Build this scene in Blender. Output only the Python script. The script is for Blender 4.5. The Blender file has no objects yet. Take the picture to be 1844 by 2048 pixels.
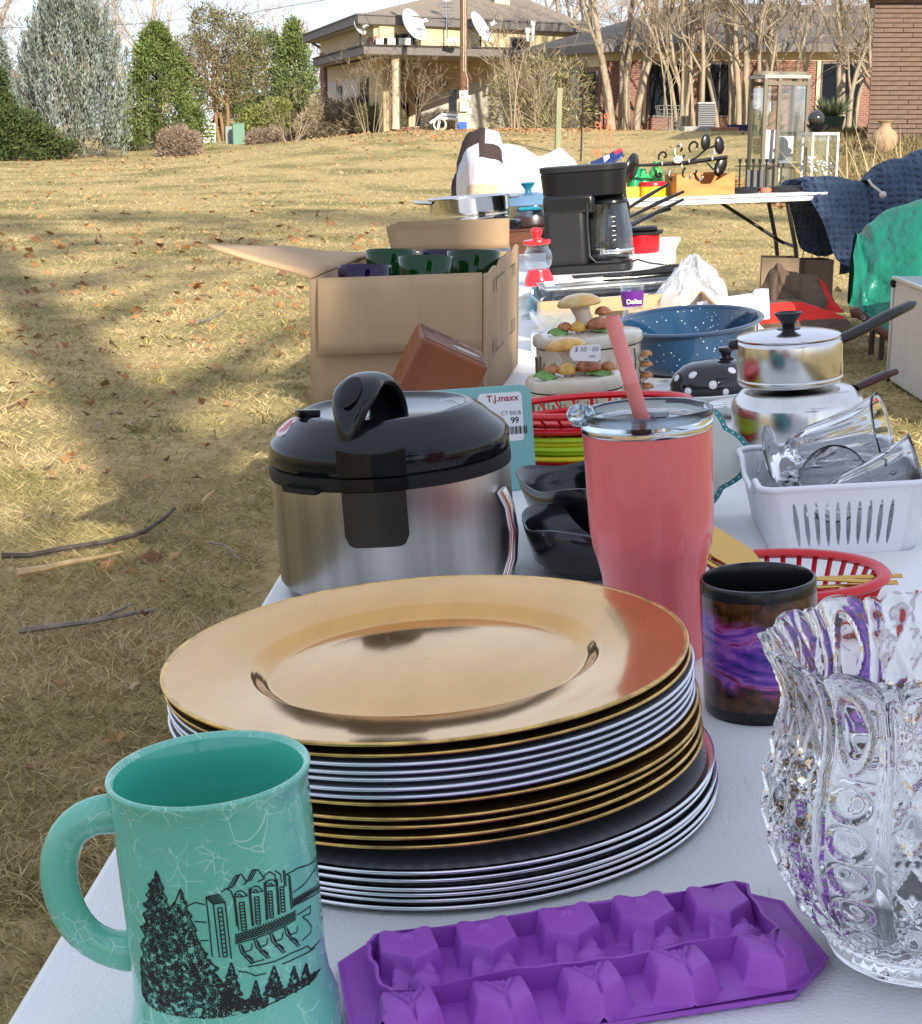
import bpy, math, random, json
import numpy as np
from mathutils import Vector, Matrix, noise
random.seed(7); rng = np.random.default_rng(7)
PI = math.pi
S = bpy.context.scene
COL = S.collection

# ------------------------------------------------------------------ camera, light
cam_d = bpy.data.cameras.new('camera'); cam = bpy.data.objects.new('camera', cam_d); COL.objects.link(cam)
CAM = Vector((0, 0, 1.15)); PITCH = math.radians(13.6)
cam.location = CAM; cam.rotation_euler = (PI/2 - PITCH, 0, 0)
cam_d.sensor_fit = 'HORIZONTAL'; cam_d.sensor_width = 36; cam_d.lens = 36*3200/1844
cam_d.clip_start = .05; cam_d.clip_end = 3000
S.camera = cam
SUN_EL, SUN_AZ = math.radians(22), math.radians(180-19)      # azimuth clockwise from +Y
sunv = Vector((math.sin(SUN_AZ)*math.cos(SUN_EL), math.cos(SUN_AZ)*math.cos(SUN_EL), math.sin(SUN_EL)))
world = bpy.data.worlds.new('World'); S.world = world; world.use_nodes = True
wn = world.node_tree; bg = wn.nodes['Background']
sky = wn.nodes.new('ShaderNodeTexSky'); sky.sky_type = 'NISHITA'; sky.sun_disc = False
sky.sun_elevation = SUN_EL; sky.sun_rotation = SUN_AZ; sky.air_density = .8; sky.dust_density = .2; sky.ozone_density = 2.0
# thin streaky cloud mixed over the clear sky
tc = wn.nodes.new('ShaderNodeTexCoord'); mp = wn.nodes.new('ShaderNodeMapping'); mp.inputs['Scale'].default_value = (1.2, 1.2, 5)
nz = wn.nodes.new('ShaderNodeTexNoise'); nz.inputs['Scale'].default_value = 2.2; nz.inputs['Detail'].default_value = 7; nz.inputs['Roughness'].default_value = .6
rp = wn.nodes.new('ShaderNodeValToRGB'); rp.color_ramp.elements[0].position = .38; rp.color_ramp.elements[1].position = .75
rp.color_ramp.elements[0].color = (.84, .84, .84, 1); rp.color_ramp.elements[1].color = (.95, .95, .95, 1)   # a thin veil everywhere, thicker in streaks
mx = wn.nodes.new('ShaderNodeMix'); mx.data_type = 'RGBA'; mx.inputs[7].default_value = (2.18, 2.38, 2.84, 1)
L = wn.links.new
L(tc.outputs['Generated'], mp.inputs[0]); L(mp.outputs[0], nz.inputs['Vector']); L(nz.outputs[0], rp.inputs[0])
L(rp.outputs[0], mx.inputs[0]); L(sky.outputs[0], mx.inputs[6]); L(mx.outputs[2], bg.inputs[0])
bg.inputs[1].default_value = .15
sl = bpy.data.lights.new('sun', 'SUN'); sun = bpy.data.objects.new('sun', sl); COL.objects.link(sun)
sl.energy = 3.1; sl.angle = math.radians(.53); sl.color = (1, .92, .78)
sun.rotation_euler = sunv.to_track_quat('Z', 'Y').to_euler()
S.view_settings.view_transform = 'Standard'; S.view_settings.look = 'None'; S.view_settings.gamma = 1
S.view_settings.use_curve_mapping = False
S.view_settings.exposure = 1.42
S.render.engine = 'CYCLES'
S.cycles.use_denoising = True; S.cycles.max_bounces = 14; S.cycles.transmission_bounces = 12; S.cycles.transparent_max_bounces = 24
S.cycles.glossy_bounces = 6; S.cycles.caustics_reflective = False; S.cycles.caustics_refractive = False
S.cycles.sample_clamp_indirect = 8

# ------------------------------------------------------------------ helpers
def mat(name, col, rough=.5, metal=0., var=0., vs=8., bump=0., bs=60., trans=0., coat=0., ior=1.45, col2=None, lo=.35, hi=.65,
        spec=.5, sss=0., stretch=None, rnd=0., detail=5., aniso=0., alpha=None):
    """Principled material: base colour with value noise (var) or a two-colour noise mix (col2), noise bump, per-piece variation (rnd)."""
    m = bpy.data.materials.new(name); m.use_nodes = True; t = m.node_tree; p = t.nodes['Principled BSDF']; l = t.links.new
    c4 = (*col, 1)
    p.inputs['Base Color'].default_value = c4; p.inputs['Roughness'].default_value = rough; p.inputs['Metallic'].default_value = metal
    p.inputs['Transmission Weight'].default_value = trans; p.inputs['IOR'].default_value = ior
    p.inputs['Coat Weight'].default_value = coat; p.inputs['Coat Roughness'].default_value = .05
    p.inputs['Specular IOR Level'].default_value = spec
    if sss: p.inputs['Subsurface Weight'].default_value = sss; p.inputs['Subsurface Radius'].default_value = (.02, .02, .02)
    if aniso: p.inputs['Anisotropic'].default_value = aniso
    if alpha is not None: p.inputs['Alpha'].default_value = alpha
    out = None
    if var or col2 or bump:
        co = t.nodes.new('ShaderNodeTexCoord'); vec = co.outputs['Object']
        if stretch:
            mp = t.nodes.new('ShaderNodeMapping'); mp.inputs['Scale'].default_value = stretch; l(vec, mp.inputs[0]); vec = mp.outputs[0]
    if var or col2:
        n = t.nodes.new('ShaderNodeTexNoise'); n.inputs['Scale'].default_value = vs; n.inputs['Detail'].default_value = detail; n.inputs['Roughness'].default_value = .6
        l(vec, n.inputs['Vector']); r = t.nodes.new('ShaderNodeValToRGB'); l(n.outputs[0], r.inputs[0])
        e = r.color_ramp.elements; e[0].position = lo; e[1].position = hi
        if col2: e[0].color = c4; e[1].color = (*col2, 1)
        else:
            e[0].color = tuple(x*(1-var) for x in col)+(1,); e[1].color = tuple(min(1, x*(1+var)) for x in col)+(1,)
        out = r.outputs[0]
    if rnd:
        g = t.nodes.new('ShaderNodeNewGeometry'); ma = t.nodes.new('ShaderNodeMapRange'); l(g.outputs['Random Per Island'], ma.inputs[0])
        ma.inputs[3].default_value = 1-rnd; ma.inputs[4].default_value = 1+rnd
        hs = t.nodes.new('ShaderNodeHueSaturation'); l(ma.outputs[0], hs.inputs['Value'])
        if out: l(out, hs.inputs['Color'])
        else: hs.inputs['Color'].default_value = c4
        out = hs.outputs[0]
    if out: l(out, p.inputs['Base Color'])
    if bump:
        n2 = t.nodes.new('ShaderNodeTexNoise'); n2.inputs['Scale'].default_value = bs; n2.inputs['Detail'].default_value = 4; l(vec, n2.inputs['Vector'])
        b = t.nodes.new('ShaderNodeBump'); b.inputs['Strength'].default_value = bump; b.inputs['Distance'].default_value = .01
        l(n2.outputs[0], b.inputs['Height']); l(b.outputs[0], p.inputs['Normal'])
    m['p'] = 1
    return m

def ramp(t, fac, stops):
    r = t.nodes.new('ShaderNodeValToRGB'); t.links.new(fac, r.inputs[0]); e = r.color_ramp.elements
    while len(e) < len(stops): e.new(.5)
    for i, (p, c) in enumerate(stops): e[i].position = p; e[i].color = (*c, 1) if len(c) == 3 else c
    return r.outputs[0]

def thin_glass(name, tint=(.92, .95, .95), edge=.55, rough=0.):
    """Thin clear wall: mostly transparent, reflective towards grazing angles."""
    m = bpy.data.materials.new(name); m.use_nodes = True; t = m.node_tree; t.nodes.remove(t.nodes['Principled BSDF']); l = t.links.new
    o = t.nodes['Material Output']; tr = t.nodes.new('ShaderNodeBsdfTransparent'); tr.inputs[0].default_value = (*tint, 1)
    gl = t.nodes.new('ShaderNodeBsdfGlossy'); gl.inputs['Roughness'].default_value = rough; gl.inputs[0].default_value = (.95, .97, 1, 1)
    lw = t.nodes.new('ShaderNodeLayerWeight'); lw.inputs[0].default_value = .35
    mr = t.nodes.new('ShaderNodeMapRange'); l(lw.outputs['Facing'], mr.inputs[0]); mr.inputs[3].default_value = .05; mr.inputs[4].default_value = edge
    mi = t.nodes.new('ShaderNodeMixShader'); l(mr.outputs[0], mi.inputs[0]); l(tr.outputs[0], mi.inputs[1]); l(gl.outputs[0], mi.inputs[2]); l(mi.outputs[0], o.inputs[0])
    return m

class B:
    def __init__(s): s.v = []; s.f = []; s.m = []
    def add(s, vs, fs, mi=0, M=None):
        o = len(s.v)
        s.v += [tuple(M @ Vector(p)) for p in vs] if M is not None else [tuple(p) for p in vs]
        s.f += [tuple(i+o for i in f) for f in fs]; s.m += [mi]*len(fs); return s
    def box(s, c, d, mi=0, M=None):
        x, y, z = c; a, b, h = d[0]/2, d[1]/2, d[2]/2
        return s.add([(x-a, y-b, z-h), (x+a, y-b, z-h), (x+a, y+b, z-h), (x-a, y+b, z-h), (x-a, y-b, z+h), (x+a, y-b, z+h), (x+a, y+b, z+h), (x-a, y+b, z+h)],
                     [(0, 3, 2, 1), (4, 5, 6, 7), (0, 1, 5, 4), (1, 2, 6, 5), (2, 3, 7, 6), (3, 0, 4, 7)], mi, M)
    def lathe(s, prof, n=48, fn=None, mi=0, M=None, caps=False, sx=1, sy=1, mis=None):
        vs = []
        for k, (r, z) in enumerate(prof):
            for i in range(n):
                a = 2*PI*i/n; rr, zz = fn(a, r, z, k) if fn else (r, z)
                vs.append((rr*math.cos(a)*sx, rr*math.sin(a)*sy, zz))
        o = len(s.v)
        for k in range(len(prof)-1):
            fs = [(k*n+i, k*n+(i+1) % n, (k+1)*n+(i+1) % n, (k+1)*n+i) for i in range(n)]
            s.f += [tuple(j+o for j in f) for f in fs]; s.m += [mis[k] if mis else mi]*n
        s.v += [tuple(M @ Vector(p)) for p in vs] if M is not None else vs
        if caps:
            s.f.append(tuple(o+i for i in reversed(range(n)))); s.m.append(mi)
            q = o+(len(prof)-1)*n; s.f.append(tuple(q+i for i in range(n))); s.m.append(mi)
        return s
    def tube(s, pts, r, n=8, mi=0, M=None, flat=1., caps=True):
        pts = [Vector(p) for p in pts]; N = len(pts); rs = r if isinstance(r, (list, tuple)) else [r]*N
        vs = []; up = None
        for i, p in enumerate(pts):
            d = (pts[min(i+1, N-1)]-pts[max(i-1, 0)]).normalized()
            if up is None:
                up = Vector((0, 0, 1)) if abs(d.z) < .9 else Vector((1, 0, 0))
            x = d.cross(up)
            if x.length < 1e-6: x = d.orthogonal()
            x.normalize(); y = x.cross(d).normalized(); up = y
            for k in range(n):
                a = 2*PI*k/n; vs.append(p+x*(rs[i]*math.cos(a))+y*(rs[i]*flat*math.sin(a)))
        fs = [(i*n+k, i*n+(k+1) % n, (i+1)*n+(k+1) % n, (i+1)*n+k) for i in range(N-1) for k in range(n)]
        if caps: fs += [tuple(reversed(range(n))), tuple((N-1)*n+k for k in range(n))]
        return s.add(vs, fs, mi, M)
    def prism(s, poly, z0, z1, mi=0, M=None):
        n = len(poly); vs = [(x, y, z0) for x, y in poly]+[(x, y, z1) for x, y in poly]
        return s.add(vs, [tuple(reversed(range(n))), tuple(range(n, 2*n))]+[(i, (i+1) % n, n+(i+1) % n, n+i) for i in range(n)], mi, M)
    def grid(s, nu, nv, fn, mi=0, M=None, skip=None):
        vs = [fn(i/nu, j/nv) for j in range(nv+1) for i in range(nu+1)]
        fs = [(j*(nu+1)+i, j*(nu+1)+i+1, (j+1)*(nu+1)+i+1, (j+1)*(nu+1)+i) for j in range(nv) for i in range(nu) if not (skip and skip((i+.5)/nu, (j+.5)/nv))]
        return s.add(vs, fs, mi, M)
    def ell(s, c, r, nu=16, nv=10, mi=0, M=None):
        vs = [(c[0], c[1], c[2]-r[2])]
        for j in range(1, nv):
            t = PI*j/nv-PI/2
            vs += [(c[0]+r[0]*math.cos(t)*math.cos(2*PI*i/nu), c[1]+r[1]*math.cos(t)*math.sin(2*PI*i/nu), c[2]+r[2]*math.sin(t)) for i in range(nu)]
        vs.append((c[0], c[1], c[2]+r[2])); T = len(vs)-1
        fs = [(0, 1+(i+1) % nu, 1+i) for i in range(nu)]+[(1+j*nu+i, 1+j*nu+(i+1) % nu, 1+(j+1)*nu+(i+1) % nu, 1+(j+1)*nu+i) for j in range(nv-2) for i in range(nu)]
        fs += [(1+(nv-2)*nu+i, 1+(nv-2)*nu+(i+1) % nu, T) for i in range(nu)]
        return s.add(vs, fs, mi, M)

def mesh_of(name, b, mats, ang=38):
    me = bpy.data.meshes.new(name); me.from_pydata(b.v, [], b.f)
    mats = mats if isinstance(mats, (list, tuple)) else [mats]
    for m in mats: me.materials.append(m)
    if len(mats) > 1: me.polygons.foreach_set('material_index', b.m)
    if ang:
        me.polygons.foreach_set('use_smooth', [True]*len(me.polygons)); me.update()
        if ang < 180: me.set_sharp_from_angle(angle=math.radians(ang))
    me.update()
    return me
def link(name, me, parent=None, M=None, bevel=0, seg=2, solid=0, sub=0):
    o = bpy.data.objects.new(name, me); COL.objects.link(o)
    if parent: o.parent = parent
    if M is not None: o.matrix_local = M
    if solid: k = o.modifiers.new('s', 'SOLIDIFY'); k.thickness = solid; k.offset = 0
    if bevel: k = o.modifiers.new('b', 'BEVEL'); k.width = bevel; k.segments = seg; k.limit_method = 'ANGLE'; k.angle_limit = math.radians(40)
    if sub: k = o.modifiers.new('u', 'SUBSURF'); k.levels = k.render_levels = sub
    return o
def part(name, b, mats, parent, M=None, ang=38, label=None, kind=None, **k):
    o = link(name, mesh_of(name, b, mats, ang), parent, M, **k)
    if label: o['label'] = label
    if kind: o['kind'] = kind
    return o
def tag(o, label, cat, group=None):
    o['label'] = label; o['category'] = cat
    if group: o['group'] = group
    return o
def thing(name, label, cat, M, group=None):
    o = bpy.data.objects.new(name, None); COL.objects.link(o); o.empty_display_size = .05; o.matrix_world = M
    return tag(o, label, cat, group)
def solo(name, label, cat, b, mats, M=None, group=None, ang=38, **k):
    return tag(link(name, mesh_of(name, b, mats, ang), None, M, **k), label, cat, group)
def struct(name, b, mats, ang=38, kind='structure', **k):
    o = link(name, mesh_of(name, b, mats, ang), None, None, **k); o['kind'] = kind; return o
def npmesh(name, V, F, mats, mi=None, smooth=False):
    """V (n,3), F (m,k) arrays."""
    me = bpy.data.meshes.new(name); V = np.asarray(V, np.float32); F = np.asarray(F, np.int32); m, k = F.shape
    me.vertices.add(len(V)); me.vertices.foreach_set('co', V.ravel()); me.loops.add(m*k); me.loops.foreach_set('vertex_index', F.ravel())
    me.polygons.add(m); me.polygons.foreach_set('loop_start', np.arange(m, dtype=np.int32)*k)
    for x in (mats if isinstance(mats, (list, tuple)) else [mats]): me.materials.append(x)
    if mi is not None: me.polygons.foreach_set('material_index', np.asarray(mi, np.int32))
    if smooth: me.polygons.foreach_set('use_smooth', np.ones(m, bool))
    me.update(calc_edges=True); return me
def leaf_mesh(name, P, D, Ln, Wd, m, fold=.0, mi=None, mid=.45):
    """One diamond (4 verts) per leaf: base P, direction D, length Ln, width Wd."""
    P = np.asarray(P, float); D = np.asarray(D, float); D = D/np.maximum(np.linalg.norm(D, axis=1, keepdims=True), 1e-6); n = len(P)
    R = rng.normal(size=(n, 3)); Sd = np.cross(D, R); Sd /= np.maximum(np.linalg.norm(Sd, axis=1, keepdims=True), 1e-6)
    Ln = np.broadcast_to(np.asarray(Ln, float), (n,))[:, None]; Wd = np.broadcast_to(np.asarray(Wd, float), (n,))[:, None]
    Up = np.cross(Sd, D)*fold*Ln
    V = np.stack([P, P+D*Ln*mid+Sd*Wd/2+Up, P+D*Ln, P+D*Ln*mid-Sd*Wd/2+Up], 1).reshape(-1, 3)
    return npmesh(name, V, np.arange(4*n).reshape(n, 4), m, mi)
def RM(rx=0, ry=0, rz=0): return Matrix.Rotation(rz, 4, 'Z') @ Matrix.Rotation(ry, 4, 'Y') @ Matrix.Rotation(rx, 4, 'X')
def TR(x, y, z): return Matrix.Translation((x, y, z))
def arc(c, r, a0, a1, n, f=lambda x, y: (x, y, 0)):
    return [f(c[0]+r*math.cos(a0+(a1-a0)*i/n), c[1]+r*math.sin(a0+(a1-a0)*i/n)) for i in range(n+1)]
def rrect(w, h, r, n=5):
    p = []
    for cx, cy, a in ((w/2-r, h/2-r, 0), (-w/2+r, h/2-r, PI/2), (-w/2+r, -h/2+r, PI), (w/2-r, -h/2+r, 1.5*PI)):
        p += [(cx+r*math.cos(a+PI/2*i/n), cy+r*math.sin(a+PI/2*i/n)) for i in range(n+1)]
    return p
def text(name, body, size, m, parent, M, bold=False, shear=0, ext=.0):
    c = bpy.data.curves.new(name, 'FONT'); c.body = body; c.size = size; c.align_x = 'CENTER'; c.align_y = 'CENTER'; c.extrude = ext; c.shear = shear
    if bold: c.offset = size*.018
    tmp = bpy.data.objects.new('tmp', c); me = bpy.data.meshes.new_from_object(tmp); bpy.data.objects.remove(tmp); me.name = name; me.materials.clear(); me.materials.append(m)
    return link(name, me, parent, M)
def sm(a, b, x): t = min(1, max(0, (x-a)/(b-a))); return t*t*(3-2*t)

# table frame: the folding tables lean a little (left side lower); u across, v away from the camera, w up from the table top
TU = Vector((0.99617962, -0.05203738, 0.07013049)); TV = Vector((0.05254146, 0.99860435, -0.00536113)); TN = Vector((-0.06975363, 0.0090254, 0.99752342))
TO = CAM-TN*.41
TM0 = Matrix(((TU.x, TV.x, TN.x, TO.x), (TU.y, TV.y, TN.y, TO.y), (TU.z, TV.z, TN.z, TO.z), (0, 0, 0, 1)))
def TT(u, v, w=0, rz=0, rx=0, ry=0): return TM0 @ TR(u, v, w) @ RM(rx, ry, rz)
def W(x, y, z=0, rz=0, rx=0, ry=0): return TR(x, y, z) @ RM(rx, ry, rz)
def hz(x, y):
    """Terrain height: flat lawn, rising to a low mound in front of the house."""
    a = sm(27, 48-12*sm(4, 9, x), y)*sm(-11, -1, x)*.98
    b = .42*sm(52, 78, y)*(1-sm(-11, -1, x))
    return a+b+.02*noise.noise((x*.25, y*.25, 0))*min(1, max(0, (y-3)/10))
# ------------------------------------------------------------------ shared materials
M = {}
M['white'] = mat('white_plastic', (.78, .78, .78), .45, var=.04, vs=30)
M['dark'] = mat('dark_metal', (.02, .02, .022), .4)
M['black'] = mat('black_plastic', (.008, .008, .009), .22)
M['matte'] = mat('matte_black', (.012, .012, .013), .55, var=.15, spec=.3)
M['chrome'] = mat('chrome', (.75, .75, .76), .12, 1)
M['steel'] = mat('brushed_steel', (.62, .6, .57), .3, 1, var=.06, vs=40, stretch=(1, 1, 30), bump=.02, bs=200)
M['glass'] = thin_glass('clear_glass')
M['red'] = mat('red_plastic', (.62, .012, .02), .3)
M['paper'] = mat('paper', (.75, .75, .75), .7)
M['ink'] = mat('black_ink', (.012, .01, .012), .6)
M['card'] = mat('cardboard', (.44, .30, .17), .85, var=.08, vs=6, bump=.04, bs=40)
M['bark'] = mat('pale_bark', (.42, .34, .24), .9, col2=(.19, .15, .105), vs=5, stretch=(3, 3, .5), lo=.3, hi=.75)
M['twig'] = mat('grey_brown_twig', (.22, .165, .11), .9, rnd=.35)
M['gold'] = mat('gold_metal', (.62, .38, .1), .22, 1)
# ------------------------------------------------------------------ ground
def ground():
    xs = np.unique(np.concatenate([np.linspace(-400, -40, 8), np.linspace(-40, -14, 14), np.linspace(-14, 14, 90), np.linspace(14, 40, 14), np.linspace(40, 400, 8)]))
    ys = np.unique(np.concatenate([np.linspace(-60, -4, 6), np.linspace(-4, 90, 170), np.linspace(90, 900, 14)]))
    V = [(x, y, hz(x, y)) for y in ys for x in xs]; nx = len(xs)
    F = [(j*nx+i, j*nx+i+1, (j+1)*nx+i+1, (j+1)*nx+i) for j in range(len(ys)-1) for i in range(nx-1)]
    m = bpy.data.materials.new('dry_lawn'); m.use_nodes = True; t = m.node_tree; p = t.nodes['Principled BSDF']; l = t.links.new
    p.inputs['Roughness'].default_value = .95; p.inputs['Specular IOR Level'].default_value = .1
    co = t.nodes.new('ShaderNodeTexCoord')
    def nzz(s, d=6, st=None):
        n = t.nodes.new('ShaderNodeTexNoise'); n.inputs['Scale'].default_value = s; n.inputs['Detail'].default_value = d; n.inputs['Roughness'].default_value = .65
        v = co.outputs['Object']
        if st: k = t.nodes.new('ShaderNodeMapping'); k.inputs['Scale'].default_value = st; l(v, k.inputs[0]); v = k.outputs[0]
        l(v, n.inputs['Vector']); return n.outputs[0]
    c1 = ramp(t, nzz(9, 8), [(.22, (.25, .18, .085)), (.42, (.42, .31, .145)), (.6, (.54, .41, .195)), (.8, (.61, .48, .25))])
    c2 = ramp(t, nzz(14, 6), [(.3, (.10, .105, .035)), (.7, (.22, .20, .08))])
    f = ramp(t, nzz(.55, 5), [(.46, (0, 0, 0)), (.62, (.75, .75, .75))])
    mixn = t.nodes.new('ShaderNodeMix'); mixn.data_type = 'RGBA'; l(f, mixn.inputs[0]); l(c1, mixn.inputs[6]); l(c2, mixn.inputs[7])
    # leaf litter specks
    vo = t.nodes.new('ShaderNodeTexVoronoi'); vo.inputs['Scale'].default_value = 5.5; l(co.outputs['Object'], vo.inputs['Vector'])
    f2 = ramp(t, vo.outputs['Distance'], [(.07, (.8, .8, .8)), (.13, (0, 0, 0))])
    f3 = ramp(t, nzz(.35, 4), [(.5, (0, 0, 0)), (.66, (1, 1, 1))])
    mul = t.nodes.new('ShaderNodeMath'); mul.operation = 'MULTIPLY'; l(f2, mul.inputs[0]); l(f3, mul.inputs[1])
    mix2 = t.nodes.new('ShaderNodeMix'); mix2.data_type = 'RGBA'; l(mul.outputs[0], mix2.inputs[0]); l(mixn.outputs[2], mix2.inputs[6]); mix2.inputs[7].default_value = (.25, .11, .04, 1)
    l(mix2.outputs[2], p.inputs['Base Color'])
    b = t.nodes.new('ShaderNodeBump'); b.inputs['Strength'].default_value = .8; b.inputs['Distance'].default_value = .04
    l(nzz(30, 8), b.inputs['Height']); l(b.outputs[0], p.inputs['Normal'])
    o = bpy.data.objects.new('ground', npmesh('ground', V, F, m, smooth=True)); COL.objects.link(o); o['kind'] = 'structure'
ground()

def in_view(x, y, z, pad=60):
    d = Vector((x, y, z))-CAM; zz = d.y*math.cos(PITCH)-d.z*math.sin(PITCH)
    if zz < .2: return False
    px = 922+3200*d.x/zz; py = 1024-3200*(d.y*math.sin(PITCH)+d.z*math.cos(PITCH))/zz
    return -pad < px < 1844+pad and 230 < py < 2048+pad
def grass():
    m1 = bpy.data.materials.new('grass_blade'); m1.use_nodes = True; t = m1.node_tree; p = t.nodes['Principled BSDF']
    p.inputs['Roughness'].default_value = .8; p.inputs['Specular IOR Level'].default_value = .2
    g = t.nodes.new('ShaderNodeNewGeometry')
    c = ramp(t, g.outputs['Random Per Island'], [(0, (.32, .23, .11)), (.25, (.45, .335, .16)), (.6, (.56, .43, .215)), (.88, (.62, .5, .29)), (1, (.24, .22, .08))])
    co = t.nodes.new('ShaderNodeTexCoord'); n = t.nodes.new('ShaderNodeTexNoise'); n.inputs['Scale'].default_value = 1.3; n.inputs['Detail'].default_value = 5
    t.links.new(co.outputs['Object'], n.inputs['Vector'])
    f = ramp(t, n.outputs[0], [(.40, (0, 0, 0)), (.60, (.95, .95, .95))])
    c2 = ramp(t, g.outputs['Random Per Island'], [(0, (.11, .125, .035)), (.45, (.20, .20, .06)), (.75, (.42, .32, .13)), (1, (.5, .39, .18))])
    mi = t.nodes.new('ShaderNodeMix'); mi.data_type = 'RGBA'; t.links.new(f, mi.inputs[0]); t.links.new(c, mi.inputs[6]); t.links.new(c2, mi.inputs[7])
    t.links.new(mi.outputs[2], p.inputs['Base Color'])
    P = []; D = []; Ln = []; Wd = []
    def scatter(n, y0, y1, ln, wd, up, pw=1.0):
        k = 0
        while k < n:
            y = y0+(y1-y0)*random.random()**pw; h = y*.3+.25; x = random.uniform(-h, h)
            if not in_view(x, y, 0): continue
            if x > -.45-.02*y and x < .55+.0*y and y < 5: 
                if random.random() < .85: k += .3; continue
            k += 1; c = noise.noise((x*1.7, y*1.7, 3))
            a = random.random()*2*PI; u = abs(random.gauss(up, .25))*(1+.4*c)
            P.append((x, y, hz(x, y)-.004)); D.append((math.cos(a), math.sin(a), u)); Ln.append(ln*random.uniform(.5, 1.5)*(1+.3*c)); Wd.append(wd*random.uniform(.6, 1.4))
    scatter(9000, 1.1, 2.4, .042, .0018, .35); scatter(85000, 2.2, 5.5, .046, .0021, .4, 1.2); scatter(60000, 5.5, 11, .042, .0034, .45); scatter(56000, 11, 24, .042, .0052, .6); scatter(26000, 24, 46, .05, .009, .8)
    for _ in range(900):                                              # upright tufts
        y = 2+8.5*random.random()**1.3; h = y*.3+.25; x = random.uniform(-h, h)
        if not in_view(x, y, 0) or noise.noise((x*1.1, y*1.1, 9)) < -.05: continue
        for _k in range(random.randint(9, 24)):
            a = random.random()*2*PI; q = random.uniform(0, .03)
            P.append((x+q*math.cos(a), y+q*math.sin(a), -.002)); D.append((math.cos(a)*.55, math.sin(a)*.55, random.uniform(.4, 1.1))); Ln.append(random.uniform(.025, .06)); Wd.append(.0024+.0003*y)
    me = leaf_mesh('grass', P, D, Ln, Wd, m1, fold=.12)
    o = bpy.data.objects.new('grass', me); COL.objects.link(o); o['kind'] = 'stuff'
grass()

LEAFM = [mat('dry_leaf_a', (.30, .15, .055), .8, var=.3, vs=30), mat('dry_leaf_b', (.36, .21, .095), .8, var=.25, vs=30), mat('dry_leaf_c', (.22, .10, .05), .8, var=.3, vs=30), mat('dry_leaf_d', (.38, .26, .15), .8, var=.2, vs=30)]
def leaf_shape(seed, s, lobes=5):
    r = random.Random(seed); b = B(); n = 20; vs = [(0, 0, 0)]; k1, k2 = r.uniform(-2.2, 2.2), r.uniform(-2, 2)
    for i in range(n):
        a = 2*PI*i/n; q = s*(.62+.30*math.cos(lobes*(a-PI/2))*(.5+.5*math.sin(a))+r.uniform(-.07, .07))
        x, y = q*math.cos(a)*.8, q*math.sin(a); vs.append((x, y, (k1*x*x+k2*y*y)/s*.45+abs(x)*.25+r.uniform(-.04, .04)*s))
    b.add(vs, [(0, 1+i, 1+(i+1) % n) for i in range(n)])
    b.tube([(0, -s*.5, 0), (0.02*s, -s*.9, .02*s), (.08*s, -s*1.35, .05*s)], s*.02, 4)
    return b
def litter():
    # everything one cannot count: small bits of leaf over the lawn
    P = []; D = []; Ln = []; Wd = []; mi = []
    def sc(n, fx, ln):
        for _ in range(n):
            x, y = fx()
            if not in_view(x, y, 0): continue
            a = random.random()*2*PI
            P.append((x, y, hz(x, y)+.012)); D.append((math.cos(a), math.sin(a), random.uniform(-.05, .5))); s = ln*random.uniform(.6, 1.5); Ln.append(s); Wd.append(s*random.uniform(.35, .8)); mi.append(random.choice((0, 0, 1, 1, 2, 3)))
    sc(330, lambda: (random.uniform(-6, 5), random.uniform(9, 26)), .075)
    sc(650, lambda: (random.uniform(-12, 9), random.uniform(18, 46)), .09)
    sc(500, lambda: (random.gauss(-1.0, 1.6), random.gauss(44, 3)), .08)
    sc(1700, lambda: (random.gauss(2.4, 1.0), random.gauss(50, 2.5)), .10)
    sc(3500, lambda: (random.uniform(4.5, 9), random.uniform(21, 31)), .10)
    sc(300, lambda: (random.uniform(-14, -3), random.uniform(46, 60)), .10)
    sc(210, lambda: (random.uniform(-5.5, -.3), random.gauss(15.5, 1.8)), .085)
    sc(160, lambda: (random.uniform(-3, -.4), random.uniform(8, 12)), .06)
    sc(500, lambda: (random.gauss(-2.5, 1.5), random.uniform(4, 9)), .05)
    me = leaf_mesh('leaf_litter', P, D, Ln, Wd, LEAFM, fold=.15, mi=mi)
    o = bpy.data.objects.new('leaf_litter', me); COL.objects.link(o); o['kind'] = 'stuff'
litter()
def G(px, py):
    """Lawn point seen at pixel (px, py) of the 1844-wide photograph (only used to read positions off it)."""
    dx, dy = (px-922)/3200, (1024-py)/3200
    d = Vector((dx, dy*math.sin(PITCH)+math.cos(PITCH), dy*math.cos(PITCH)-math.sin(PITCH))); t = -CAM.z/d.z; return d.x*t, d.y*t
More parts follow.
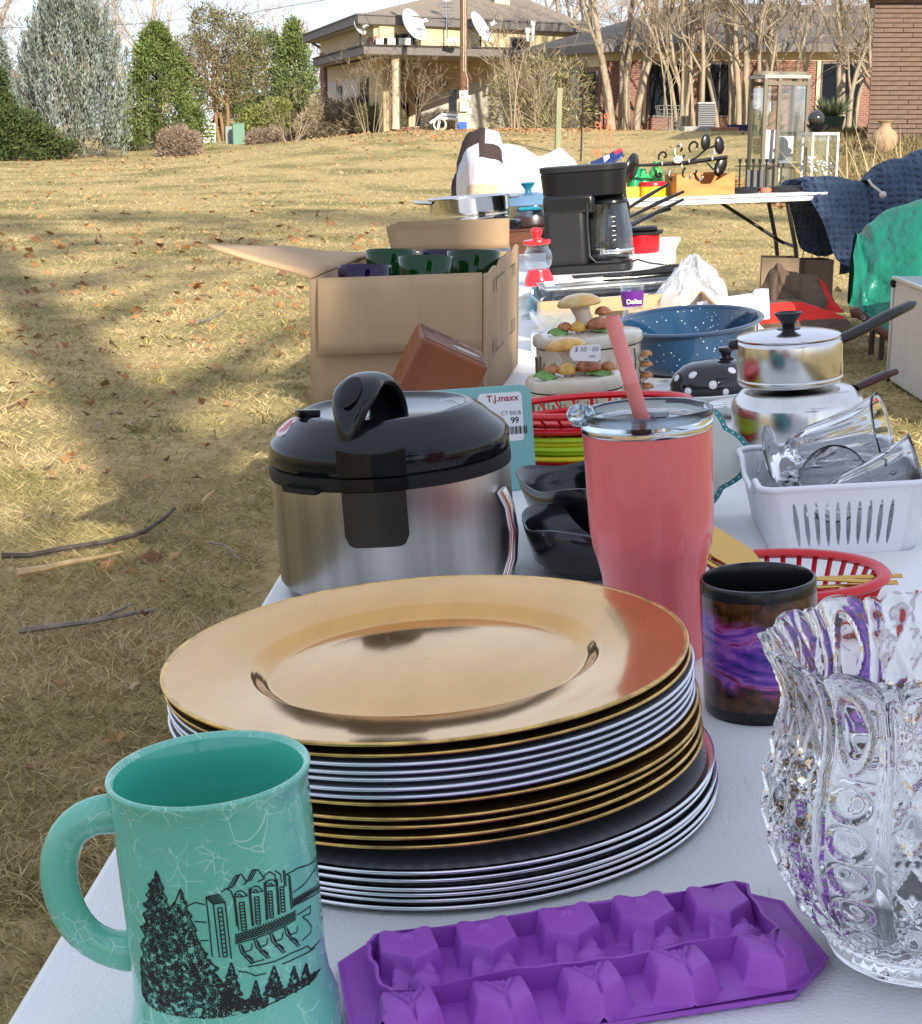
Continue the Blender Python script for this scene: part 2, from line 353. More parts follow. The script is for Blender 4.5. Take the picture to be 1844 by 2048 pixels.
def leaves():
    meshes = [mesh_of('fallen_leaf', leaf_shape(i, .05, 5), LEAFM[i % 4], 0) for i in range(10)]
    spots = [(235, 1503, .95), (200, 1606, .8), (145, 495, 1.3), (85, 615, 1.2), (60, 612, 1), (350, 620, 1), (385, 655, 1), (260, 855, 1.2), (300, 905, .6), (290, 970, 1.1), (145, 925, 1.1), (165, 950, .9), (215, 960, .9), (100, 965, .9), (10, 895, 1.2), (510, 675, 1), (560, 720, 1), (495, 710, .9),
             (405, 690, .9), (230, 500, 1), (300, 505, 1), (330, 500, .9), (260, 500, .8), (480, 540, 1), (440, 470, 1.1), (55, 435, 1), (320, 425, .8), (135, 320, .8), (570, 860, .8), (420, 930, .7), (320, 1180, .7), (420, 1290, .5), (290, 1250, .8), (270, 1390, .8), (120, 1380, .6),
             (215, 1100, .5), (60, 1560, .6), (140, 1020, .5), (515, 580, .9), (575, 560, .9), (620, 520, .8), (650, 480, .9), (1430, 470, 1), (1450, 478, 1), (1480, 510, 1.2), (1820, 900, .9), (1800, 880, .9), (1400, 560, 1), (1530, 475, .9), (1580, 470, .9), (700, 420, 1), (760, 440, .9), (830, 420, .9), (600, 400, .8), (40, 680, .8), (450, 760, .7), (520, 800, .7), (350, 560, .8)]
    for i, (px, py, s) in enumerate(spots):
        x, y = G(px, py); o = bpy.data.objects.new('fallen_leaf', meshes[i % 10]); COL.objects.link(o)
        o.location = (x, y, .022); k = s*(.62 if y < 6 else .85); o.scale = (k,)*3; o.rotation_euler = (random.uniform(-.45, .45), random.uniform(-.45, .45), random.uniform(0, 6.28))
        tag(o, 'dry curled brown leaf lying on the faded lawn', 'leaf', 'dry leaves scattered over the lawn')
leaves()
def twig(label, pts, r0, r1, m, group=None):
    q = [];
    for px, py in pts: x, y = G(px, py); q.append(Vector((x, y, .02+random.uniform(0, .015))))
    o = q[0].copy(); b = B(); n = len(q)
    b.tube([p-o for p in q], [r0+(r1-r0)*i/(n-1) for i in range(n)], 6)
    return solo('fallen_twig', label, 'twig', b, m, TR(*o), 'twigs lying on the lawn')
tw_d = mat('dark_twig', (.07, .055, .045), .8, var=.4, vs=20); tw_l = mat('barked_pale_stick', (.5, .34, .17), .7, var=.2, vs=20); tw_g = mat('grey_twig', (.22, .18, .14), .85, var=.3, vs=20)
twig('long dark curved twig on the grass left of the black and steel cooker', [(5, 1132), (60, 1130), (130, 1120), (220, 1103), (290, 1083), (330, 1055), (350, 1033)], .008, .005, tw_d)
twig('pale barkless stick on the grass below the long dark twig', [(35, 1165), (90, 1158), (140, 1145), (190, 1138), (245, 1122)], .013, .004, tw_l)
twig('grey forked twig on the shaded grass left of the gold plate', [(40, 1282), (110, 1278), (190, 1270), (250, 1258), (310, 1246)], .008, .004, tw_g)
twig('thin straight twig branching off beside the grey forked twig', [(180, 1275), (215, 1258), (268, 1232)], .005, .003, tw_g)
twig('thin pale twig standing up at the left edge of the lawn', [(10, 828), (22, 805), (33, 780)], .006, .003, tw_l)
twig('thin pale twig lying at the left edge of the lawn', [(0, 832), (28, 818), (62, 802)], .006, .003, tw_l)
twig('small grey forked twig on the grass close to the cooker', [(420, 1106), (450, 1115), (482, 1135)], .004, .003, tw_g)
twig('little pale chip of wood on the grass right of the dark twig', [(405, 1022), (415, 1012), (428, 1003)], .006, .005, tw_l)
twig('short brown twig in the sunny patch of lawn behind the box', [(395, 655), (420, 648), (450, 628)], .012, .006, tw_g)
# ------------------------------------------------------------------ folding tables
def tabletop_mat():
    m = mat('table_plastic', (.77, .77, .765), .42, col2=(.83, .83, .825), vs=5, lo=.4, hi=.6); t = m.node_tree; p = t.nodes['Principled BSDF']; l = t.links.new
    co = t.nodes.new('ShaderNodeTexCoord'); n = t.nodes.new('ShaderNodeTexNoise'); n.inputs['Scale'].default_value = 420; n.inputs['Detail'].default_value = 3; l(co.outputs['Object'], n.inputs['Vector'])
    b = t.nodes.new('ShaderNodeBump'); b.inputs['Strength'].default_value = .35; b.inputs['Distance'].default_value = .002; l(n.outputs[0], b.inputs['Height']); l(b.outputs[0], p.inputs['Normal'])
    # grime: thin dark scratches and smudges
    mp = t.nodes.new('ShaderNodeMapping'); mp.inputs['Scale'].default_value = (60, 3, 1); mp.inputs['Rotation'].default_value = (0, 0, .9); l(co.outputs['Object'], mp.inputs[0])
    s = t.nodes.new('ShaderNodeTexNoise'); s.inputs['Scale'].default_value = 3; s.inputs['Detail'].default_value = 6; l(mp.outputs[0], s.inputs['Vector'])
    f = ramp(t, s.outputs[0], [(.66, (0, 0, 0)), (.74, (.6, .6, .6))])
    n2 = t.nodes.new('ShaderNodeTexNoise'); n2.inputs['Scale'].default_value = 6; l(co.outputs['Object'], n2.inputs['Vector']); f2 = ramp(t, n2.outputs[0], [(.45, (0, 0, 0)), (.65, (1, 1, 1))])
    mu = t.nodes.new('ShaderNodeMath'); mu.operation = 'MULTIPLY'; l(f, mu.inputs[0]); l(f2, mu.inputs[1])
    old = p.inputs['Base Color'].links[0].from_socket; mi = t.nodes.new('ShaderNodeMix'); mi.data_type = 'RGBA'; l(mu.outputs[0], mi.inputs[0]); l(old, mi.inputs[6]); mi.inputs[7].default_value = (.2, .19, .18, 1)
    l(mi.outputs[2], p.inputs['Base Color']); return m
M['table'] = tabletop_mat()
def folding_table(label, Mx, lx, ly, legs=.70, rotate=False):
    t = thing('folding_table', label, 'table', Mx, 'white plastic folding tables')
    b = B(); b.prism(rrect(lx, ly, .035), -.016, 0); part('tabletop', b, M['table'], t, bevel=.006, seg=3)
    b = B(); b.prism(rrect(lx-.03, ly-.03, .03), -.045, -.0165); part('tabletop_skirt', b, M['white'], t, bevel=.004)
    long_y = ly > lx; a = (ly if long_y else lx)/2-.22; w = (lx if long_y else ly)/2-.07
    for s in (-1, 1):
        f = (lambda p, q, z: (q, p, z)) if long_y else (lambda p, q, z: (p, q, z))
        b = B(); b.tube([f(s*a, -w, -.05), f(s*(a+.05), -w, -.3), f(s*(a+.1), -w, -legs)], .0125, 8); part('leg', b, M['dark'], t)
        b = B(); b.tube([f(s*a, w, -.05), f(s*(a+.05), w, -.3), f(s*(a+.1), w, -legs)], .0125, 8); part('leg', b, M['dark'], t)
        b = B(); b.tube([f(s*(a+.05), -w, -.3), f(s*(a+.05), w, -.3)], .01, 8); part('crossbar', b, M['dark'], t)
        b = B(); b.tube([f(s*(a+.04), 0, -.30), f(s*(a-.32), 0, -.06)], .01, 8); part('brace', b, M['dark'], t)
    return t
folding_table('white folding table in front carrying the plate stack and the teal mug', TT(.06, 1.47), .708, 1.84)
folding_table('white folding table in the middle under the cardboard box and the saucepans', TT(.0, 3.16), .83, 1.52)
folding_table('white folding table further back under the black coffee maker', TT(-.02, 4.83, .035, -.12), .72, 1.70)
folding_table('white folding table furthest along the row under the bundled quilts', TT(-.16, 6.62, .03, -.05), .9, 1.75)

# ------------------------------------------------------------------ stack of charger plates
mg = mat('gold_lacquer', (.67, .385, .135), .105, .88, var=.06, vs=9, stretch=(1, 3, 1), bump=.012, bs=18)
mgu = mat('dark_brown_underside', (.018, .009, .005), .35)
mge = mat('worn_gold_edge', (.62, .40, .13), .3, 1, var=.35, vs=60)
msl = mat('silver_blue_lacquer', (.72, .76, .84), .26, .75, var=.05, vs=20)
msu = mat('grey_underside', (.30, .32, .36), .4, .3)
mss = mat('grey_silver_lacquer', (.42, .42, .46), .35, .45, var=.06, vs=20)
msd = mat('dark_grey_underside', (.06, .06, .07), .4, .2)
mbr = mat('bright_silver_edge', (.82, .83, .88), .22, 1)
PROF = [(.0005, .0042), (.02, .0040), (.04, .0035), (.06, .0026), (.08, .0013), (.0965, .0), (.1000, .0002), (.1030, .0020), (.1065, .0050), (.1090, .0069), (.1120, .0079), (.150, .0108), (.162, .0122), (.1636, .0127), (.1648, .0126), (.1652, .0118), (.1648, .0108), (.150, .0088), (.116, .006), (.111, .003), (.105, -.001), (.1, -.0022), (.0005, -.0022)]
def plate_meshes(key, top, edge, under, bead):
    fn = (lambda a, r, z, k: (r, z+(.0013*max(0, math.cos(96*a)) if .145 < r < .163 and z > .0085 and k < 15 else 0))) if bead else None
    n = 384 if bead else 160
    prof = PROF if not bead else PROF[:12]+[(.148, .0106), (.152, .0109), (.156, .0113), (.160, .0119)]+PROF[13:]
    it = len(prof)-11
    b = B(); b.lathe(prof[:it+1], n, fn); top_me = mesh_of('plate_face', b, top, 60)
    b = B(); b.lathe(prof[it:it+5], n); edge_me = mesh_of('plate_edge', b, edge, 60)
    b = B(); b.lathe(prof[it+4:], n); und_me = mesh_of('plate_underside', b, under, 60)
    return top_me, edge_me, und_me
KINDS = {'gold': plate_meshes('gold', mg, mge, mgu, False), 'silver': plate_meshes('silver', msl, msl, msu, False), 'bead': plate_meshes('bead', mss, mbr, msd, True)}
stack = [(1496, 'gold', 0), (1520, 'gold', .001), (1538, 'silver', .003), (1556, 'silver', .002), (1571, 'silver', .003), (1587, 'silver', .002), (1605, 'silver', .003), (1621, 'gold', .005), (1651, 'gold', .006), (1668, 'gold', .005), (1689, 'gold', .006), (1711, 'gold', .007), (1761, 'bead', .013), (1779, 'bead', .012), (1796, 'bead', .014), (1808, 'bead', .013), (1822, 'bead', .015), (1837, 'bead', .014)]
names = {0: 'shiny gold charger plate lying on top of the plate stack', 1: 'gold charger plate second from the top of the stack', 7: 'gold charger plate just under the band of silver blue plates', 11: 'lowest gold charger plate resting on the beaded silver plates', 12: 'topmost of the beaded grey silver plates at the foot of the stack', 17: 'bottom plate of the stack lying on the white table'}
for i, (y, k, du) in enumerate(stack):
    w = .1022-(y-1496)/3544-.0127
    lab = names.get(i)
    if not lab:
        o_ = ('second', 'third', 'fourth', 'fifth', 'sixth')
        lab = f"{('topmost','second','third','fourth','lowest')[i-2]} of the five silver blue plates in the stack" if k == 'silver' else f"{o_[i-8]} of the lower gold plates in the middle of the stack" if k == 'gold' else f"{o_[i-13]} beaded silver plate from the top of the bottom set"
    t = thing('charger_plate', lab, 'plate', TT(-.095+du, .96+random.uniform(-.002, .002), w, 0, 0, 0) @ RM(0, 0, random.random()*6), 'charger plates stacked on the table')
    for nm, me in zip(('plate_face', 'plate_edge', 'plate_underside'), KINDS[k]): link(nm, me, t)

# ------------------------------------------------------------------ teal mug with printed scene
def teal_mat():
    m = mat('teal_glaze', (.13, .46, .35), .12, coat=.5, col2=(.18, .53, .42), vs=9); t = m.node_tree; p = t.nodes['Principled BSDF']; l = t.links.new
    co = t.nodes.new('ShaderNodeTexCoord'); fs = []
    for sc, w in ((70, .030), (170, .045)):
        n = t.nodes.new('ShaderNodeTexNoise'); n.inputs['Scale'].default_value = 40; l(co.outputs['Object'], n.inputs['Vector'])
        ad = t.nodes.new('ShaderNodeMix'); ad.data_type = 'RGBA'; ad.inputs[0].default_value = .015; l(co.outputs['Object'], ad.inputs[6]); l(n.outputs[1], ad.inputs[7])
        v = t.nodes.new('ShaderNodeTexVoronoi'); v.feature = 'DISTANCE_TO_EDGE'; v.inputs['Scale'].default_value = sc; l(ad.outputs[2], v.inputs['Vector'])
        f = ramp(t, v.outputs['Distance'], [(0, (1, 1, 1)), (w, (0, 0, 0))])
        n2 = t.nodes.new('ShaderNodeTexNoise'); n2.inputs['Scale'].default_value = 28+sc*.2; n2.inputs['Detail'].default_value = 3; l(co.outputs['Object'], n2.inputs['Vector'])
        g = ramp(t, n2.outputs[0], [(.50, (0, 0, 0)), (.60, (.9, .9, .9))])
        mu = t.nodes.new('ShaderNodeMath'); mu.operation = 'MULTIPLY'; l(f, mu.inputs[0]); l(g, mu.inputs[1]); fs.append(mu.outputs[0])
    mxx = t.nodes.new('ShaderNodeMath'); mxx.operation = 'MAXIMUM'; l(fs[0], mxx.inputs[0]); l(fs[1], mxx.inputs[1])
    old = p.inputs['Base Color'].links[0].from_socket; mi = t.nodes.new('ShaderNodeMix'); mi.data_type = 'RGBA'; l(mxx.outputs[0], mi.inputs[0]); l(old, mi.inputs[6]); mi.inputs[7].default_value = (.45, .72, .62, 1)
    l(mi.outputs[2], p.inputs['Base Color']); return m
PRINT = json.loads('''{"L":[[[40,983],[41,879],[38,697]],[[40,983],[96,989],[119,947],[68,946],[40,983]],[[50,982],[74,947]],[[59,983],[83,947]],[[69,983],[91,947]],[[78,984],[100,947]],[[87,984],[109,947]],[[68,946],[69,690]],[[119,947],[119,677]],[[85,925],[85,690]],[[103,925],[103,691]],[[85,925],[103,925]],[[85,903],[103,904]],[[85,882],[103,883]],[[85,861],[103,862]],[[85,840],[103,840]],[[85,818],[103,819]],[[85,797],[103,798]],[[85,776],[103,776]],[[85,754],[103,755]],[[85,733],[103,734]],[[85,711],[103,712]],[[85,690],[103,691]],[[108,996],[130,1012],[148,997],[159,956],[158,827]],[[125,1010],[161,1012]],[[142,1016],[174,1060],[203,1062],[223,1018],[206,1014]],[[153,1013],[186,1060]],[[165,1015],[194,1060]],[[223,1022],[253,1070],[280,1060],[305,1010],[272,1008]],[[231,1020],[261,1066]],[[242,1021],[270,1061]],[[300,1020],[332,1035],[360,1008],[359,982]],[[362,1028],[389,1000],[390,961]],[[407,1013],[405,933]],[[416,1007],[415,933]],[[422,987],[443,969],[441,816]],[[435,969],[430,821]],[[164,981],[164,804]],[[228,987],[226,809]],[[234,993],[231,808]],[[302,994],[294,814]],[[310,1000],[300,816]],[[362,985],[355,817]],[[369,987],[362,819]],[[434,960],[431,812]],[[160,965],[177,988],[199,985],[218,957],[192,957],[160,965]],[[172,962],[185,974],[196,958]],[[231,968],[249,991],[272,986],[292,956],[264,959],[231,968]],[[244,965],[258,976],[269,959]],[[304,976],[323,997],[348,990],[371,958],[340,963],[304,976]],[[317,971],[333,981],[345,963]],[[179,933],[178,800]],[[200,931],[199,798]],[[179,933],[200,931]],[[179,918],[199,916]],[[178,903],[199,902]],[[178,889],[199,887]],[[178,874],[199,872]],[[178,859],[199,858]],[[178,845],[199,843]],[[178,830],[199,828]],[[178,815],[199,813]],[[178,800],[199,798]],[[249,940],[244,813]],[[269,937],[264,810]],[[249,940],[269,937]],[[248,926],[268,923]],[[248,912],[268,909]],[[247,898],[267,895]],[[247,884],[267,881]],[[246,869],[266,867]],[[245,855],[266,852]],[[245,841],[265,838]],[[244,827],[265,824]],[[244,813],[264,810]],[[316,944],[312,820]],[[335,941],[330,816]],[[316,944],[335,941]],[[316,930],[334,927]],[[315,916],[334,913]],[[315,902],[333,899]],[[314,889],[332,885]],[[314,875],[332,872]],[[313,861],[331,858]],[[313,847],[331,844]],[[312,834],[330,830]],[[312,820],[330,816]],[[379,942],[374,823]],[[399,937],[394,818]],[[379,942],[399,937]],[[378,927],[399,922]],[[378,912],[398,907]],[[377,897],[397,892]],[[376,882],[397,878]],[[376,868],[396,863]],[[375,853],[395,848]],[[374,838],[395,833]],[[374,823],[394,818]],[[146,786],[459,795]],[[145,775],[457,785]],[[144,765],[456,775]],[[143,755],[454,765]],[[142,745],[453,755]],[[150,787],[149,776]],[[162,789],[161,779]],[[175,792],[174,781]],[[187,794],[186,784]],[[199,796],[198,786]],[[212,798],[211,788]],[[225,799],[224,789]],[[237,801],[236,791]],[[250,802],[249,792]],[[263,803],[262,793]],[[277,804],[276,794]],[[290,805],[289,795]],[[304,806],[302,795]],[[317,806],[316,796]],[[332,806],[330,796]],[[346,806],[345,795]],[[361,805],[359,795]],[[376,804],[374,794]],[[391,803],[390,793]],[[407,802],[406,792]],[[424,800],[422,790]],[[441,797],[439,787]],[[155,778],[154,767]],[[167,780],[166,770]],[[179,782],[178,772]],[[192,785],[191,774]],[[204,787],[203,776]],[[217,788],[216,778]],[[230,790],[229,780]],[[242,791],[241,781]],[[255,793],[254,783]],[[268,794],[267,784]],[[282,795],[281,784]],[[295,795],[294,785]],[[309,796],[308,785]],[[323,796],[322,786]],[[337,796],[336,786]],[[352,795],[350,785]],[[366,795],[365,785]],[[382,794],[380,784]],[[397,792],[396,782]],[[413,791],[412,781]],[[430,789],[429,779]],[[448,786],[446,776]],[[148,766],[147,756]],[[160,769],[159,759]],[[173,771],[171,761]],[[185,773],[184,763]],[[197,775],[196,765]],[[210,777],[209,767]],[[223,779],[222,769]],[[235,781],[234,770]],[[248,782],[247,772]],[[261,783],[260,773]],[[274,784],[273,774]],[[288,785],[287,775]],[[301,785],[300,775]],[[315,786],[314,775]],[[329,786],[328,775]],[[344,785],[342,775]],[[358,785],[357,775]],[[373,784],[372,774]],[[389,783],[387,773]],[[405,782],[403,771]],[[421,780],[420,770]],[[438,777],[437,767]],[[153,757],[152,747]],[[165,760],[164,749]],[[177,762],[176,752]],[[190,764],[189,754]],[[202,766],[201,756]],[[215,768],[214,758]],[[227,770],[226,759]],[[240,771],[239,761]],[[253,772],[252,762]],[[266,773],[265,763]],[[280,774],[278,764]],[[293,775],[292,765]],[[307,775],[306,765]],[[321,775],[319,765]],[[335,775],[334,765]],[[349,775],[348,765]],[[364,774],[363,764]],[[379,774],[378,763]],[[395,772],[394,762]],[[411,771],[410,761]],[[428,769],[426,759]],[[445,766],[443,756]],[[157,740],[163,699],[207,630]],[[167,738],[174,699],[218,632]],[[174,670],[195,676],[213,651]],[[172,727],[181,695],[210,700],[217,729]],[[227,746],[233,705],[280,632]],[[237,743],[245,704],[292,632]],[[245,675],[268,679],[287,652]],[[243,732],[252,699],[283,702],[291,730]],[[302,749],[308,707],[360,629]],[[313,746],[321,705],[373,628]],[[322,676],[346,678],[367,649]],[[319,734],[329,700],[363,699],[371,727]],[[379,750],[387,707],[447,622]],[[391,745],[401,703],[462,619]],[[402,674],[430,673],[455,640]],[[398,733],[410,697],[450,692],[460,718]],[[-48,943],[-10,960],[32,948]],[[-24,870],[31,863]],[[-6,778],[30,776]],[[426,986],[507,981],[586,957],[792,908]],[[453,886],[521,886],[642,899],[792,880]],[[186,623],[314,608],[405,610],[516,592],[535,564],[650,553]],[[349,580],[446,573],[577,551]],[[196,638],[263,635]],[[462,771],[573,762],[566,729],[498,745],[536,704],[563,667],[549,639],[481,637]],[[469,821],[555,807],[702,769]],[[144,611],[183,597],[214,571],[265,568]],[[444,819],[455,857],[458,816]],[[447,825],[458,831]],[[450,836],[454,825]],[[455,820],[467,856],[470,817]],[[459,825],[470,831]],[[462,836],[466,825]],[[467,820],[479,855],[483,816]],[[471,826],[482,831]],[[474,837],[479,825]],[[480,820],[492,854],[495,816]],[[483,826],[495,831]],[[486,837],[491,825]],[[493,820],[505,853],[509,816]],[[496,825],[508,830]],[[499,836],[505,825]],[[506,819],[519,852],[523,815]],[[510,825],[522,829]],[[513,836],[518,824]],[[520,818],[533,850],[538,813]],[[524,824],[537,828]],[[527,835],[533,823]],[[534,817],[548,847],[553,812]],[[539,822],[553,826]],[[542,833],[548,821]],[[550,816],[564,844],[570,809]],[[554,821],[569,824]],[[558,831],[565,819]],[[566,813],[581,841],[588,806]],[[571,818],[587,821]],[[575,829],[582,816]],[[584,810],[600,836],[607,802]],[[589,815],[607,817]],[[593,825],[601,813]],[[603,807],[621,831],[629,797]],[[609,811],[628,812]],[[614,821],[622,808]],[[624,802],[645,824],[655,790]],[[631,806],[654,805]],[[636,816],[646,802]],[[649,796],[673,815],[686,781]],[[656,799],[684,796]],[[663,808],[675,793]],[[678,787],[710,802],[731,764]],[[688,789],[729,780]],[[697,797],[714,780]],[[719,772],[792,767],[792,739]],[[735,772],[792,754]],[[753,776],[792,747]]],"P":[[[-179,1100],[-170,1063],[-148,1019],[-163,1012],[-138,968],[-151,962],[-128,926],[-102,957],[-68,1025],[-59,978],[-47,939],[-57,939],[-30,892],[-42,887],[-17,826],[-29,822],[-8,752],[15,708],[2,699],[59,634],[34,627],[78,552],[131,481],[134,436],[67,403],[-31,395],[-126,394],[-237,381],[-335,395],[-383,449],[-360,620],[-325,659],[-341,707],[-293,758],[-323,793],[-267,835],[-297,863],[-251,901],[-279,920],[-227,958],[-257,969],[-207,1014],[-232,1018],[-192,1060]],[[117,660],[125,619],[121,623],[134,578],[124,582],[142,536],[127,542],[150,495],[131,501],[100,491],[72,511],[53,511],[84,549],[69,549],[95,587],[85,586],[106,625],[101,623]],[[215,549],[221,518],[218,522],[227,487],[220,492],[233,457],[222,462],[238,426],[225,433],[203,423],[184,445],[170,445],[192,471],[181,471],[200,498],[193,497],[208,525],[204,523]],[[307,588],[317,549],[312,554],[327,509],[317,516],[338,469],[321,478],[348,428],[326,441],[291,438],[261,465],[240,470],[272,497],[256,500],[284,529],[273,530],[296,560],[290,559]],[[413,543],[419,516],[416,520],[426,488],[419,494],[433,459],[422,468],[440,431],[424,441],[399,437],[379,462],[365,466],[388,483],[377,486],[396,504],[388,505],[405,525],[401,524]],[[490,519],[496,497],[493,501],[503,474],[496,480],[509,451],[499,460],[516,428],[501,439],[477,435],[459,460],[446,464],[467,476],[456,478],[474,491],[467,492],[482,507],[478,506]],[[79,517],[154,467],[244,451],[345,457],[454,451],[613,426],[532,411],[382,423],[248,413],[148,406],[67,403]]]}''')
def teal_mug():
    t = thing('mug', 'teal marbled mug with a black drawing of trees and a building', 'mug', TT(-.1704, .6765, 0))
    tm = teal_mat(); ti = mat('teal_inner_glaze', (.06, .42, .31), .14, coat=.5)
    sw = lambda a, r, z, k: (r+(.0009*math.sin(9*a+z*260) if z < .026 else 0), z)
    pr = [(.0005, .003), (.042, .002), (.0465, 0), (.0492, .004), (.0502, .012), (.0485, .022), (.0460, .032), (.0452, .045), (.0452, .115), (.0448, .120), (.0452, .124), (.0445, .129), (.0452, .134), (.0462, .1372), (.0466, .1392), (.0460, .1404), (.0445, .1404), (.0430, .138)]
    b = B(); b.lathe(pr, 128, sw); part('body', b, tm, t, ang=70)
    b = B(); b.lathe([(.0430, .138), (.0418, .134), (.0400, .125), (.0395, .012), (.034, .008), (.0005, .008)], 96); part('interior', b, ti, t, ang=70)
    b = B(); pts = [(-.0425, .002, .1185), (-.050, 0, .120), (-.060, -.001, .1185), (-.069, -.002, .112), (-.0745, -.003, .100), (-.0755, -.003, .086), (-.0735, -.002, .072), (-.068, -.001, .060), (-.059, 0, .0525), (-.050, 0, .050), (-.043, .001, .0495)]
    b.tube(pts, [.0085, .0078, .0074, .0072, .0072, .0072, .0072, .0072, .0074, .0080, .0092], 16, flat=1.25); part('handle', b, tm, t, ang=80, sub=1)
    # the black print: ribbons laid just proud of the glaze
    R = .0452; vs = []; fs = []; zofs = [0]
    def P(s, w): a = s/R-PI/2; r = R+.00028+zofs[0]; return (r*math.cos(a), r*math.sin(a), w)
    def line(pl, th=.00058):
        for (x0, y0), (x1, y1) in zip(pl, pl[1:]):
            d = math.hypot(x1-x0, y1-y0)
            if d < 1e-6: continue
            nseg = max(1, int(d/.004)); nx, ny = -(y1-y0)/d*th/2, (x1-x0)/d*th/2
            for k in range(nseg):
                a, c = k/nseg, (k+1)/nseg; o = len(vs); zofs[0] = (zofs[0]+.0000007) % .00004
                for q, sg in ((a, 1), (a, -1), (c, -1), (c, 1)): vs.append(P(x0+(x1-x0)*q+nx*sg, y0+(y1-y0)*q+ny*sg))
                fs.append((o, o+1, o+2, o+3))
    for pl in PRINT['L']: line([(x*1e-4, y*1e-4) for x, y in pl])
    r = random.Random(4)
    def inside(p, poly):
        c = False; x, y = p
        for (xa, ya), (xb, yb) in zip(poly, poly[1:]+poly[:1]):
            if (ya > y) != (yb > y) and x < (xb-xa)*(y-ya)/(yb-ya)+xa: c = not c
        return c
    for i, poly in enumerate(PRINT['P']):
        q = [(x*1e-4, y*1e-4) for x, y in poly]; line(q+q[:1], .0007)
        x0, x1 = min(a for a, _ in q), max(a for a, _ in q); y0, y1 = min(a for _, a in q), max(a for _, a in q)
        n = int((x1-x0)*(y1-y0)/(.00105**2)*.72)
        for _ in range(n):
            c = (r.uniform(x0, x1), r.uniform(y0, y1))
            if not inside(c, q): continue
            rr = r.uniform(.0005, .0011); a0 = r.random()*6
            ring = [(c[0]+rr*r.uniform(.7, 1.2)*math.cos(a0+k*PI/3), c[1]+rr*r.uniform(.7, 1.2)*math.sin(a0+k*PI/3)) for k in range(6)]
            line(ring+ring[:1], .00036 if i == 0 else .00045)
    b = B(); b.add(vs, fs); part('printed_drawing', b, M['ink'], t, ang=0)
teal_mug()

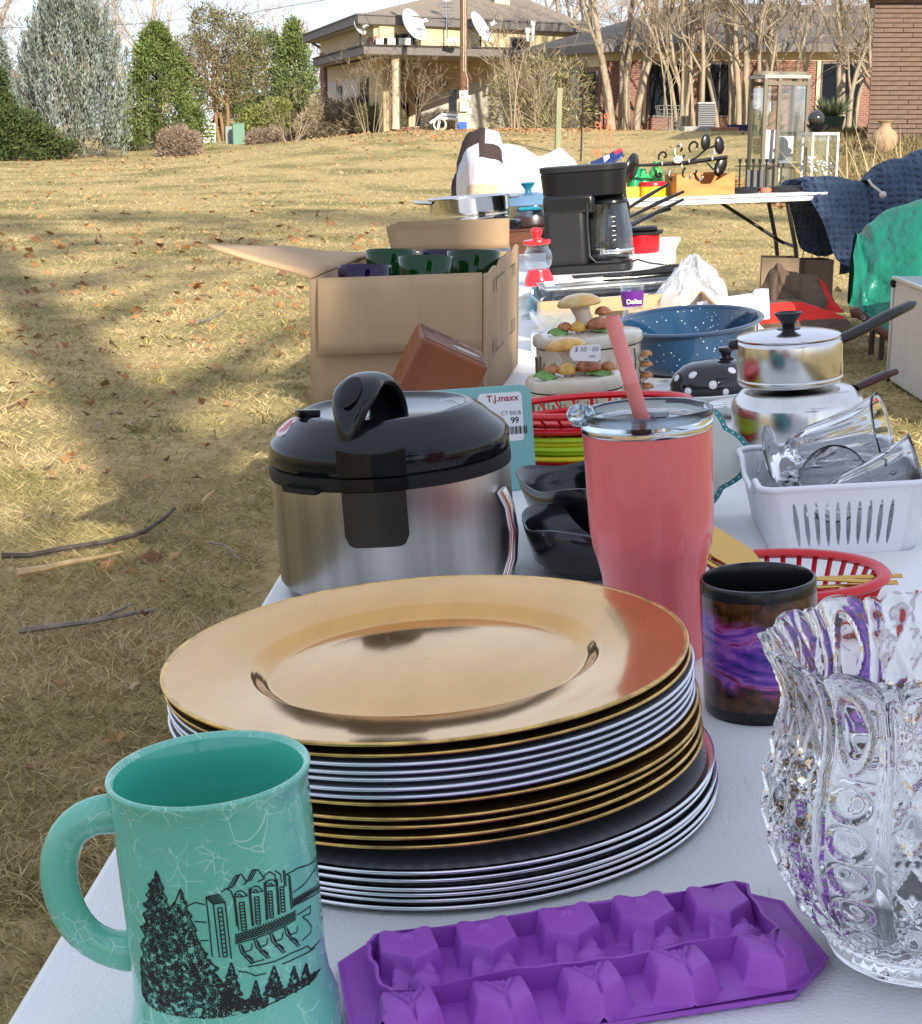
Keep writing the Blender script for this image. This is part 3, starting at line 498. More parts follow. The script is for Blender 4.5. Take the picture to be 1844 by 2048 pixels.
# ------------------------------------------------------------------ purple silicone mould
def mould():
    mp = mat('purple_silicone', (.32, .07, .46), .48, col2=(.37, .095, .52), vs=20, sss=.0, bump=.05, bs=300)
    t = thing('silicone_mould', 'purple silicone mould with leaf shaped lumps beside the plate stack', 'baking mould', TT(-.0073, .731, .0015, .215))
    Lx, Ly = .119, .058
    lump_b = [(-.083, .018), (-.043, .018), (.0, .018), (.040, .019), (.080, .019)]
    lump_f = [(-.090, -.041), (-.046, -.041), (-.002, -.040), (.042, -.039), (.088, -.036)]
    def pent(x, y, r): return max(abs(x)*.98+y*.05, abs(x)*.62-y*.86, y*.92+.12*r*math.cos(6*x/r) if r else 0)
    def H(x, y):
        z = .003
        for cx, cy in lump_b:
            dx, dy = x-cx, y-cy; d = pent(dx, dy, .019)/.0168
            z = max(z, .003+.0150*sm(1.0, .78, d))
            # raised arch with beads on the inner face
            tt = (.009-dy)/.034
            if 0 < tt < 1:
                e_ = abs(dx)/(.0108*math.sqrt(tt)); hh = .0160*(1-tt)**.8
                if e_ < 1: z = max(z, .0042+hh-.0012*(1-e_))
                elif e_ < 1.38: z = max(z, .0032+hh*sm(1.42, 1.12, e_)+.0012*abs(math.sin(tt*26)))
            q2 = math.hypot(dx-.004, dy+.027)/.0095; z = max(z, .003+.0125*math.sqrt(max(0, 1-q2*q2))+(.0006*math.sin(dx*2600)*math.sin(dy*2600) if q2 < .9 else 0))
        for cx, cy in lump_f:
            dx, dy = x-cx, y-cy; d = pent(dx, dy, .021)/.0172
            h = .0165*sm(1.0, .68, d)*(1-.18*min(1, (dx*dx+dy*dy)/.0004)); z = max(z, .003+h)
            if d < .75:
                v = 1 if d > .7 else min(abs(dx-.001), abs(abs(dx)-.45*(dy+.004)) if dy > -.004 else 1, abs(abs(dx)-.5*(dy-.004)) if dy > .004 else 1); z -= .0019*sm(.0013, .0003, v)
        e = max(abs(x)-Lx, abs(y)-Ly, (abs(x)+abs(y)-(Lx+Ly-.026))*.72); z += .0016*sm(-.003, -.001, e)
        return z+.0008*math.sin(x*40+y*15)+(.010*sm(.05, .125, x)*sm(-.02, -.056, y) if x > 0 else 0)*.2
    nx, ny = 300, 150; b = B()
    def clampP(i, j):
        x, y = -Lx+2*Lx*i, -Ly+2*Ly*j
        lim = Lx+Ly-.026; s = abs(x)+abs(y)
        if s > lim: k = (s-lim)/2; x -= math.copysign(k, x); y -= math.copysign(k, y)
        return (x, y, H(x, y))
    b.grid(nx, ny, clampP); part('tray_body', b, mp, t, ang=75, solid=.0)
    b = B(); b.prism([(.985*x, .97*y) for x, y in [(-Lx, -Ly+.026), (-Lx+.026, -Ly), (Lx-.026, -Ly), (Lx, -Ly+.026), (Lx, Ly-.026), (Lx-.026, Ly), (-Lx+.026, Ly), (-Lx, Ly-.026)]], 0, .0028); part('tray_base', b, mp, t)
    # thin wavy wall standing round the inner row
    ring = []; c = [(-.098, .037), (.093, .039), (.099, .034), (.099, -.010), (.094, -.0165), (-.097, -.0185), (-.102, -.013), (-.102, .032)]
    for (xa, ya), (xb, yb) in zip(c, c[1:]+c[:1]):
        n = max(2, int(math.hypot(xb-xa, yb-ya)/.003)); ring += [(xa+(xb-xa)*k/n, ya+(yb-ya)*k/n) for k in range(n)]
    b = B(); n = len(ring); vs = []
    for k, (x, y) in enumerate(ring):
        s = .001*math.sin(k*.33)+.0007*math.sin(k*.9); top = .0145+.0012*math.sin(k*.21+1)
        cx, cy = -.0015, .010; dx, dy = x-cx, y-cy; l_ = math.hypot(dx, dy); ux, uy = dx/l_, dy/l_
        for q, off in ((.002, -.0013), (top, -.0009+s), (top, .0009+s), (.002, .0013)): vs.append((x+ux*off, y+uy*off, q))
    fs = [(4*k+a, 4*k+a+1, 4*((k+1) % n)+a+1, 4*((k+1) % n)+a) for k in range(n) for a in range(3)]
    b.add(vs, fs); part('inner_wall', b, mp, t, ang=50)
mould()

# ------------------------------------------------------------------ pressed glass vase
def vase():
    m = mat('pressed_glass', (1., 1., 1.), .012, trans=1, ior=1.38)
    t = thing('glass_vase', 'clear pressed glass vase with scalloped rim and cut patterns', 'vase', TT(.1655, .748, .0005, .72))
    Hh = .159
    pr = [(0, .046), (.004, .0475), (.010, .047), (.018, .054), (.03, .0625), (.05, .0710), (.07, .0745), (.09, .0735), (.108, .0695), (.122, .0655), (.134, .0645), (.146, .0670), (.156, .0715), (.163, .0750), (.166, .0755)]
    def base(z):
        for (z0, r0), (z1, r1) in zip(pr, pr[1:]):
            if z <= z1: return r0+(r1-r0)*sm(z0, z1, z)*.5+(r1-r0)*(z-z0)/(z1-z0)*.5
        return pr[-1][1]
    n, nz_ = 480, 210
    def disp(a, z):
        q = (a/(2*PI)*6) % 1; d = 0                                   # six repeats: column, groove, diamond panel
        if z > .016:
            if q < .34:                                               # thumbprint column
                u = (q-.17)/.17; d += .0026*(1-u*u)
                if z < .112:
                    pc = (z-.018)/.0185; zc = (pc % 1)-.5; rr = math.hypot(u/.78, zc/.44)
                    if pc < 5: d += -.0024*sm(1.0, .8, rr)+.0012*sm(.16, .0, abs(rr-1.0))+.0012*sm(.75, 0, rr)
                else:
                    rr = math.hypot(u/.7, (z-.134)/.018); d += -.0016*sm(1, .75, rr)+.001*sm(.15, 0, abs(rr-1))
            elif q < .44 or q > .90:                                  # smooth rib
                u = ((q-.39)/.05) if q < .5 else ((q-.95)/.05); d += .0020*math.sqrt(max(0, 1-u*u))-.0008
            else:                                                     # diamond cut
                f = sm(.120, .112, z)*.8+.2; x = (q-.44)/.46*2.0; y = z/.030
                p, r_ = (x+y) % 1, (x-y) % 1; tri = min(abs(p-.5), abs(r_-.5))*2
                big = min(min(p, 1-p), min(r_, 1-r_)); d += f*(.0034*min(1, big*3.2)-.0022)
                x2, y2 = (x*4+y*4) % 1, (x*4-y*4) % 1; sub = min(abs(x2-.5), abs(y2-.5)); 
                if (int((x+y)//1)+int((x-y)//1)) % 2: d += f*.0016*(1-sub*2)
                else: d += f*.0018*sm(.5, .2, math.hypot((p-.5), (r_-.5)))
        if z < .016: d += .0007*abs(math.sin(a*24))*sm(.002, .012, z)
        return d
    def rimz(a):
        q = (a/(2*PI)*12) % 1; return .0075*math.sqrt(max(0, 1-((q-.38)/.38)**2)) if q < .76 else .0045*math.sqrt(max(0, 1-((q-.88)/.12)**2))
    b = B(); vs = []
    for j in range(nz_+1):
        z = Hh*j/nz_; top = sm(.135, .166, z)
        for i in range(n):
            a = 2*PI*i/n; lob = rimz(a); r = base(z)+disp(a, z)+top*(lob*.26); vs.append((r*math.cos(a), r*math.sin(a), z+top*(lob-.003)))
    o_n = len(vs); ni = 70
    for j in range(ni+1):                                             # inner skin
        z = Hh-(Hh-.010)*j/ni; top = sm(.135, .166, z); edge = .0042 if j > 2 else (.0016, .0028, .0038)[j]
        for i in range(n):
            a = 2*PI*i/n; lob = rimz(a); r = (base(z)-edge-.001+top*lob*.22)*(1 if j < ni-1 else (.8 if j == ni-1 else .001))
            if j > ni-6: r = min(r, .040*(1 if j < ni else .001))
            zz = z+top*(lob-.003)+(.0012 if j == 0 else 0); vs.append((r*math.cos(a), r*math.sin(a), zz if j < ni else .009))
    rows = nz_+ni+2
    fs = [(k*n+i, k*n+(i+1) % n, (k+1)*n+(i+1) % n, (k+1)*n+i) for k in range(rows-1) for i in range(n)]
    fs.append(tuple(reversed(range(n))))
    b.add(vs, fs); part('bowl', b, m, t, ang=42)
vase()

# ------------------------------------------------------------------ black mug with purple swirl
def swirl_mug():
    m = mat('swirl_print', (.01, .01, .01), .16, coat=.3); t_ = m.node_tree; p = t_.nodes['Principled BSDF']; l = t_.links.new
    co = t_.nodes.new('ShaderNodeTexCoord'); sx = t_.nodes.new('ShaderNodeSeparateXYZ'); l(co.outputs['Object'], sx.inputs[0])
    def nzz(sc, st, d=6, dist=1.5):
        k = t_.nodes.new('ShaderNodeMapping'); k.inputs['Scale'].default_value = st; l(co.outputs['Object'], k.inputs[0])
        n = t_.nodes.new('ShaderNodeTexNoise'); n.inputs['Scale'].default_value = sc; n.inputs['Detail'].default_value = d; n.inputs['Distortion'].default_value = dist; l(k.outputs[0], n.inputs['Vector']); return n.outputs[0]
    c = ramp(t_, nzz(16, (1, 1, 3.2), 7, 2.2), [(.28, (.012, .008, .03)), (.38, (.05, .02, .28)), (.47, (.20, .05, .42)), (.54, (.42, .16, .55)), (.6, (.40, .03, .16)), (.68, (.03, .015, .10)), (.8, (.5, .2, .5))])
    rust = ramp(t_, nzz(160, (1, 1, 1), 4, 0), [(.35, (.025, .009, .004)), (.7, (.13, .045, .015))])
    # band edges wander up and down round the mug
    e = t_.nodes.new('ShaderNodeTexNoise'); e.inputs['Scale'].default_value = 20; k = t_.nodes.new('ShaderNodeMapping'); k.inputs['Scale'].default_value = (1, 1, .15); l(co.outputs['Object'], k.inputs[0]); l(k.outputs[0], e.inputs['Vector'])
    ad = t_.nodes.new('ShaderNodeMath'); ad.operation = 'MULTIPLY_ADD'; l(e.outputs[0], ad.inputs[0]); ad.inputs[1].default_value = .045; l(sx.outputs['Z'], ad.inputs[2])
    f = ramp(t_, ad.outputs[0], [(0, (0, 0, 0)), (.046, (0, 0, 0)), (.050, (1, 1, 1)), (.091, (1, 1, 1)), (.0955, (0, 0, 0))])
    mi = t_.nodes.new('ShaderNodeMix'); mi.data_type = 'RGBA'; l(f, mi.inputs[0]); l(rust, mi.inputs[6]); l(c, mi.inputs[7]); l(mi.outputs[2], p.inputs['Base Color'])
    t = thing('mug', 'glossy black mug with a purple and blue swirl beside the plate stack', 'mug', TT(.130, 1.095, 0))
    b = B(); b.lathe([(.0408, .0095), (.0408, .0885)], 96); part('printed_band', b, m, t)
    b = B(); b.lathe([(.0005, .002), (.036, .001), (.0385, 0), (.0402, .003), (.0406, .0094)], 96); part('base', b, M['black'], t, ang=60)
    b = B(); b.lathe([(.0406, .0886), (.0407, .095), (.0398, .097), (.0384, .097), (.0375, .0945), (.0368, .08), (.0365, .008), (.0005, .006)], 96); part('interior', b, M['black'], t, ang=60)
    b = B(); b.tube([(.040, 0, .078), (.056, 0, .076), (.066, 0, .062), (.066, 0, .042), (.057, 0, .026), (.040, 0, .022)], .0055, 12, M=RM(0, 0, 1.05)); part('handle', b, M['black'], t, sub=1)
swirl_mug()

# ------------------------------------------------------------------ coral tumbler, lid, straw
def tumbler():
    t = thing('tumbler', 'coral pink insulated tumbler with a clear lid', 'tumbler', TT(.064, 1.225, 0))
    mc = mat('coral_enamel', (.80, .165, .17), .22, coat=.35, var=.02, vs=6)
    b = B(); b.lathe([(.0005, .003), (.034, .002), (.0365, 0), (.0372, .003), (.0385, .02), (.0400, .058), (.0408, .068), (.0435, .080), (.0468, .092), (.0482, .103), (.0488, .115), (.0502, .183)], 96); part('body', b, mc, t, ang=60)
    b = B(); b.lathe([(.0503, .1832), (.0510, .1845), (.0508, .187), (.049, .187), (.0475, .18), (.046, .10), (.036, .06), (.033, .01), (.0005, .008)], 96); part('steel_lip', b, M['chrome'], t, ang=60)
    lid = mat('clear_lid', (.82, .9, .95), .04, trans=1, ior=1.4)
    b = B(); b.lathe([(.0475, .186), (.0508, .1872), (.0515, .189), (.0515, .196), (.0508, .1985), (.0495, .1995), (.0485, .199), (.0475, .1945), (.0465, .1915), (.0005, .1905), (.0005, .1885), (.0465, .1885)], 96); lo = part('lid', b, lid, t, ang=50)
    b = B(); b.prism(rrect(.016, .03, .007), .1895, .1945); part('lid_tab', b, lid, lo, M=TR(-.05, -.004, .0015), bevel=.0015)
    b = B(); b.ell((-.0505, -.004, .1985), (.0115, .010, .008), 16, 10); part('lid_hinge', b, lid, lo)
    b = B(); b.prism(rrect(.018, .016, .006), .1935, .1965); part('lid_tab', b, lid, lo, M=TR(.054, .012, .001), bevel=.001)
    b = B(); b.prism(rrect(.015, .010, .004), .191, .1965); part('slider', b, mat('frosted_slider', (.6, .66, .72), .35, trans=.3), lo, M=TR(.010, .003, 0), bevel=.001)
    b = B(); b.prism(rrect(.03, .0125, .006), .1907, .1922); part('slider_track', b, lid, lo, M=TR(.012, .003, 0), bevel=.0006)
    ms = mat('coral_straw', (.84, .27, .245), .3)
    a = Vector((.009, 0, .155)); d = Vector((-.0285, .002, .117)); e = Vector((-.0015, 0, .008)); b = B()
    p0, p1 = a, a+d; b.tube([p0, p0+d*.55, p0+d*.56, p0+d*.57, p1], [.0060, .0060, .0064, .0060, .0060], 20, caps=False)
    b.tube([p0, p1], .0050, 20, caps=False)
    ring = B(); solo('straw', 'coral pink straw standing in the lidded tumbler', 'straw', b, ms, TT(.064-.004, 1.225-.006, 0))
tumbler()
# ------------------------------------------------------------------ rice cooker
def cooker():
    t = thing('rice_cooker', 'black and steel cooker with a domed lid behind the plate stack', 'cooker', TT(-.166, 1.485, 0))
    mb = mat('gloss_black_plastic', (.006, .006, .008), .13, coat=.1, spec=.4); ms = mat('cooker_steel', (.50, .48, .45), .34, 1, var=.38, vs=15, stretch=(1, 1, .02), aniso=.8, detail=3.)  # steel colour carries light and dark upright bands that imitate streaked reflections
    R = .1135
    b = B(); b.lathe([(R-.002, .012), (R, .016), (R, .1140)], 128); part('steel_body', b, ms, t)
    b = B(); b.lathe([(.0005, 0), (R-.012, 0), (R-.006, .004), (R-.003, .012)], 96); part('base', b, mb, t)
    b = B(); b.lathe([(R+.0008, .1137), (R+.0012, .1155), (R+.0010, .1255), (R-.0015, .1267)], 128); part('rim_band', b, M['matte'], t)
    b = B(); b.lathe([(R-.002, .1271), (R+.0006, .1283), (R+.0006, .1445), (R-.003, .150), (R-.013, .1575), (.092, .1655), (.083, .1710), (.079, .1725), (.076, .172), (.073, .1695), (.060, .168), (.0005, .1665)], 128)
    part('lid', b, mb, t, ang=70)
    def cyl(phi, w, r): a = math.radians(phi)-PI/2; return (r*math.cos(a), r*math.sin(a), w)
    def patch(b, p0, p1, w0, w1, r, th, rad=0, mi=0, top=None):
        n, k = 16, 10
        def f(u, v):
            x = p0+(p1-p0)*u; lo = w0
            if rad:
                e = min(u, 1-u)*abs(p1-p0)*math.pi/180*r; lo = w0+(rad-math.sqrt(max(0, rad*rad-(rad-min(e, rad))**2)))
            hi = w1-(top*(2*u-1)**2 if top else 0)
            return x, lo+(hi-lo)*v
        b.grid(n, k, lambda u, v: cyl(*f(u, v), r+th))
        for ed in (lambda q: f(q, 0), lambda q: f(1-q, 1), lambda q: f(1, q), lambda q: f(0, 1-q)):
            b.grid(12, 1, lambda u, v: cyl(*ed(u), r+th*v))
    b = B(); patch(b, -16.5, 12, .064, .1140, R, .0040, .010); part('latch_plate', b, mat('smoked_plastic', (.022, .018, .013), .3), t)
    b = B(); patch(b, -17.5, 13, .1150, .126, R+.0012, .003); patch(b, -17.5, 13, .128, .148, R+.0010, .0035, 0, 0, -.0045); part('lid_latch', b, mb, t)
    b = B(); patch(b, -48, -28, .1125, .1175, R+.001, .008); b.grid(8, 1, lambda u, v: cyl(-48+20*u, .1175, R+.001+.008*v)); b.grid(8, 1, lambda u, v: cyl(-48+20*u, .1125, R+.009-.008*v)); part('side_grip', b, M['matte'], t)
    # arched handle over the lid, leaf shaped front face with an oval button
    b = B(); n = 26; sect = []
    for i in range(n+1):
        s = i/n; ang = PI*(-.10+1.12*s)
        y = -.036-.040*math.cos(ang); z = .152+.046*math.sin(ang)**.8 if math.sin(ang) > 0 else .152+.05*math.sin(ang)
        wd = .0205*min(1, .12+2.6*s)*(1-.15*s) if s < .5 else .0175
        sect.append((y, z, wd))
    th = .0075; vs = []
    for i, (y, z, wd) in enumerate(sect):
        y0, z0, _ = sect[max(0, i-1)]; y1, z1, _ = sect[min(n, i+1)]; d = math.hypot(y1-y0, z1-z0); ny, nz_ = -(z1-z0)/d, (y1-y0)/d
        if ny*(y+.036)+nz_*(z-.14) < 0: ny, nz_ = -ny, -nz_
        for sx_, so in ((-1, -.7), (-1, .1), (-.72, .75), (0, 1), (.72, .75), (1, .1), (1, -.7), (0, -.85)): vs.append((sx_*wd, y+ny*th*so, z+nz_*th*so))
    fs = [(8*i+k, 8*i+(k+1) % 8, 8*(i+1)+(k+1) % 8, 8*(i+1)+k) for i in range(n) for k in range(8)]+[tuple(reversed(range(8))), tuple(8*n+k for k in range(8))]
    hM = TR(.002, -.006, -.026) @ RM(0, 0, -.32) @ Matrix.Scale(1.16, 4)
    b.add(vs, fs); h = part('handle', b, mb, t, M=hM, ang=60, sub=1)
    i = 9; y, z, _ = sect[i]; y0, z0, _ = sect[i-1]; y1, z1, _ = sect[i+1]
    b = B(); b.ell((0, 0, 0), (.0095, .0165, .003), 24, 8); part('button', b, M['matte'], h, M=TR(0, y-.0065, z+.004) @ RM(math.atan2(z1-z0, y1-y0), 0, 0))
    b = B(); b.box((0, 0, 0), (.022, .012, .007)); part('steam_valve', b, mb, t, M=TR(-.070, -.030, .174) @ RM(0, .12, .5), bevel=.0015)
    b = B(); b.prism([(.013*math.cos(k*PI/12), .0075*math.sin(k*PI/12)) for k in range(24)], 0, .0006)
    st = part('sticker', b, mat('pale_sticker', (.72, .6, .62), .5), t, M=TR(-.0895, -.035, .1630) @ RM(.0, -.60, .5) @ RM(.3, 0, 0)); b = B(); b.box((0, .0015, .0009), (.016, .0013, .0002)); b.box((0, -.0015, .0009), (.012, .001, .0002)); part('sticker_print', b, M['red'], st)
    # folded strip of clear tape on the right of the lid
    tp = thin_glass('tape', (.80, .82, .84), .5, .25); b = B(); b.grid(12, 5, lambda u, v: (.052+.056*u, -.012+.026*v+.004*u, .1745-.034*u*u+.002*math.sin(9*u+5*v))); part('tape', b, tp, t)
    b = B(); b.tube([cyl(62, .012, R+.006), cyl(66, .03, R+.009), cyl(68, .055, R+.010), cyl(67, .08, R+.008), cyl(64, .096, R+.004)], .0028, 8, flat=2.2); part('chrome_trim', b, M['chrome'], t)
cooker()

# ------------------------------------------------------------------ wavy black bowls
def wavy(label, M_, R, Hh, ph, lo=.6):
    b = B(); n = 96
    def f(a, r, z, k):
        s = (z/Hh)**1.5; w = math.cos(4*a+ph); return (r*(1+.05*s*w), z*(1+.08*w*s))
    b.lathe([(.0005, .002), (R*lo*.6, .0015), (R*lo, .003), (R*.86, Hh*.3), (R*.95, Hh*.7), (R, Hh)], n, f); return solo('wavy_bowl', label, 'bowl', b, mat('black_vinyl', (.010, .010, .013), .16, var=.2, bump=.06, bs=6, coat=.2), M_, 'wavy black bowls', ang=80, solid=.002)
wavy('taller wavy black bowl with a shiny inside behind the tumbler', TT(.045, 1.632, 0), .094, .064, 1.1)
wavy('wavy rimmed black bowl nearest the gold plates', TT(.030, 1.49, 0), .076, .052, 2.3)

# ------------------------------------------------------------------ teal cutting board with label
def board():
    t = thing('cutting_board', 'teal plastic cutting board with a white price label', 'cutting board', TT(-.126, 1.86, .0, .05, -.16))
    mt = mat('teal_board', (.20, .44, .43), .45, var=.04)
    b = B(); b.prism([(x, y+.0625) for x, y in rrect(.18, .125, .012)], -.003, .003, M=RM(PI/2)); part('board', b, mt, t, bevel=.001)
    b = B(); b.prism([(x, y) for x, y in rrect(.052, .058, .005)], 0, .0004, M=RM(PI/2)); lb = part('price_label', b, M['paper'], t, M=TR(.053, -.0032, .088))
    k = RM(PI/2)
    text('label_print', 'T.J.maxx', .0108, mat('label_red', (.35, .01, .05), .6), lb, TR(.003, -.0007, .022) @ k, True)
    text('label_print', 'CT 05LB', .0065, M['ink'], lb, TR(.012, -.0007, .004) @ k)
    text('label_print', '99', .010, M['ink'], lb, TR(.016, -.0007, -.005) @ k, True)
    b = B(); x = .004
    for i in range(13): wd = random.choice((.0006, .0011, .0015)); b.box((x, -.0007, -.0165), (wd, .0002, .009)); x += wd+random.choice((.0007, .0012))
    part('barcode', b, M['ink'], lb)
board()

# ------------------------------------------------------------------ oval baskets
def basket(name, label, M_, a, c, h, m, group, posts=34, rimr=.0042, cat='basket'):
    t = thing(name, label, cat, M_, group); s = .80
    E_ = lambda k, n, q, z: (a*q*math.cos(2*PI*k/n), c*q*math.sin(2*PI*k/n), z)
    def ring(q, z, r, fl=1., n=72):
        b = B(); vs = []
        for k in range(n):
            x, y, _ = E_(k, n, q, z); ux, uy = math.cos(2*PI*k/n), math.sin(2*PI*k/n)
            for j in range(6): g = 2*PI*j/6; vs.append((x+ux*r*math.cos(g)*fl, y+uy*r*math.cos(g)*fl, z+r*math.sin(g)))
        b.add(vs, [(6*k+j, 6*((k+1) % n)+j, 6*((k+1) % n)+(j+1) % 6, 6*k+(j+1) % 6) for k in range(n) for j in range(6)]); return b
    part('rim', ring(1, h, rimr, 1.5), m, t, ang=80); part('lower_ring', ring(s*.985+.015, h*.22, rimr*.8), m, t, ang=80)
    b = B(); n = 72; b.add([E_(k, n, s, 0) for k in range(n)]+[E_(k, n, s, .002) for k in range(n)]+[E_(k, n, s+.03, h*.24) for k in range(n)], [tuple(reversed(range(n)))]+[tuple(range(n, 2*n))]+[(n+k, n+(k+1) % n, 2*n+(k+1) % n, 2*n+k) for k in range(n)]); part('floor', b, m, t, ang=50)
    if posts:
        me = None
        for k in range(posts):
            x0, y0, _ = E_(k+.5, posts, s+.02, 0); x1, y1, _ = E_(k+.5, posts, 1, 0)
            b = B(); b.tube([(x0, y0, h*.15), (x1, y1, h)], .0022, 4); part('rib', b, m, t, ang=0)
    return t
RB = 'oval plastic food baskets'
yel, lime, dred = mat('yellow_plastic', (.72, .55, .02), .35), mat('lime_plastic', (.42, .60, .03), .35), mat('dark_red_plastic', (.42, .006, .012), .3)
for i, (z, m, c) in enumerate([(.0062, dred, 'lowest red basket'), (.0115, dred, 'second red basket from the bottom'), (.017, dred, 'third red basket from the bottom'), (.0225, yel, 'lower yellow basket'), (.029, lime, 'lower lime green basket'), (.0345, lime, 'upper lime green basket'), (.040, yel, 'upper yellow basket'), (.046, lime, 'topmost lime green basket'), (.056, M['red'], 'red basket second from the top'), (.0745, M['red'], 'topmost red basket')]):
    o = basket('food_basket', c+' in the stack behind the teal cutting board', TT(.040+.002*math.sin(i*2), 1.995+.002*math.cos(i*3), max(0.0002, z-(.006 if i < 8 else .018)), .02*math.sin(i)), .120, .078, .006 if i < 8 else .018, m, RB, posts=0 if i < 8 else 30, rimr=.0034 if i < 8 else .0046)
cb = basket('food_basket', 'open red oval basket holding gold cutlery behind the swirl mug', TT(.176, 1.31, 0, -.25), .083, .070, .036, M['red'], RB, posts=36)
def blade(name, label, cat, b, M_, g): return solo(name, label, cat, b, M['gold'], M_, g, ang=50)
b = B(); b.prism([(-.012, 0), (-.022, .05), (-.02, .085), (.012, .10), (.018, .05), (.006, 0)], 0, .0016); b.tube([(0, .0, .001), (0, -.05, -.004), (0, -.075, -.004)], .004, 8, flat=.5)
blade('cake_server', 'flat gold cake server leaning out of the red basket', 'server', b, TT(.166, 1.312, .030, .55, .30), 'gold cutlery in the red basket')
b = B(); b.ell((0, .055, .0), (.016, .024, .006), 20, 10); b.tube([(0, .035, 0), (0, .0, .002), (0, -.05, -.004)], .0035, 8, flat=.6)
blade('spoon', 'gold spoon with its bowl up behind the coral tumbler', 'spoon', b, TT(.135, 1.325, .032, .65, .30), 'gold cutlery in the red basket')
def fork(label, M_, m, g):
    b = B(); b.tube([(0, -.07, 0), (0, 0, .003), (0, .03, .001), (0, .042, 0)], [.004, .0028, .003, .007], 8, flat=.45)
    for x in (-.0065, -.0022, .0022, .0065): b.tube([(x*.9, .04, 0), (x, .055, -.001), (x, .078, .003)], [.0017, .0016, .0010], 6)
    return solo('fork', label, 'fork', b, m, M_, g, ang=50)
fork('gold fork lying uppermost in the red basket', TT(.190, 1.300, .032, 1.35), M['gold'], 'gold cutlery in the red basket')
fork('gold fork lying crosswise at the bottom of the red basket', TT(.200, 1.288, .027, 1.75), M['gold'], 'gold cutlery in the red basket')
fork('gold fork lying against the back of the red basket', TT(.180, 1.325, .010, 1.1), M['gold'], 'gold cutlery in the red basket')
b = B(); b.prism([(-.007, 0), (-.007, .07), (0, .085), (.006, .07), (.005, 0)], 0, .0012); b.tube([(0, 0, .0006), (0, -.07, .0006)], .0035, 8, flat=.5)
blade('table_knife', 'gold table knife lying across the red basket', 'knife', b, TT(.205, 1.312, .030, 1.5), 'gold cutlery in the red basket')
fork('grey plastic fork at the right edge behind the vase', TT(.247, 1.235, .004, -.7, .06), mat('grey_plastic', (.42, .43, .46), .3), None)

# ------------------------------------------------------------------ scalloped plaque behind the tumbler
def plaque():
    t = thing('scalloped_plate', 'white scalloped plate with a teal dotted rim behind the tumbler', 'plate', TT(.108, 1.70, .062, -.02, PI/2-.22))
    def out(k): 
        p = []
        for i in range(120):
            a = 2*PI*i/120; r = (1+.17*abs(math.cos(2.5*a+.2))-.06)*k; p.append((.083*r*math.cos(a), .060*r*math.sin(a)))
        return p
    b = B(); b.prism(out(1), -.003, 0); part('rim', b, mat('teal_rim', (.03, .26, .28), .3), t, bevel=.001)
    b = B(); b.prism(out(.92), 0.0001, .0022); part('face', b, mat('cream_ceramic', (.66, .68, .60), .3, var=.04), t, bevel=.001)
    b = B(); q = out(.955)
    for i in range(0, 120, 2): b.ell((q[i][0], q[i][1], .0004), (.0011, .0011, .0008), 8, 5)
    part('dots', b, M['white'], t, kind='stuff')
    b = B(); b.prism([(.006*math.cos(k*PI/8)-.062, .009*math.sin(k*PI/8)+.02) for k in range(16)], .0022, .0026); part('painted_spot', b, mat('tan_paint', (.45, .28, .14), .5), t)
    b = B(); b.prism([(.002*math.cos(k*PI/8)-.064, .004*math.sin(k*PI/8)+.024) for k in range(16)], .0022, .0029); part('painted_spot', b, mat('brown_paint', (.10, .03, .015), .5), t)
plaque()

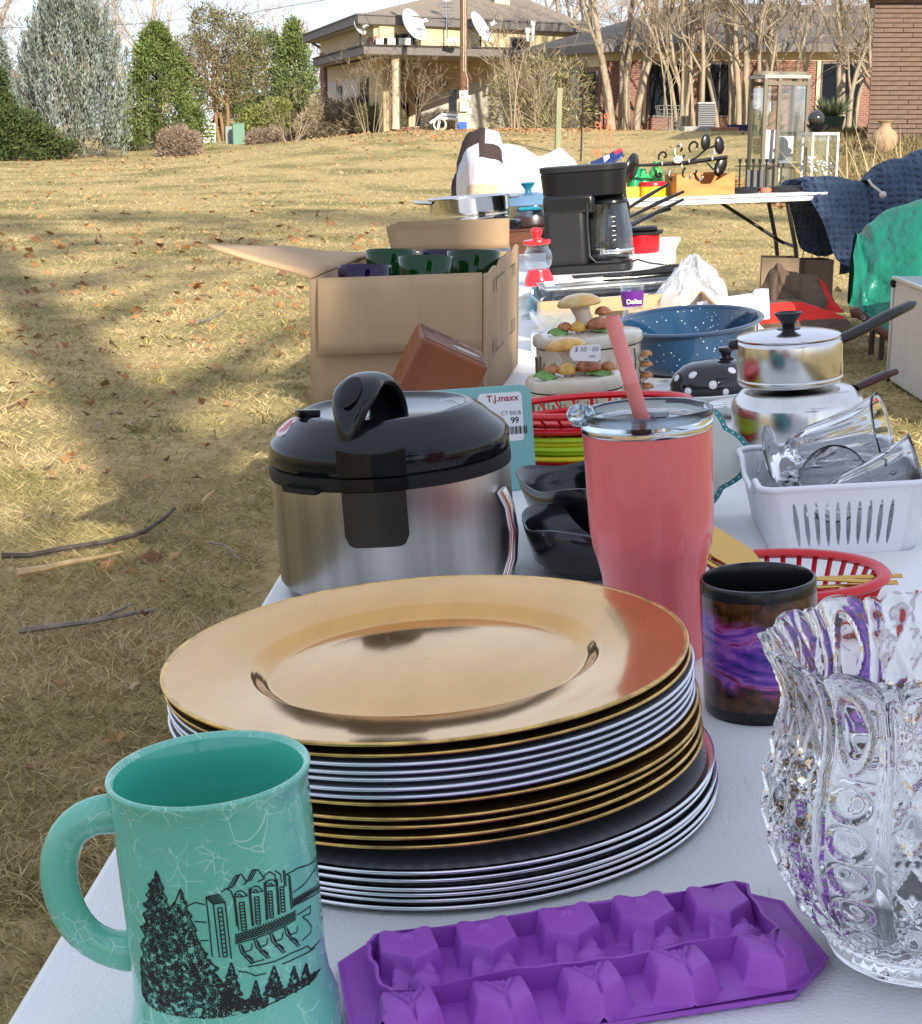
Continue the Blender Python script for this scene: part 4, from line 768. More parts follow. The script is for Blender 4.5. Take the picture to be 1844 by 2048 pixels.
# ------------------------------------------------------------------ white slotted basket and dessert glasses
def wbasket():
    t = thing('storage_basket', 'white plastic basket with slotted sides holding clear dessert glasses', 'basket', TT(.262, 1.592, 0, -.01))
    m = mat('white_basket_plastic', (.80, .80, .84), .4); a, c, h = .079, .105, .068
    def wall(s, z, dip=False):                                        # s walks round the rounded rectangle
        pass
    q0, q1 = rrect(2*(a-.011), 2*(c-.011), .016, 12), rrect(2*a, 2*c, .016, 12); n = len(q0)
    # walls as four panels (front panel pierced by slots) and corners
    def P(i, k, z): 
        x0, y0 = q0[i % n]; x1, y1 = q1[i % n]; f = z/h; return (x0+(x1-x0)*f, y0+(y1-y0)*f, z)
    b = B(); nz_ = 8
    fr = [i for i in range(n) if q0[i][1] < -(c-.012) and True]
    ia, ib = 3*6+2, 3*6+3                                             # straight edges join corner arcs: 0|1 back, left, front, right
    dip = lambda y: -.016*sm(.06, .03, abs(y))
    for i in range(n):
        j = (i+1) % n; x0, y0 = q1[i]; x1, y1 = q1[j]
        long = math.hypot(x1-x0, y1-y0) > .05
        if long and y0 < -c*.9 and y1 < -c*.9: front = (i, j); continue
        if long and x0 < -a*.9:                                        # left wall with a dip for the hand
            def f(u, v, i=i, j=j):
                p, q = P(i, 0, h), P(j, 0, h); y = p[1]+(q[1]-p[1])*u; z = (h+dip(y))*v; A, C_ = P(i, 0, z), P(j, 0, z); return tuple(A[k]+(C_[k]-A[k])*u for k in range(3))
            b.grid(30, 8, f); continue
        k = 20 if long else 1
        b.grid(k, 8, lambda u, v: tuple(P(i, 0, h*v)[d]+(P(j, 0, h*v)[d]-P(i, 0, h*v)[d])*u for d in range(3)))
    i, j = front
    def slot(u, v):
        for k in range(10):
            cu = .10+k*.085
            if ((u-cu)/.0195)**2+((v-.46)/.33)**2 < 1: return True
        return False
    b.grid(300, 90, lambda u, v: tuple(P(i, 0, h*v)[d]+(P(j, 0, h*v)[d]-P(i, 0, h*v)[d])*u for d in range(3)), skip=slot)
    part('side_wall', b, m, t, ang=85, solid=.0018)
    b = B(); b.prism(q0, 0, .002); part('floor', b, m, t)
    rim = []
    for i in range(n):
        x0, y0 = q1[i]; x1, y1 = q1[(i+1) % n]; k = max(1, int(math.hypot(x1-x0, y1-y0)/.006))
        for s in range(k): x, y = x0+(x1-x0)*s/k, y0+(y1-y0)*s/k; rim.append((x, y, h+(dip(y) if x < -a*.95 else 0)))
    b = B(); b.tube(rim+rim[:1], .0032, 8, caps=False); part('rim', b, m, t, ang=80)
wbasket()
dg = mat('dessert_glass', (.97, .98, .98), .01, trans=1, ior=1.42)
def dessert(label, M_, s=1.):
    p = [(.0005, 0), (.030, 0), (.0315, .0012), (.030, .0025), (.012, .006), (.0065, .010), (.0065, .016), (.011, .020), (.0165, .027), (.021, .045), (.025, .070), (.031, .096), (.039, .116), (.041, .1185), (.0405, .120), (.0375, .1165), (.0285, .096), (.0225, .070), (.0185, .046), (.012, .028), (.0005, .024)]
    b = B(); b.lathe([(r*s, z*s) for r, z in p], 72, lambda a, r, z, k: (r*(1+(.035*math.cos(12*a) if 6 < k < 12 else 0)), z)); return solo('dessert_glass', label, 'glass', b, dg, M_, 'dessert glasses lying in the white basket', ang=70)
def lay(u0, v0, w0, u1, v1, w1):
    d = (Vector((u1-u0, v1-v0, w1-w0))).normalized(); return TM0 @ TR(u0, v0, w0) @ d.to_track_quat('Z', 'Y').to_matrix().to_4x4()
dessert('uppermost dessert glass in the white basket with its wide mouth to the right', lay(.212, 1.64, .072, .318, 1.60, .097), .98)
dessert('dessert glass lying lowest at the front right of the white basket', lay(.232, 1.545, .038, .333, 1.530, .068), .95)
dessert('dessert glass lying at the back left of the white basket', lay(.225, 1.665, .040, .262, 1.56, .055), .95)

# ------------------------------------------------------------------ saucepan on the aluminium pot
mal = mat('brushed_aluminium', (.66, .65, .64), .2, 1, var=.10, vs=30, stretch=(1, 1, .1), aniso=.4)  # faint vertical streaks in the colour stand in for reflections on the pans
bake = mat('bakelite', (.013, .012, .014), .32)
def pots():
    t = thing('stock_pot', 'wide aluminium pot standing on the table under the small saucepan', 'pot', TT(.292, 2.0, 0))
    b = B(); b.lathe([(.0005, 0), (.072, 0), (.079, .006), (.081, .014), (.081, .062), (.079, .068), (.074, .073), (.069, .0785), (.066, .080), (.055, .0815), (.0005, .084)], 96); part('body', b, mal, t, ang=60)
    b = B(); b.tube([(.076, .02, .072), (.10, .035, .078), (.118, .047, .082), (.134, .058, .084)], [.007, .008, .008, .006], 10, flat=.7); part('handle', b, mat('dark_red_bakelite', (.05, .008, .008), .3), t)
    t = thing('saucepan', 'small steel saucepan with lid on top of the aluminium pot', 'saucepan', TT(.284, 2.0, .086))
    b = B(); b.lathe([(.0005, 0), (.056, 0), (.0625, .002), (.0645, .006), (.0650, .0095), (.0640, .0105), (.0648, .012), (.0650, .052), (.0645, .055), (.062, .0575)], 96); part('body', b, mal, t, ang=60)
    b = B(); b.lathe([(.0632, .0576), (.0642, .059), (.0635, .061), (.060, .0625), (.045, .066), (.02, .0685), (.0005, .069)], 96); l_ = part('lid', b, mat('polished_lid', (.7, .7, .73), .16, 1), t, ang=60)
    b = B(); b.lathe([(.0145, .0683), (.0145, .0695), (.0075, .071), (.0085, .075), (.017, .0875), (.0172, .089), (.0155, .0895), (.012, .0865), (.0005, .085)], 40); part('knob', b, bake, l_, ang=50)
    b = B(); b.tube([(.060, .012, .048), (.078, .020, .053), (.10, .032, .060), (.13, .052, .070), (.165, .078, .079), (.172, .084, .081)], [.0075, .0085, .0082, .0088, .0075, .004], 12, flat=.8); part('handle', b, bake, t)
    b = B(); b.box((-.0665, .012, .052), (.014, .022, .012)); part('helper_handle', b, bake, t, bevel=.004)
pots()
def polka():
    t = thing('butter_dish', 'black butter dish with white polka dots and a black knob', 'butter dish', TT(.232, 2.44, 0, .3))
    md = mat('polka_black', (.012, .011, .015), .12, coat=.4)
    pr = [(.060, .012), (.062, .016), (.061, .03), (.055, .042), (.043, .052), (.030, .057), (.0005, .059)]
    b = B(); b.lathe(pr, 64, sx=1.12, sy=.85); part('cover', b, md, t, ang=70)
    b = B(); 
    for a, z, s in ((-1.9, .028, 1), (-1.35, .046, 1), (-1.1, .022, 1.), (-.75, .040, 1.1), (-2.45, .044, 1), (-2.5, .020, .9), (-.35, .022, 1), (-.2, .048, 1), (-1.62, .0165, .8), (.4, .035, 1), (1.2, .03, 1), (2.1, .035, 1), (2.9, .03, 1), (-3., .038, .9)):
        i = max(k for k in range(len(pr)-1) if pr[k][1] <= z); f = (z-pr[i][1])/(pr[i+1][1]-pr[i][1]); r = pr[i][0]+(pr[i+1][0]-pr[i][0])*f
        tz = pr[i+1][1]-pr[i][1]; tr_ = pr[i+1][0]-pr[i][0]; tl = math.hypot(tz, tr_); tz /= tl; tr_ /= tl
        P0 = Vector((r*1.12*math.cos(a), r*.85*math.sin(a), z)); ta = Vector((-r*1.12*math.sin(a), r*.85*math.cos(a), 0)).normalized(); tm_ = Vector((tr_*1.12*math.cos(a), tr_*.85*math.sin(a), tz)).normalized(); nn = ta.cross(tm_).normalized()
        if nn.dot(P0) < 0: nn = -nn
        q = .0068*s; o = len(b.v); b.v += [tuple(P0+nn*.0009)]+[tuple(P0+nn*(.0009 if ring == 0 else -.0012)+(ta*math.cos(k*PI/8)+tm_*math.sin(k*PI/8))*q*(.8 if ring == 0 else 1.)) for ring in (0, 1) for k in range(16)]
        fs = [(o, o+1+k, o+1+(k+1) % 16) for k in range(16)]+[(o+1+k, o+17+k, o+17+(k+1) % 16, o+1+(k+1) % 16) for k in range(16)]; b.f += fs; b.m += [0]*len(fs)
    part('polka_dot', b, M['white'], t, ang=80, kind='stuff')
    b = B(); b.lathe([(.011, .058), (.012, .061), (.008, .063), (.009, .068), (.013, .072), (.012, .077), (.0005, .079)], 32); part('knob', b, md, t, M=TR(.022, 0, -.001), ang=60)
    b = B(); b.lathe([(.0005, .003), (.05, .002), (.055, 0), (.068, .008), (.072, .0115), (.071, .0128), (.06, .0105), (.0005, .009)], 64, sx=1.12, sy=.85); part('dish', b, mat('white_ceramic', (.75, .75, .74), .2), t, ang=60)
    b = B(); b.lathe([(.0005, .002), (.03, 0), (.055, .012), (.062, .02), (.0605, .0208), (.05, .013), (.0005, .006)], 56, sy=.7); solo('serving_dish', 'white oval ceramic dish tucked beside the polka dot butter dish', 'dish', b, mat('white_ceramic_b', (.72, .71, .68), .25), TT(.263, 2.27, 0, .2), ang=60)
polka()

# ------------------------------------------------------------------ speckled blue roaster
def roaster():
    m = mat('speckled_enamel', (.012, .055, .15), .13, coat=.4); t_ = m.node_tree; p = t_.nodes['Principled BSDF']; l = t_.links.new
    co = t_.nodes.new('ShaderNodeTexCoord'); v = t_.nodes.new('ShaderNodeTexVoronoi'); v.inputs['Scale'].default_value = 130; l(co.outputs['Object'], v.inputs['Vector'])
    f = ramp(t_, v.outputs['Distance'], [(.12, (1, 1, 1)), (.22, (0, 0, 0))]); g = ramp(t_, v.outputs['Color'], [(.55, (0, 0, 0)), (.62, (1, 1, 1))])
    mu = t_.nodes.new('ShaderNodeMath'); mu.operation = 'MULTIPLY'; l(f, mu.inputs[0]); l(g, mu.inputs[1])
    mi = t_.nodes.new('ShaderNodeMix'); mi.data_type = 'RGBA'; l(mu.outputs[0], mi.inputs[0]); mi.inputs[6].default_value = (.006, .036, .085, 1); mi.inputs[7].default_value = (.42, .5, .6, 1); l(mi.outputs[2], p.inputs['Base Color'])
    t = thing('roasting_pan', 'oval dark blue speckled enamel roasting pan', 'roasting pan', TT(.228, 2.83, 0, -.12))
    b = B(); b.lathe([(.0005, 0), (.80, 0), (.90, .008), (.93, .02), (.97, .072), (.975, .074)], 96, lambda a, r, z, k: (r, z), sx=.126, sy=.215); part('pan', b, m, t, ang=60)
    b = B(); b.lathe([(.965, .074), (.955, .07), (.91, .02), (.86, .006), (.0005, .004)], 96, sx=.126, sy=.215); part('interior', b, m, t, ang=60)
    b = B(); b.lathe([(.955, .073), (.965, .0765), (.985, .078), (1.03, .0775), (1.045, .075), (1.03, .0725), (.975, .0725)], 96, sx=.126, sy=.215); part('rim', b, mat('dark_blue_rim', (.01, .03, .075), .18), t, ang=60)
roaster()

# ------------------------------------------------------------------ mushroom canisters
mc_ = mat('canister_glaze', (.52, .45, .34), .22, col2=(.68, .62, .51), vs=12, coat=.3); 
mgr = mat('canister_grooves', (.16, .10, .05), .4)
mcap = [mat('orange_cap', (.42, .17, .05), .2, var=.4, vs=60, coat=.3), mat('yellow_cap', (.60, .33, .06), .2, var=.25, vs=60, coat=.3), mat('brown_cap', (.30, .10, .035), .2, var=.4, vs=90, coat=.3), mat('cream_cap', (.6, .45, .22), .2, col2=(.55, .30, .07), vs=30, coat=.3)]
mleaf = mat('glazed_leaf', (.14, .28, .06), .25, var=.3, vs=90); mstem = mat('mushroom_stem', (.66, .58, .45), .25, coat=.3)
def shroom(root, x, y, z, r, h, m, lean=(0, 0), flat=.55, ribs=0):
    b = B(); b.tube([(x, y, z), (x+lean[0]*.5, y+lean[1]*.5, z+h*.6), (x+lean[0], y+lean[1], z+h)], [r*.5, r*.36, r*.45], 12); s = part('mushroom', b, mstem, root, ang=80)
    b = B(); b.lathe([(r*.3, -r*.06), (r*.95, -r*.02), (r, r*.06), (r*.9, r*flat*.5), (r*.6, r*flat*.85), (r*.25, r*flat), (.0003, r*flat*1.02)], 24, (lambda a, q, zz, k: (q*(1+.05*math.cos(ribs*a)), zz)) if ribs else None); part('cap', b, m, s, M=TR(x+lean[0], y+lean[1], z+h) @ RM(-lean[1]*6, lean[0]*6), ang=80)
def canister(label, M_, R, h, big, tagit=False):
    t = thing('canister', label, 'canister', M_, 'mushroom canisters')
    rf = lambda a, r, z, k: (r*(1+.006*math.sin(7*a)+.004*math.sin(23*a+z*80)), z)
    b = B(); b.lathe([(.0005, 0), (R*.9, 0), (R*.95, .004), (R*.97, h*.3), (R*.955, h-.002)], 96, rf); part('body', b, mc_, t, ang=70)
    b = B(); r = random.Random(int(R*1e4))
    for i in range(46):
        a = 2*PI*i/46+r.uniform(-.05, .05); z0, z1 = r.uniform(.004, h*.5), r.uniform(h*.55, h-.006); q = R*.968
        b.tube([((q+.0010)*math.cos(a+.03*math.sin(s*5+i)), (q+.0010)*math.sin(a+.03*math.sin(s*5+i)), z0+(z1-z0)*s) for s in (0, .33, .66, 1)], r.uniform(.0006, .0012), 4)
    part('bark_groove', b, mgr, t, kind='stuff')
    b = B(); b.lathe([(R*.94, h-.0005), (R*1.0, h+.001), (R*1.02, h+.005), (R*1.01, h+.0125), (R*.97, h+.0165), (R*.8, h+.019), (R*.4, h+.0205), (.0005, h+.021)], 96, rf); lid = part('lid', b, mc_, t, ang=60)
    b = B()
    for k, q in enumerate((.25, .42, .58, .72, .86)):
        a0 = r.uniform(3.4, 4.4); b.tube([(R*q*math.cos(a0+s*.22), R*q*math.sin(a0+s*.22), h+.0204-.004*q*q) for s in range(7)], [.0003]+[.0009]*5+[.0003], 4)
    part('grain_line', b, mgr, lid, kind='stuff')
    z = h+.018
    shroom(t, 0, .012, z, .030*big, .030*big+.006, mcap[3] if big > 1 else mcap[1], (-.010, 0), .5)
    shroom(t, .017*big, .004, z+.006*big, .013, .016*big, mcap[2], (.006, 0), .9, 9)
    shroom(t, -.034, -.012, z, .0125, .006, mcap[0], flat=.95); shroom(t, -.014, -.030, z-.001, .0125, .007, mcap[1], flat=1.15, ribs=10)
    shroom(t, .016, -.026, z, .0185, .008, mcap[2], flat=.85); shroom(t, .044, -.018, z-.001, .0115, .006, mcap[0], flat=1.1, ribs=7)
    for (x, y, a) in ((.028, -.040, .1), (-.045, -.034, -.6)):
        b = B(); b.grid(10, 4, lambda u, v: ((u-.5)*.036, (v-.5)*.015*math.sin(PI*min(1, max(.08, u)))*1.2, .003*math.sin(6*u)+.003*abs(v-.5)*2), M=TR(x, y, z+.003) @ RM(.5, 0, a)); part('leaf', b, mleaf, t, ang=80, solid=.0012)
    return t
canister('front ceramic mushroom canister with a stump shaped lid', TT(.020, 2.21, 0, .1), .069, .066, .98)
c2 = canister('taller ceramic mushroom canister at the back with a big cream mushroom', TT(.044, 2.47, 0, 0), .084, .092, 1.15)
for k, (dz) in enumerate((.028, .045, .062, .078)):
    shroom(c2, .079, -.028, dz-.012, .0095, .006, mcap[0], (.008, -.002), .8)
# price tag hanging from the front canister's mushroom
tg = thing('price_tag', 'white paper price tag marked 50 hanging on the front mushroom canister', 'price tag', TT(.034, 2.165, .1195, -.05, -.2, .04) @ Matrix.Scale(.85, 4))
b = B(); b.prism([(-.024, .002), (-.018, .0095), (.021, .0125), (.025, .009), (.025, -.012), (.021, -.0155), (-.018, -.0135), (-.024, -.006)], 0, .0005, M=RM(PI/2)); part('card', b, M['paper'], tg)
pen = mat('pen_ink', (.10, .09, .16), .7)
text('handwriting', '$ 50 \u00b7 00', .0105, pen, tg, TR(.002, -.0008, .004) @ RM(PI/2), shear=.25); text('handwriting', 'set', .008, pen, tg, TR(.011, -.0008, -.0065) @ RM(PI/2), shear=.3)
b = B(); b.tube([(-.021, -.001, 0), (-.005, .004, .012), (.006, .010, .020)], .0005, 4); part('string', b, M['paper'], tg)
# ------------------------------------------------------------------ cardboard box with glasses, knife block
def sheet(name, root, m, pts, th=.004, label=None):
    """Board through a list of rows of 3-D points (rows of equal length)."""
    b = B(); nu = len(pts[0])-1; nv = len(pts)-1
    b.add([p for r in pts for p in r], [(j*(nu+1)+i, j*(nu+1)+i+1, (j+1)*(nu+1)+i+1, (j+1)*(nu+1)+i) for j in range(nv) for i in range(nu)])
    return part(name, b, m, root, ang=30, solid=th, label=label)
def lerp3(a, b, t): return tuple(a[i]+(b[i]-a[i])*t for i in range(3))
def carton():
    FL, FR, BR, BL = (-.222, 2.37), (.033, 2.42), (.103, 2.93), (-.155, 2.88); z0, z1 = .722, .928
    t = thing('cardboard_box', 'open cardboard box with coloured glasses and its front flap folded down', 'cardboard box', Matrix())
    m = mat('corrugated_card', (.44, .30, .175), .88, var=.05, vs=9, stretch=(3, 3, .5), bump=.03, bs=30); m2 = mat('card_inside', (.40, .27, .155), .88, var=.06, vs=9)
    rr = random.Random(3)
    def panel(name, a, b_, za=z1, jag=0, mm=m, zlo=z0, n=14):
        rows = []
        for j in range(5):
            r = []
            for i in range(n+1):
                s = i/n; top = za if not callable(za) else za(s); top += rr.uniform(-jag, jag) if jag else 0; z = zlo+(top-zlo)*j/4
                r.append((a[0]+(b_[0]-a[0])*s, a[1]+(b_[1]-a[1])*s-.004*math.sin(PI*s)*(j/4), z))
            rows.append(r)
        return sheet(name, t, mm, rows)
    panel('front_panel', FL, FR); panel('back_panel', BL, BR, mm=m2); panel('left_panel', FL, BL, mm=m2)
    rp = panel('right_panel', FR, BR, lambda s: z1+.012*s+.004*math.sin(s*30), .003)
    b = B(); q = [(FL[0]+.004, FL[1]+.004), (FR[0]-.004, FR[1]+.004), (BR[0]-.004, BR[1]-.004), (BL[0]+.004, BL[1]-.004)]; b.prism(q, z0, z0+.004); part('bottom', b, m2, t)
    # front flap folded over the face, back flap standing, left flap sticking out
    hf = [[(FL[0]+.012+(FR[0]-FL[0]-.014)*i/10, FL[1]-.006+(FR[1]-FL[1])*i/10-(.006 if j else .002)-.007*min(j, 3)/3, z1+.003-.112*j/6+.004*(i/10)) for i in range(11)] for j in range(7)]
    sheet('front_flap', t, m, hf, .004)
    bf = [[(BL[0]+.03+(BR[0]-BL[0]-.045)*i/10-.012*(j/5)*(1-i/10)+.025*(1-i/10)*(j == 5), BL[1]+.03+(BR[1]-BL[1])*i/10+.012*j/5, z1+.053*j/5+.003*i/10) for i in range(11)] for j in range(6)]
    sheet('back_flap', t, m2, bf, .004)
    lf = [[(FL[0]+.0+(BL[0]-FL[0])*j/8-.150*i/8, FL[1]+.01+(BL[1]-FL[1]-.05)*j/8-.01*i/8, z1+.002+(.048*(1-.75*j/8))*(i/8)**.8-.004*math.sin(PI*i/8)) for i in range(9)] for j in range(9)]
    sheet('left_flap', t, m2, lf, .005)
    # printed marks: corner brackets on the right side, dark bar and curve on the front
    e = Vector((FR[0]-FL[0], FR[1]-FL[1], 0)).normalized(); sd = Vector((BR[0]-FR[0], BR[1]-FR[1], 0)).normalized()
    def mark(o, d, pl, w=.0022, name='printed_mark'):
        nrm = Vector((d.y, -d.x, 0)); b = B(); vs = []; fs = []
        for (x0, y0), (x1, y1) in zip(pl, pl[1:]):
            l_ = math.hypot(x1-x0, y1-y0); nx, ny = -(y1-y0)/l_*w/2, (x1-x0)/l_*w/2; k = len(vs)
            for X, Y in ((x0+nx, y0+ny), (x0-nx, y0-ny), (x1-nx, y1-ny), (x1+nx, y1+ny)): vs.append(tuple(Vector((o[0], o[1], 0))+d*X+nrm*.0065+Vector((0, 0, Y))))
            fs.append((k, k+1, k+2, k+3))
        b.add(vs, fs); part(name, b, M['ink'], t, ang=0)
    O = (FR[0], FR[1])
    for zt, k in ((.915, -1), (.800, 1)):
        mark(O, sd, [(.12, zt-.001*k), (.12, zt+.020*k)], .014); mark(O, sd, [(.1275, zt), (.24, zt)]); mark(O, sd, [(.34, zt), (.3925, zt)]); mark(O, sd, [(.40, zt-.001*k), (.40, zt+.020*k)], .014)
    mark((FL[0], FL[1]), e, [(.045, .772), (.18, .776)], .018)
    mark((FL[0], FL[1]), e, [(.052+.022*math.cos(a), .748+.02*math.sin(a)) for a in [2.2+.2*i for i in range(8)]], .007)
    mark((FL[0], FL[1]), e, [(.09, .757), (.12, .767), (.16, .768), (.2, .76)], .004)
    b = B(); b.box((0, 0, 0), (.0015, .0008, .215)); part('score_line', b, mat('dark_fold', (.22, .13, .06), .9), t, M=W(FR[0]-.0005, FR[1]-.0055, .826))
carton()
def colour_glass(label, x, y, R, c, z=.945, group='coloured glass tumblers in the cardboard box'):
    m = mat('coloured_glass', c, .05, trans=.75, ior=1.45); h = .115; s = R
    b = B(); b.lathe([(.0005, 0), (s*.68, 0), (s*.72, .004), (s, h-.001), (s*.985, h), (s*.94, h-.002), (s*.66, .012), (.0005, .01)], 56); return solo('glass_tumbler', label, 'glass', b, m, W(x, y, z-h), group, ang=60)
gr, pu = (.01, .16, .025), (.045, .008, .16)
colour_glass('purple glass tumbler at the front left corner of the cardboard box', -.148, 2.47, .042, pu, .940)
colour_glass('middle green glass tumbler beside the purple one in the cardboard box', -.056, 2.56, .044, gr, .947)
colour_glass('right hand green glass tumbler in the cardboard box', .020, 2.66, .044, (.012, .13, .02), .948)
colour_glass('green glass tumbler at the back left inside the cardboard box', -.118, 2.71, .043, gr, .946)
colour_glass('purple glass tumbler half hidden between two green ones in the box', -.030, 2.76, .042, pu, .941)
def block():
    t = thing('knife_block', 'reddish brown wooden knife block lying tilted in front of the box', 'knife block', W(-.012, 2.262, .735, .16, .15, math.radians(25)))
    wd = mat('stained_wood', (.20, .055, .018), .35, col2=(.28, .085, .03), vs=7, stretch=(1, 1, .12)); wt = mat('worn_end_grain', (.13, .05, .028), .6, col2=(.22, .11, .07), vs=26)
    b = B(); b.box((-.05, 0, .052), (.104, .085, .104)); part('body', b, wd, t, bevel=.005, seg=3)
    b = B(); b.box((-.05, .001, .1046), (.094, .074, .0012)); tp = part('worn_top', b, wt, t)
    fl = mat('flaked_paint', (.5, .45, .38), .8)
    b = B(); r = random.Random(5); b.prism([(-.032+.026*math.cos(a)*r.uniform(.6, 1), -.012+.010*math.sin(a)*r.uniform(.5, 1)) for a in [k*PI/7 for k in range(14)]], .1053, .1057); part('torn_label', b, fl, tp)
    for x, y, w in ((-.085, .015, .014), (-.06, .022, .02), (-.03, .022, .016), (-.008, .018, .012)):
        b = B(); b.box((x, y, .1054), (w, .003, .0005)); part('knife_slot', b, M['ink'] if x < -.05 else mat('pale_chip', (.55, .4, .2), .8), tp)
block()

# ------------------------------------------------------------------ further down the row
b = B(); b.box((.105, 0, .0), (.215, .008, .11)); 
t = thing('cardboard_tray', 'low cardboard tray standing behind the mushroom canisters', 'cardboard tray', TT(.14, 3.42, 0))
m = M['card']
for nm, c, d in (('front_wall', (0, -.14, .025), (.36, .005, .05)), ('back_wall', (0, .14, .025), (.36, .005, .05)), ('side_wall', (-.18, 0, .025), (.005, .28, .05)), ('side_wall', (.18, 0, .025), (.005, .28, .05)), ('floor', (0, 0, .003), (.36, .28, .005))):
    b = B(); b.box(c, d); part(nm, b, m, t)
t = thing('shot_glass', 'little shot glass with a purple Dallas label', 'shot glass', TT(.150, 3.21, .05))
b = B(); b.lathe([(.0005, 0), (.019, 0), (.0195, .002), (.0235, .058), (.0228, .0585), (.0185, .012), (.0005, .01)], 40); part('glass', b, M['glass'], t, ang=60)
pl = mat('purple_label', (.10, .012, .18), .4); b = B(); b.lathe([(.0205, .016), (.0242, .046)], 40); part('label', b, pl, t)
text('label_text', 'Dallas', .0125, M['paper'], t, TR(.002, -.0245, .026) @ RM(PI/2-.05), True)
b = B(); b.tube([(0, 0, 0), (0, 0, .05)], .02, 12); solo('jar', 'small glass jar holding up the purple shot glass', 'jar', B().lathe([(.0005, 0), (.022, 0), (.024, .004), (.024, .044), (.022, .0495), (.0005, .0495)], 32), mat('cloudy_glass', (.6, .62, .62), .2, trans=.5), TT(.150, 3.21, 0))
def tray(label, u, v, w, rz, lx, ly):
    t = thing('baking_tray', label, 'baking tray', TT(u, v, w, rz), 'metal baking trays'); mt = mat('tray_metal', (.5, .5, .5), .3, 1, var=.2, vs=12)
    b = B(); b.prism(rrect(lx, ly, .02), 0, .002); part('base', b, mt, t)
    o, i = rrect(lx, ly, .02), rrect(lx-.004, ly-.004, .018); n = len(o); b = B()
    b.add([(x, y, 0) for x, y in o]+[(x*1.02, y*1.02, .018) for x, y in o]+[(x*1.05, y*1.05, .018) for x, y in o], [(k, (k+1) % n, n+(k+1) % n, n+k) for k in range(n)]+[(n+k, n+(k+1) % n, 2*n+(k+1) % n, 2*n+k) for k in range(n)]); part('rim', b, mt, t, solid=.001)
tray('grey metal baking tray with black utensils in front of the coffee maker', .15, 3.80, .022, .12, .40, .24)
tray('second baking tray stacked on top of the first one', .16, 3.81, .044, .10, .38, .22)
b = B(); b.box((0, 0, .010), (.38, .22, .02)); solo('flat_carton', 'flat box hidden under the baking trays', 'box', b, M['card'], TT(.15, 3.80, .001, .12))
def utensil(label, pts, r, blade, M_):
    b = B(); b.tube(pts, r, 10, flat=.6); 
    b.prism(blade, -.002, .002); return solo('kitchen_utensil', label, 'utensil', b, M['matte'], M_, 'black kitchen utensils on the trays', ang=50)
utensil('black spatula with a thick handle lying on the baking tray', [(.02, 0, 0), (.08, .004, .002), (.12, .006, .004), (.2, .004, .006), (.22, .002, .004)], [.004, .004, .011, .013, .008], [(.03, -.01), (-.07, -.035), (-.10, -.03), (-.10, .02), (.02, .012)], TT(.14, 3.80, .080, .10))
utensil('black cooking tongs lying beside the black spatula', [(0, 0, 0), (.09, -.004, .004), (.17, -.012, .002)], [.006, .011, .008], [(.0, -.01), (-.04, -.012), (-.06, 0), (0, .01)], TT(.17, 3.76, .078, .0))
utensil('thin dark utensil sticking out of the baking tray to the right', [(0, 0, 0), (.10, .008, .003), (.19, .01, .002)], [.003, .006, .005], [(.0, -.008), (-.05, -.012), (-.07, .01), (0, .01)], TT(.18, 3.73, .072, .06))
def plastic_bag():
    m = thin_glass('thin_plastic', (.86, .87, .88), .5, .3); t_ = m.node_tree; tr = t_.nodes['Transparent BSDF']
    d = t_.nodes.new('ShaderNodeBsdfTranslucent'); d.inputs[0].default_value = (.85, .86, .88, 1); d2 = t_.nodes.new('ShaderNodeBsdfDiffuse'); d2.inputs[0].default_value = (.8, .81, .83, 1)
    ad = t_.nodes.new('ShaderNodeMixShader'); t_.links.new(d.outputs[0], ad.inputs[1]); t_.links.new(d2.outputs[0], ad.inputs[2])
    mx_ = [n for n in t_.nodes if n.type == 'MIX_SHADER' and n != ad][0]; m2 = t_.nodes.new('ShaderNodeMixShader'); m2.inputs[0].default_value = .62
    t_.links.new(tr.outputs[0], m2.inputs[1]); t_.links.new(ad.outputs[0], m2.inputs[2]); t_.links.new(m2.outputs[0], mx_.inputs[1])
    def f(u, v):
        a = 2*PI*u; r = (.094*(1-v)**.75+.004)*(1+.16*math.sin(3*a+2)); z = .125*v**.9
        n = noise.noise_vector((math.cos(a)*2.3, math.sin(a)*2.3, v*3.1))*.022*(1-.5*v); q = noise.noise_vector((math.cos(a)*6, math.sin(a)*6, v*8))*.008
        return (r*math.cos(a)*1.0+.02*v+n.x+q.x, r*math.sin(a)*.7+n.y+q.y, max(0.001, z+n.z+q.z))
    b = B(); b.grid(70, 40, f); solo('plastic_bag', 'crumpled clear plastic bag standing behind the blue roasting pan', 'plastic bag', b, m, TT(.285, 3.60, 0), ang=25)
plastic_bag()
def paper_bag():
    b = B(); b.grid(26, 16, lambda u, v: (-.075+.15*u, -.05+.11*v, .004+.052*math.sin(PI*min(1, v*1.1))*(.7+.3*u)+.006*noise.noise((u*4, v*4, 1))+.01*(u > .8)*math.sin(v*6)))
    solo('paper_bag', 'flat white paper bag behind the blue roasting pan near the edge', 'paper bag', b, M['paper'], TT(.37, 3.42, 0, -.1), ang=40, solid=.001)
paper_bag()
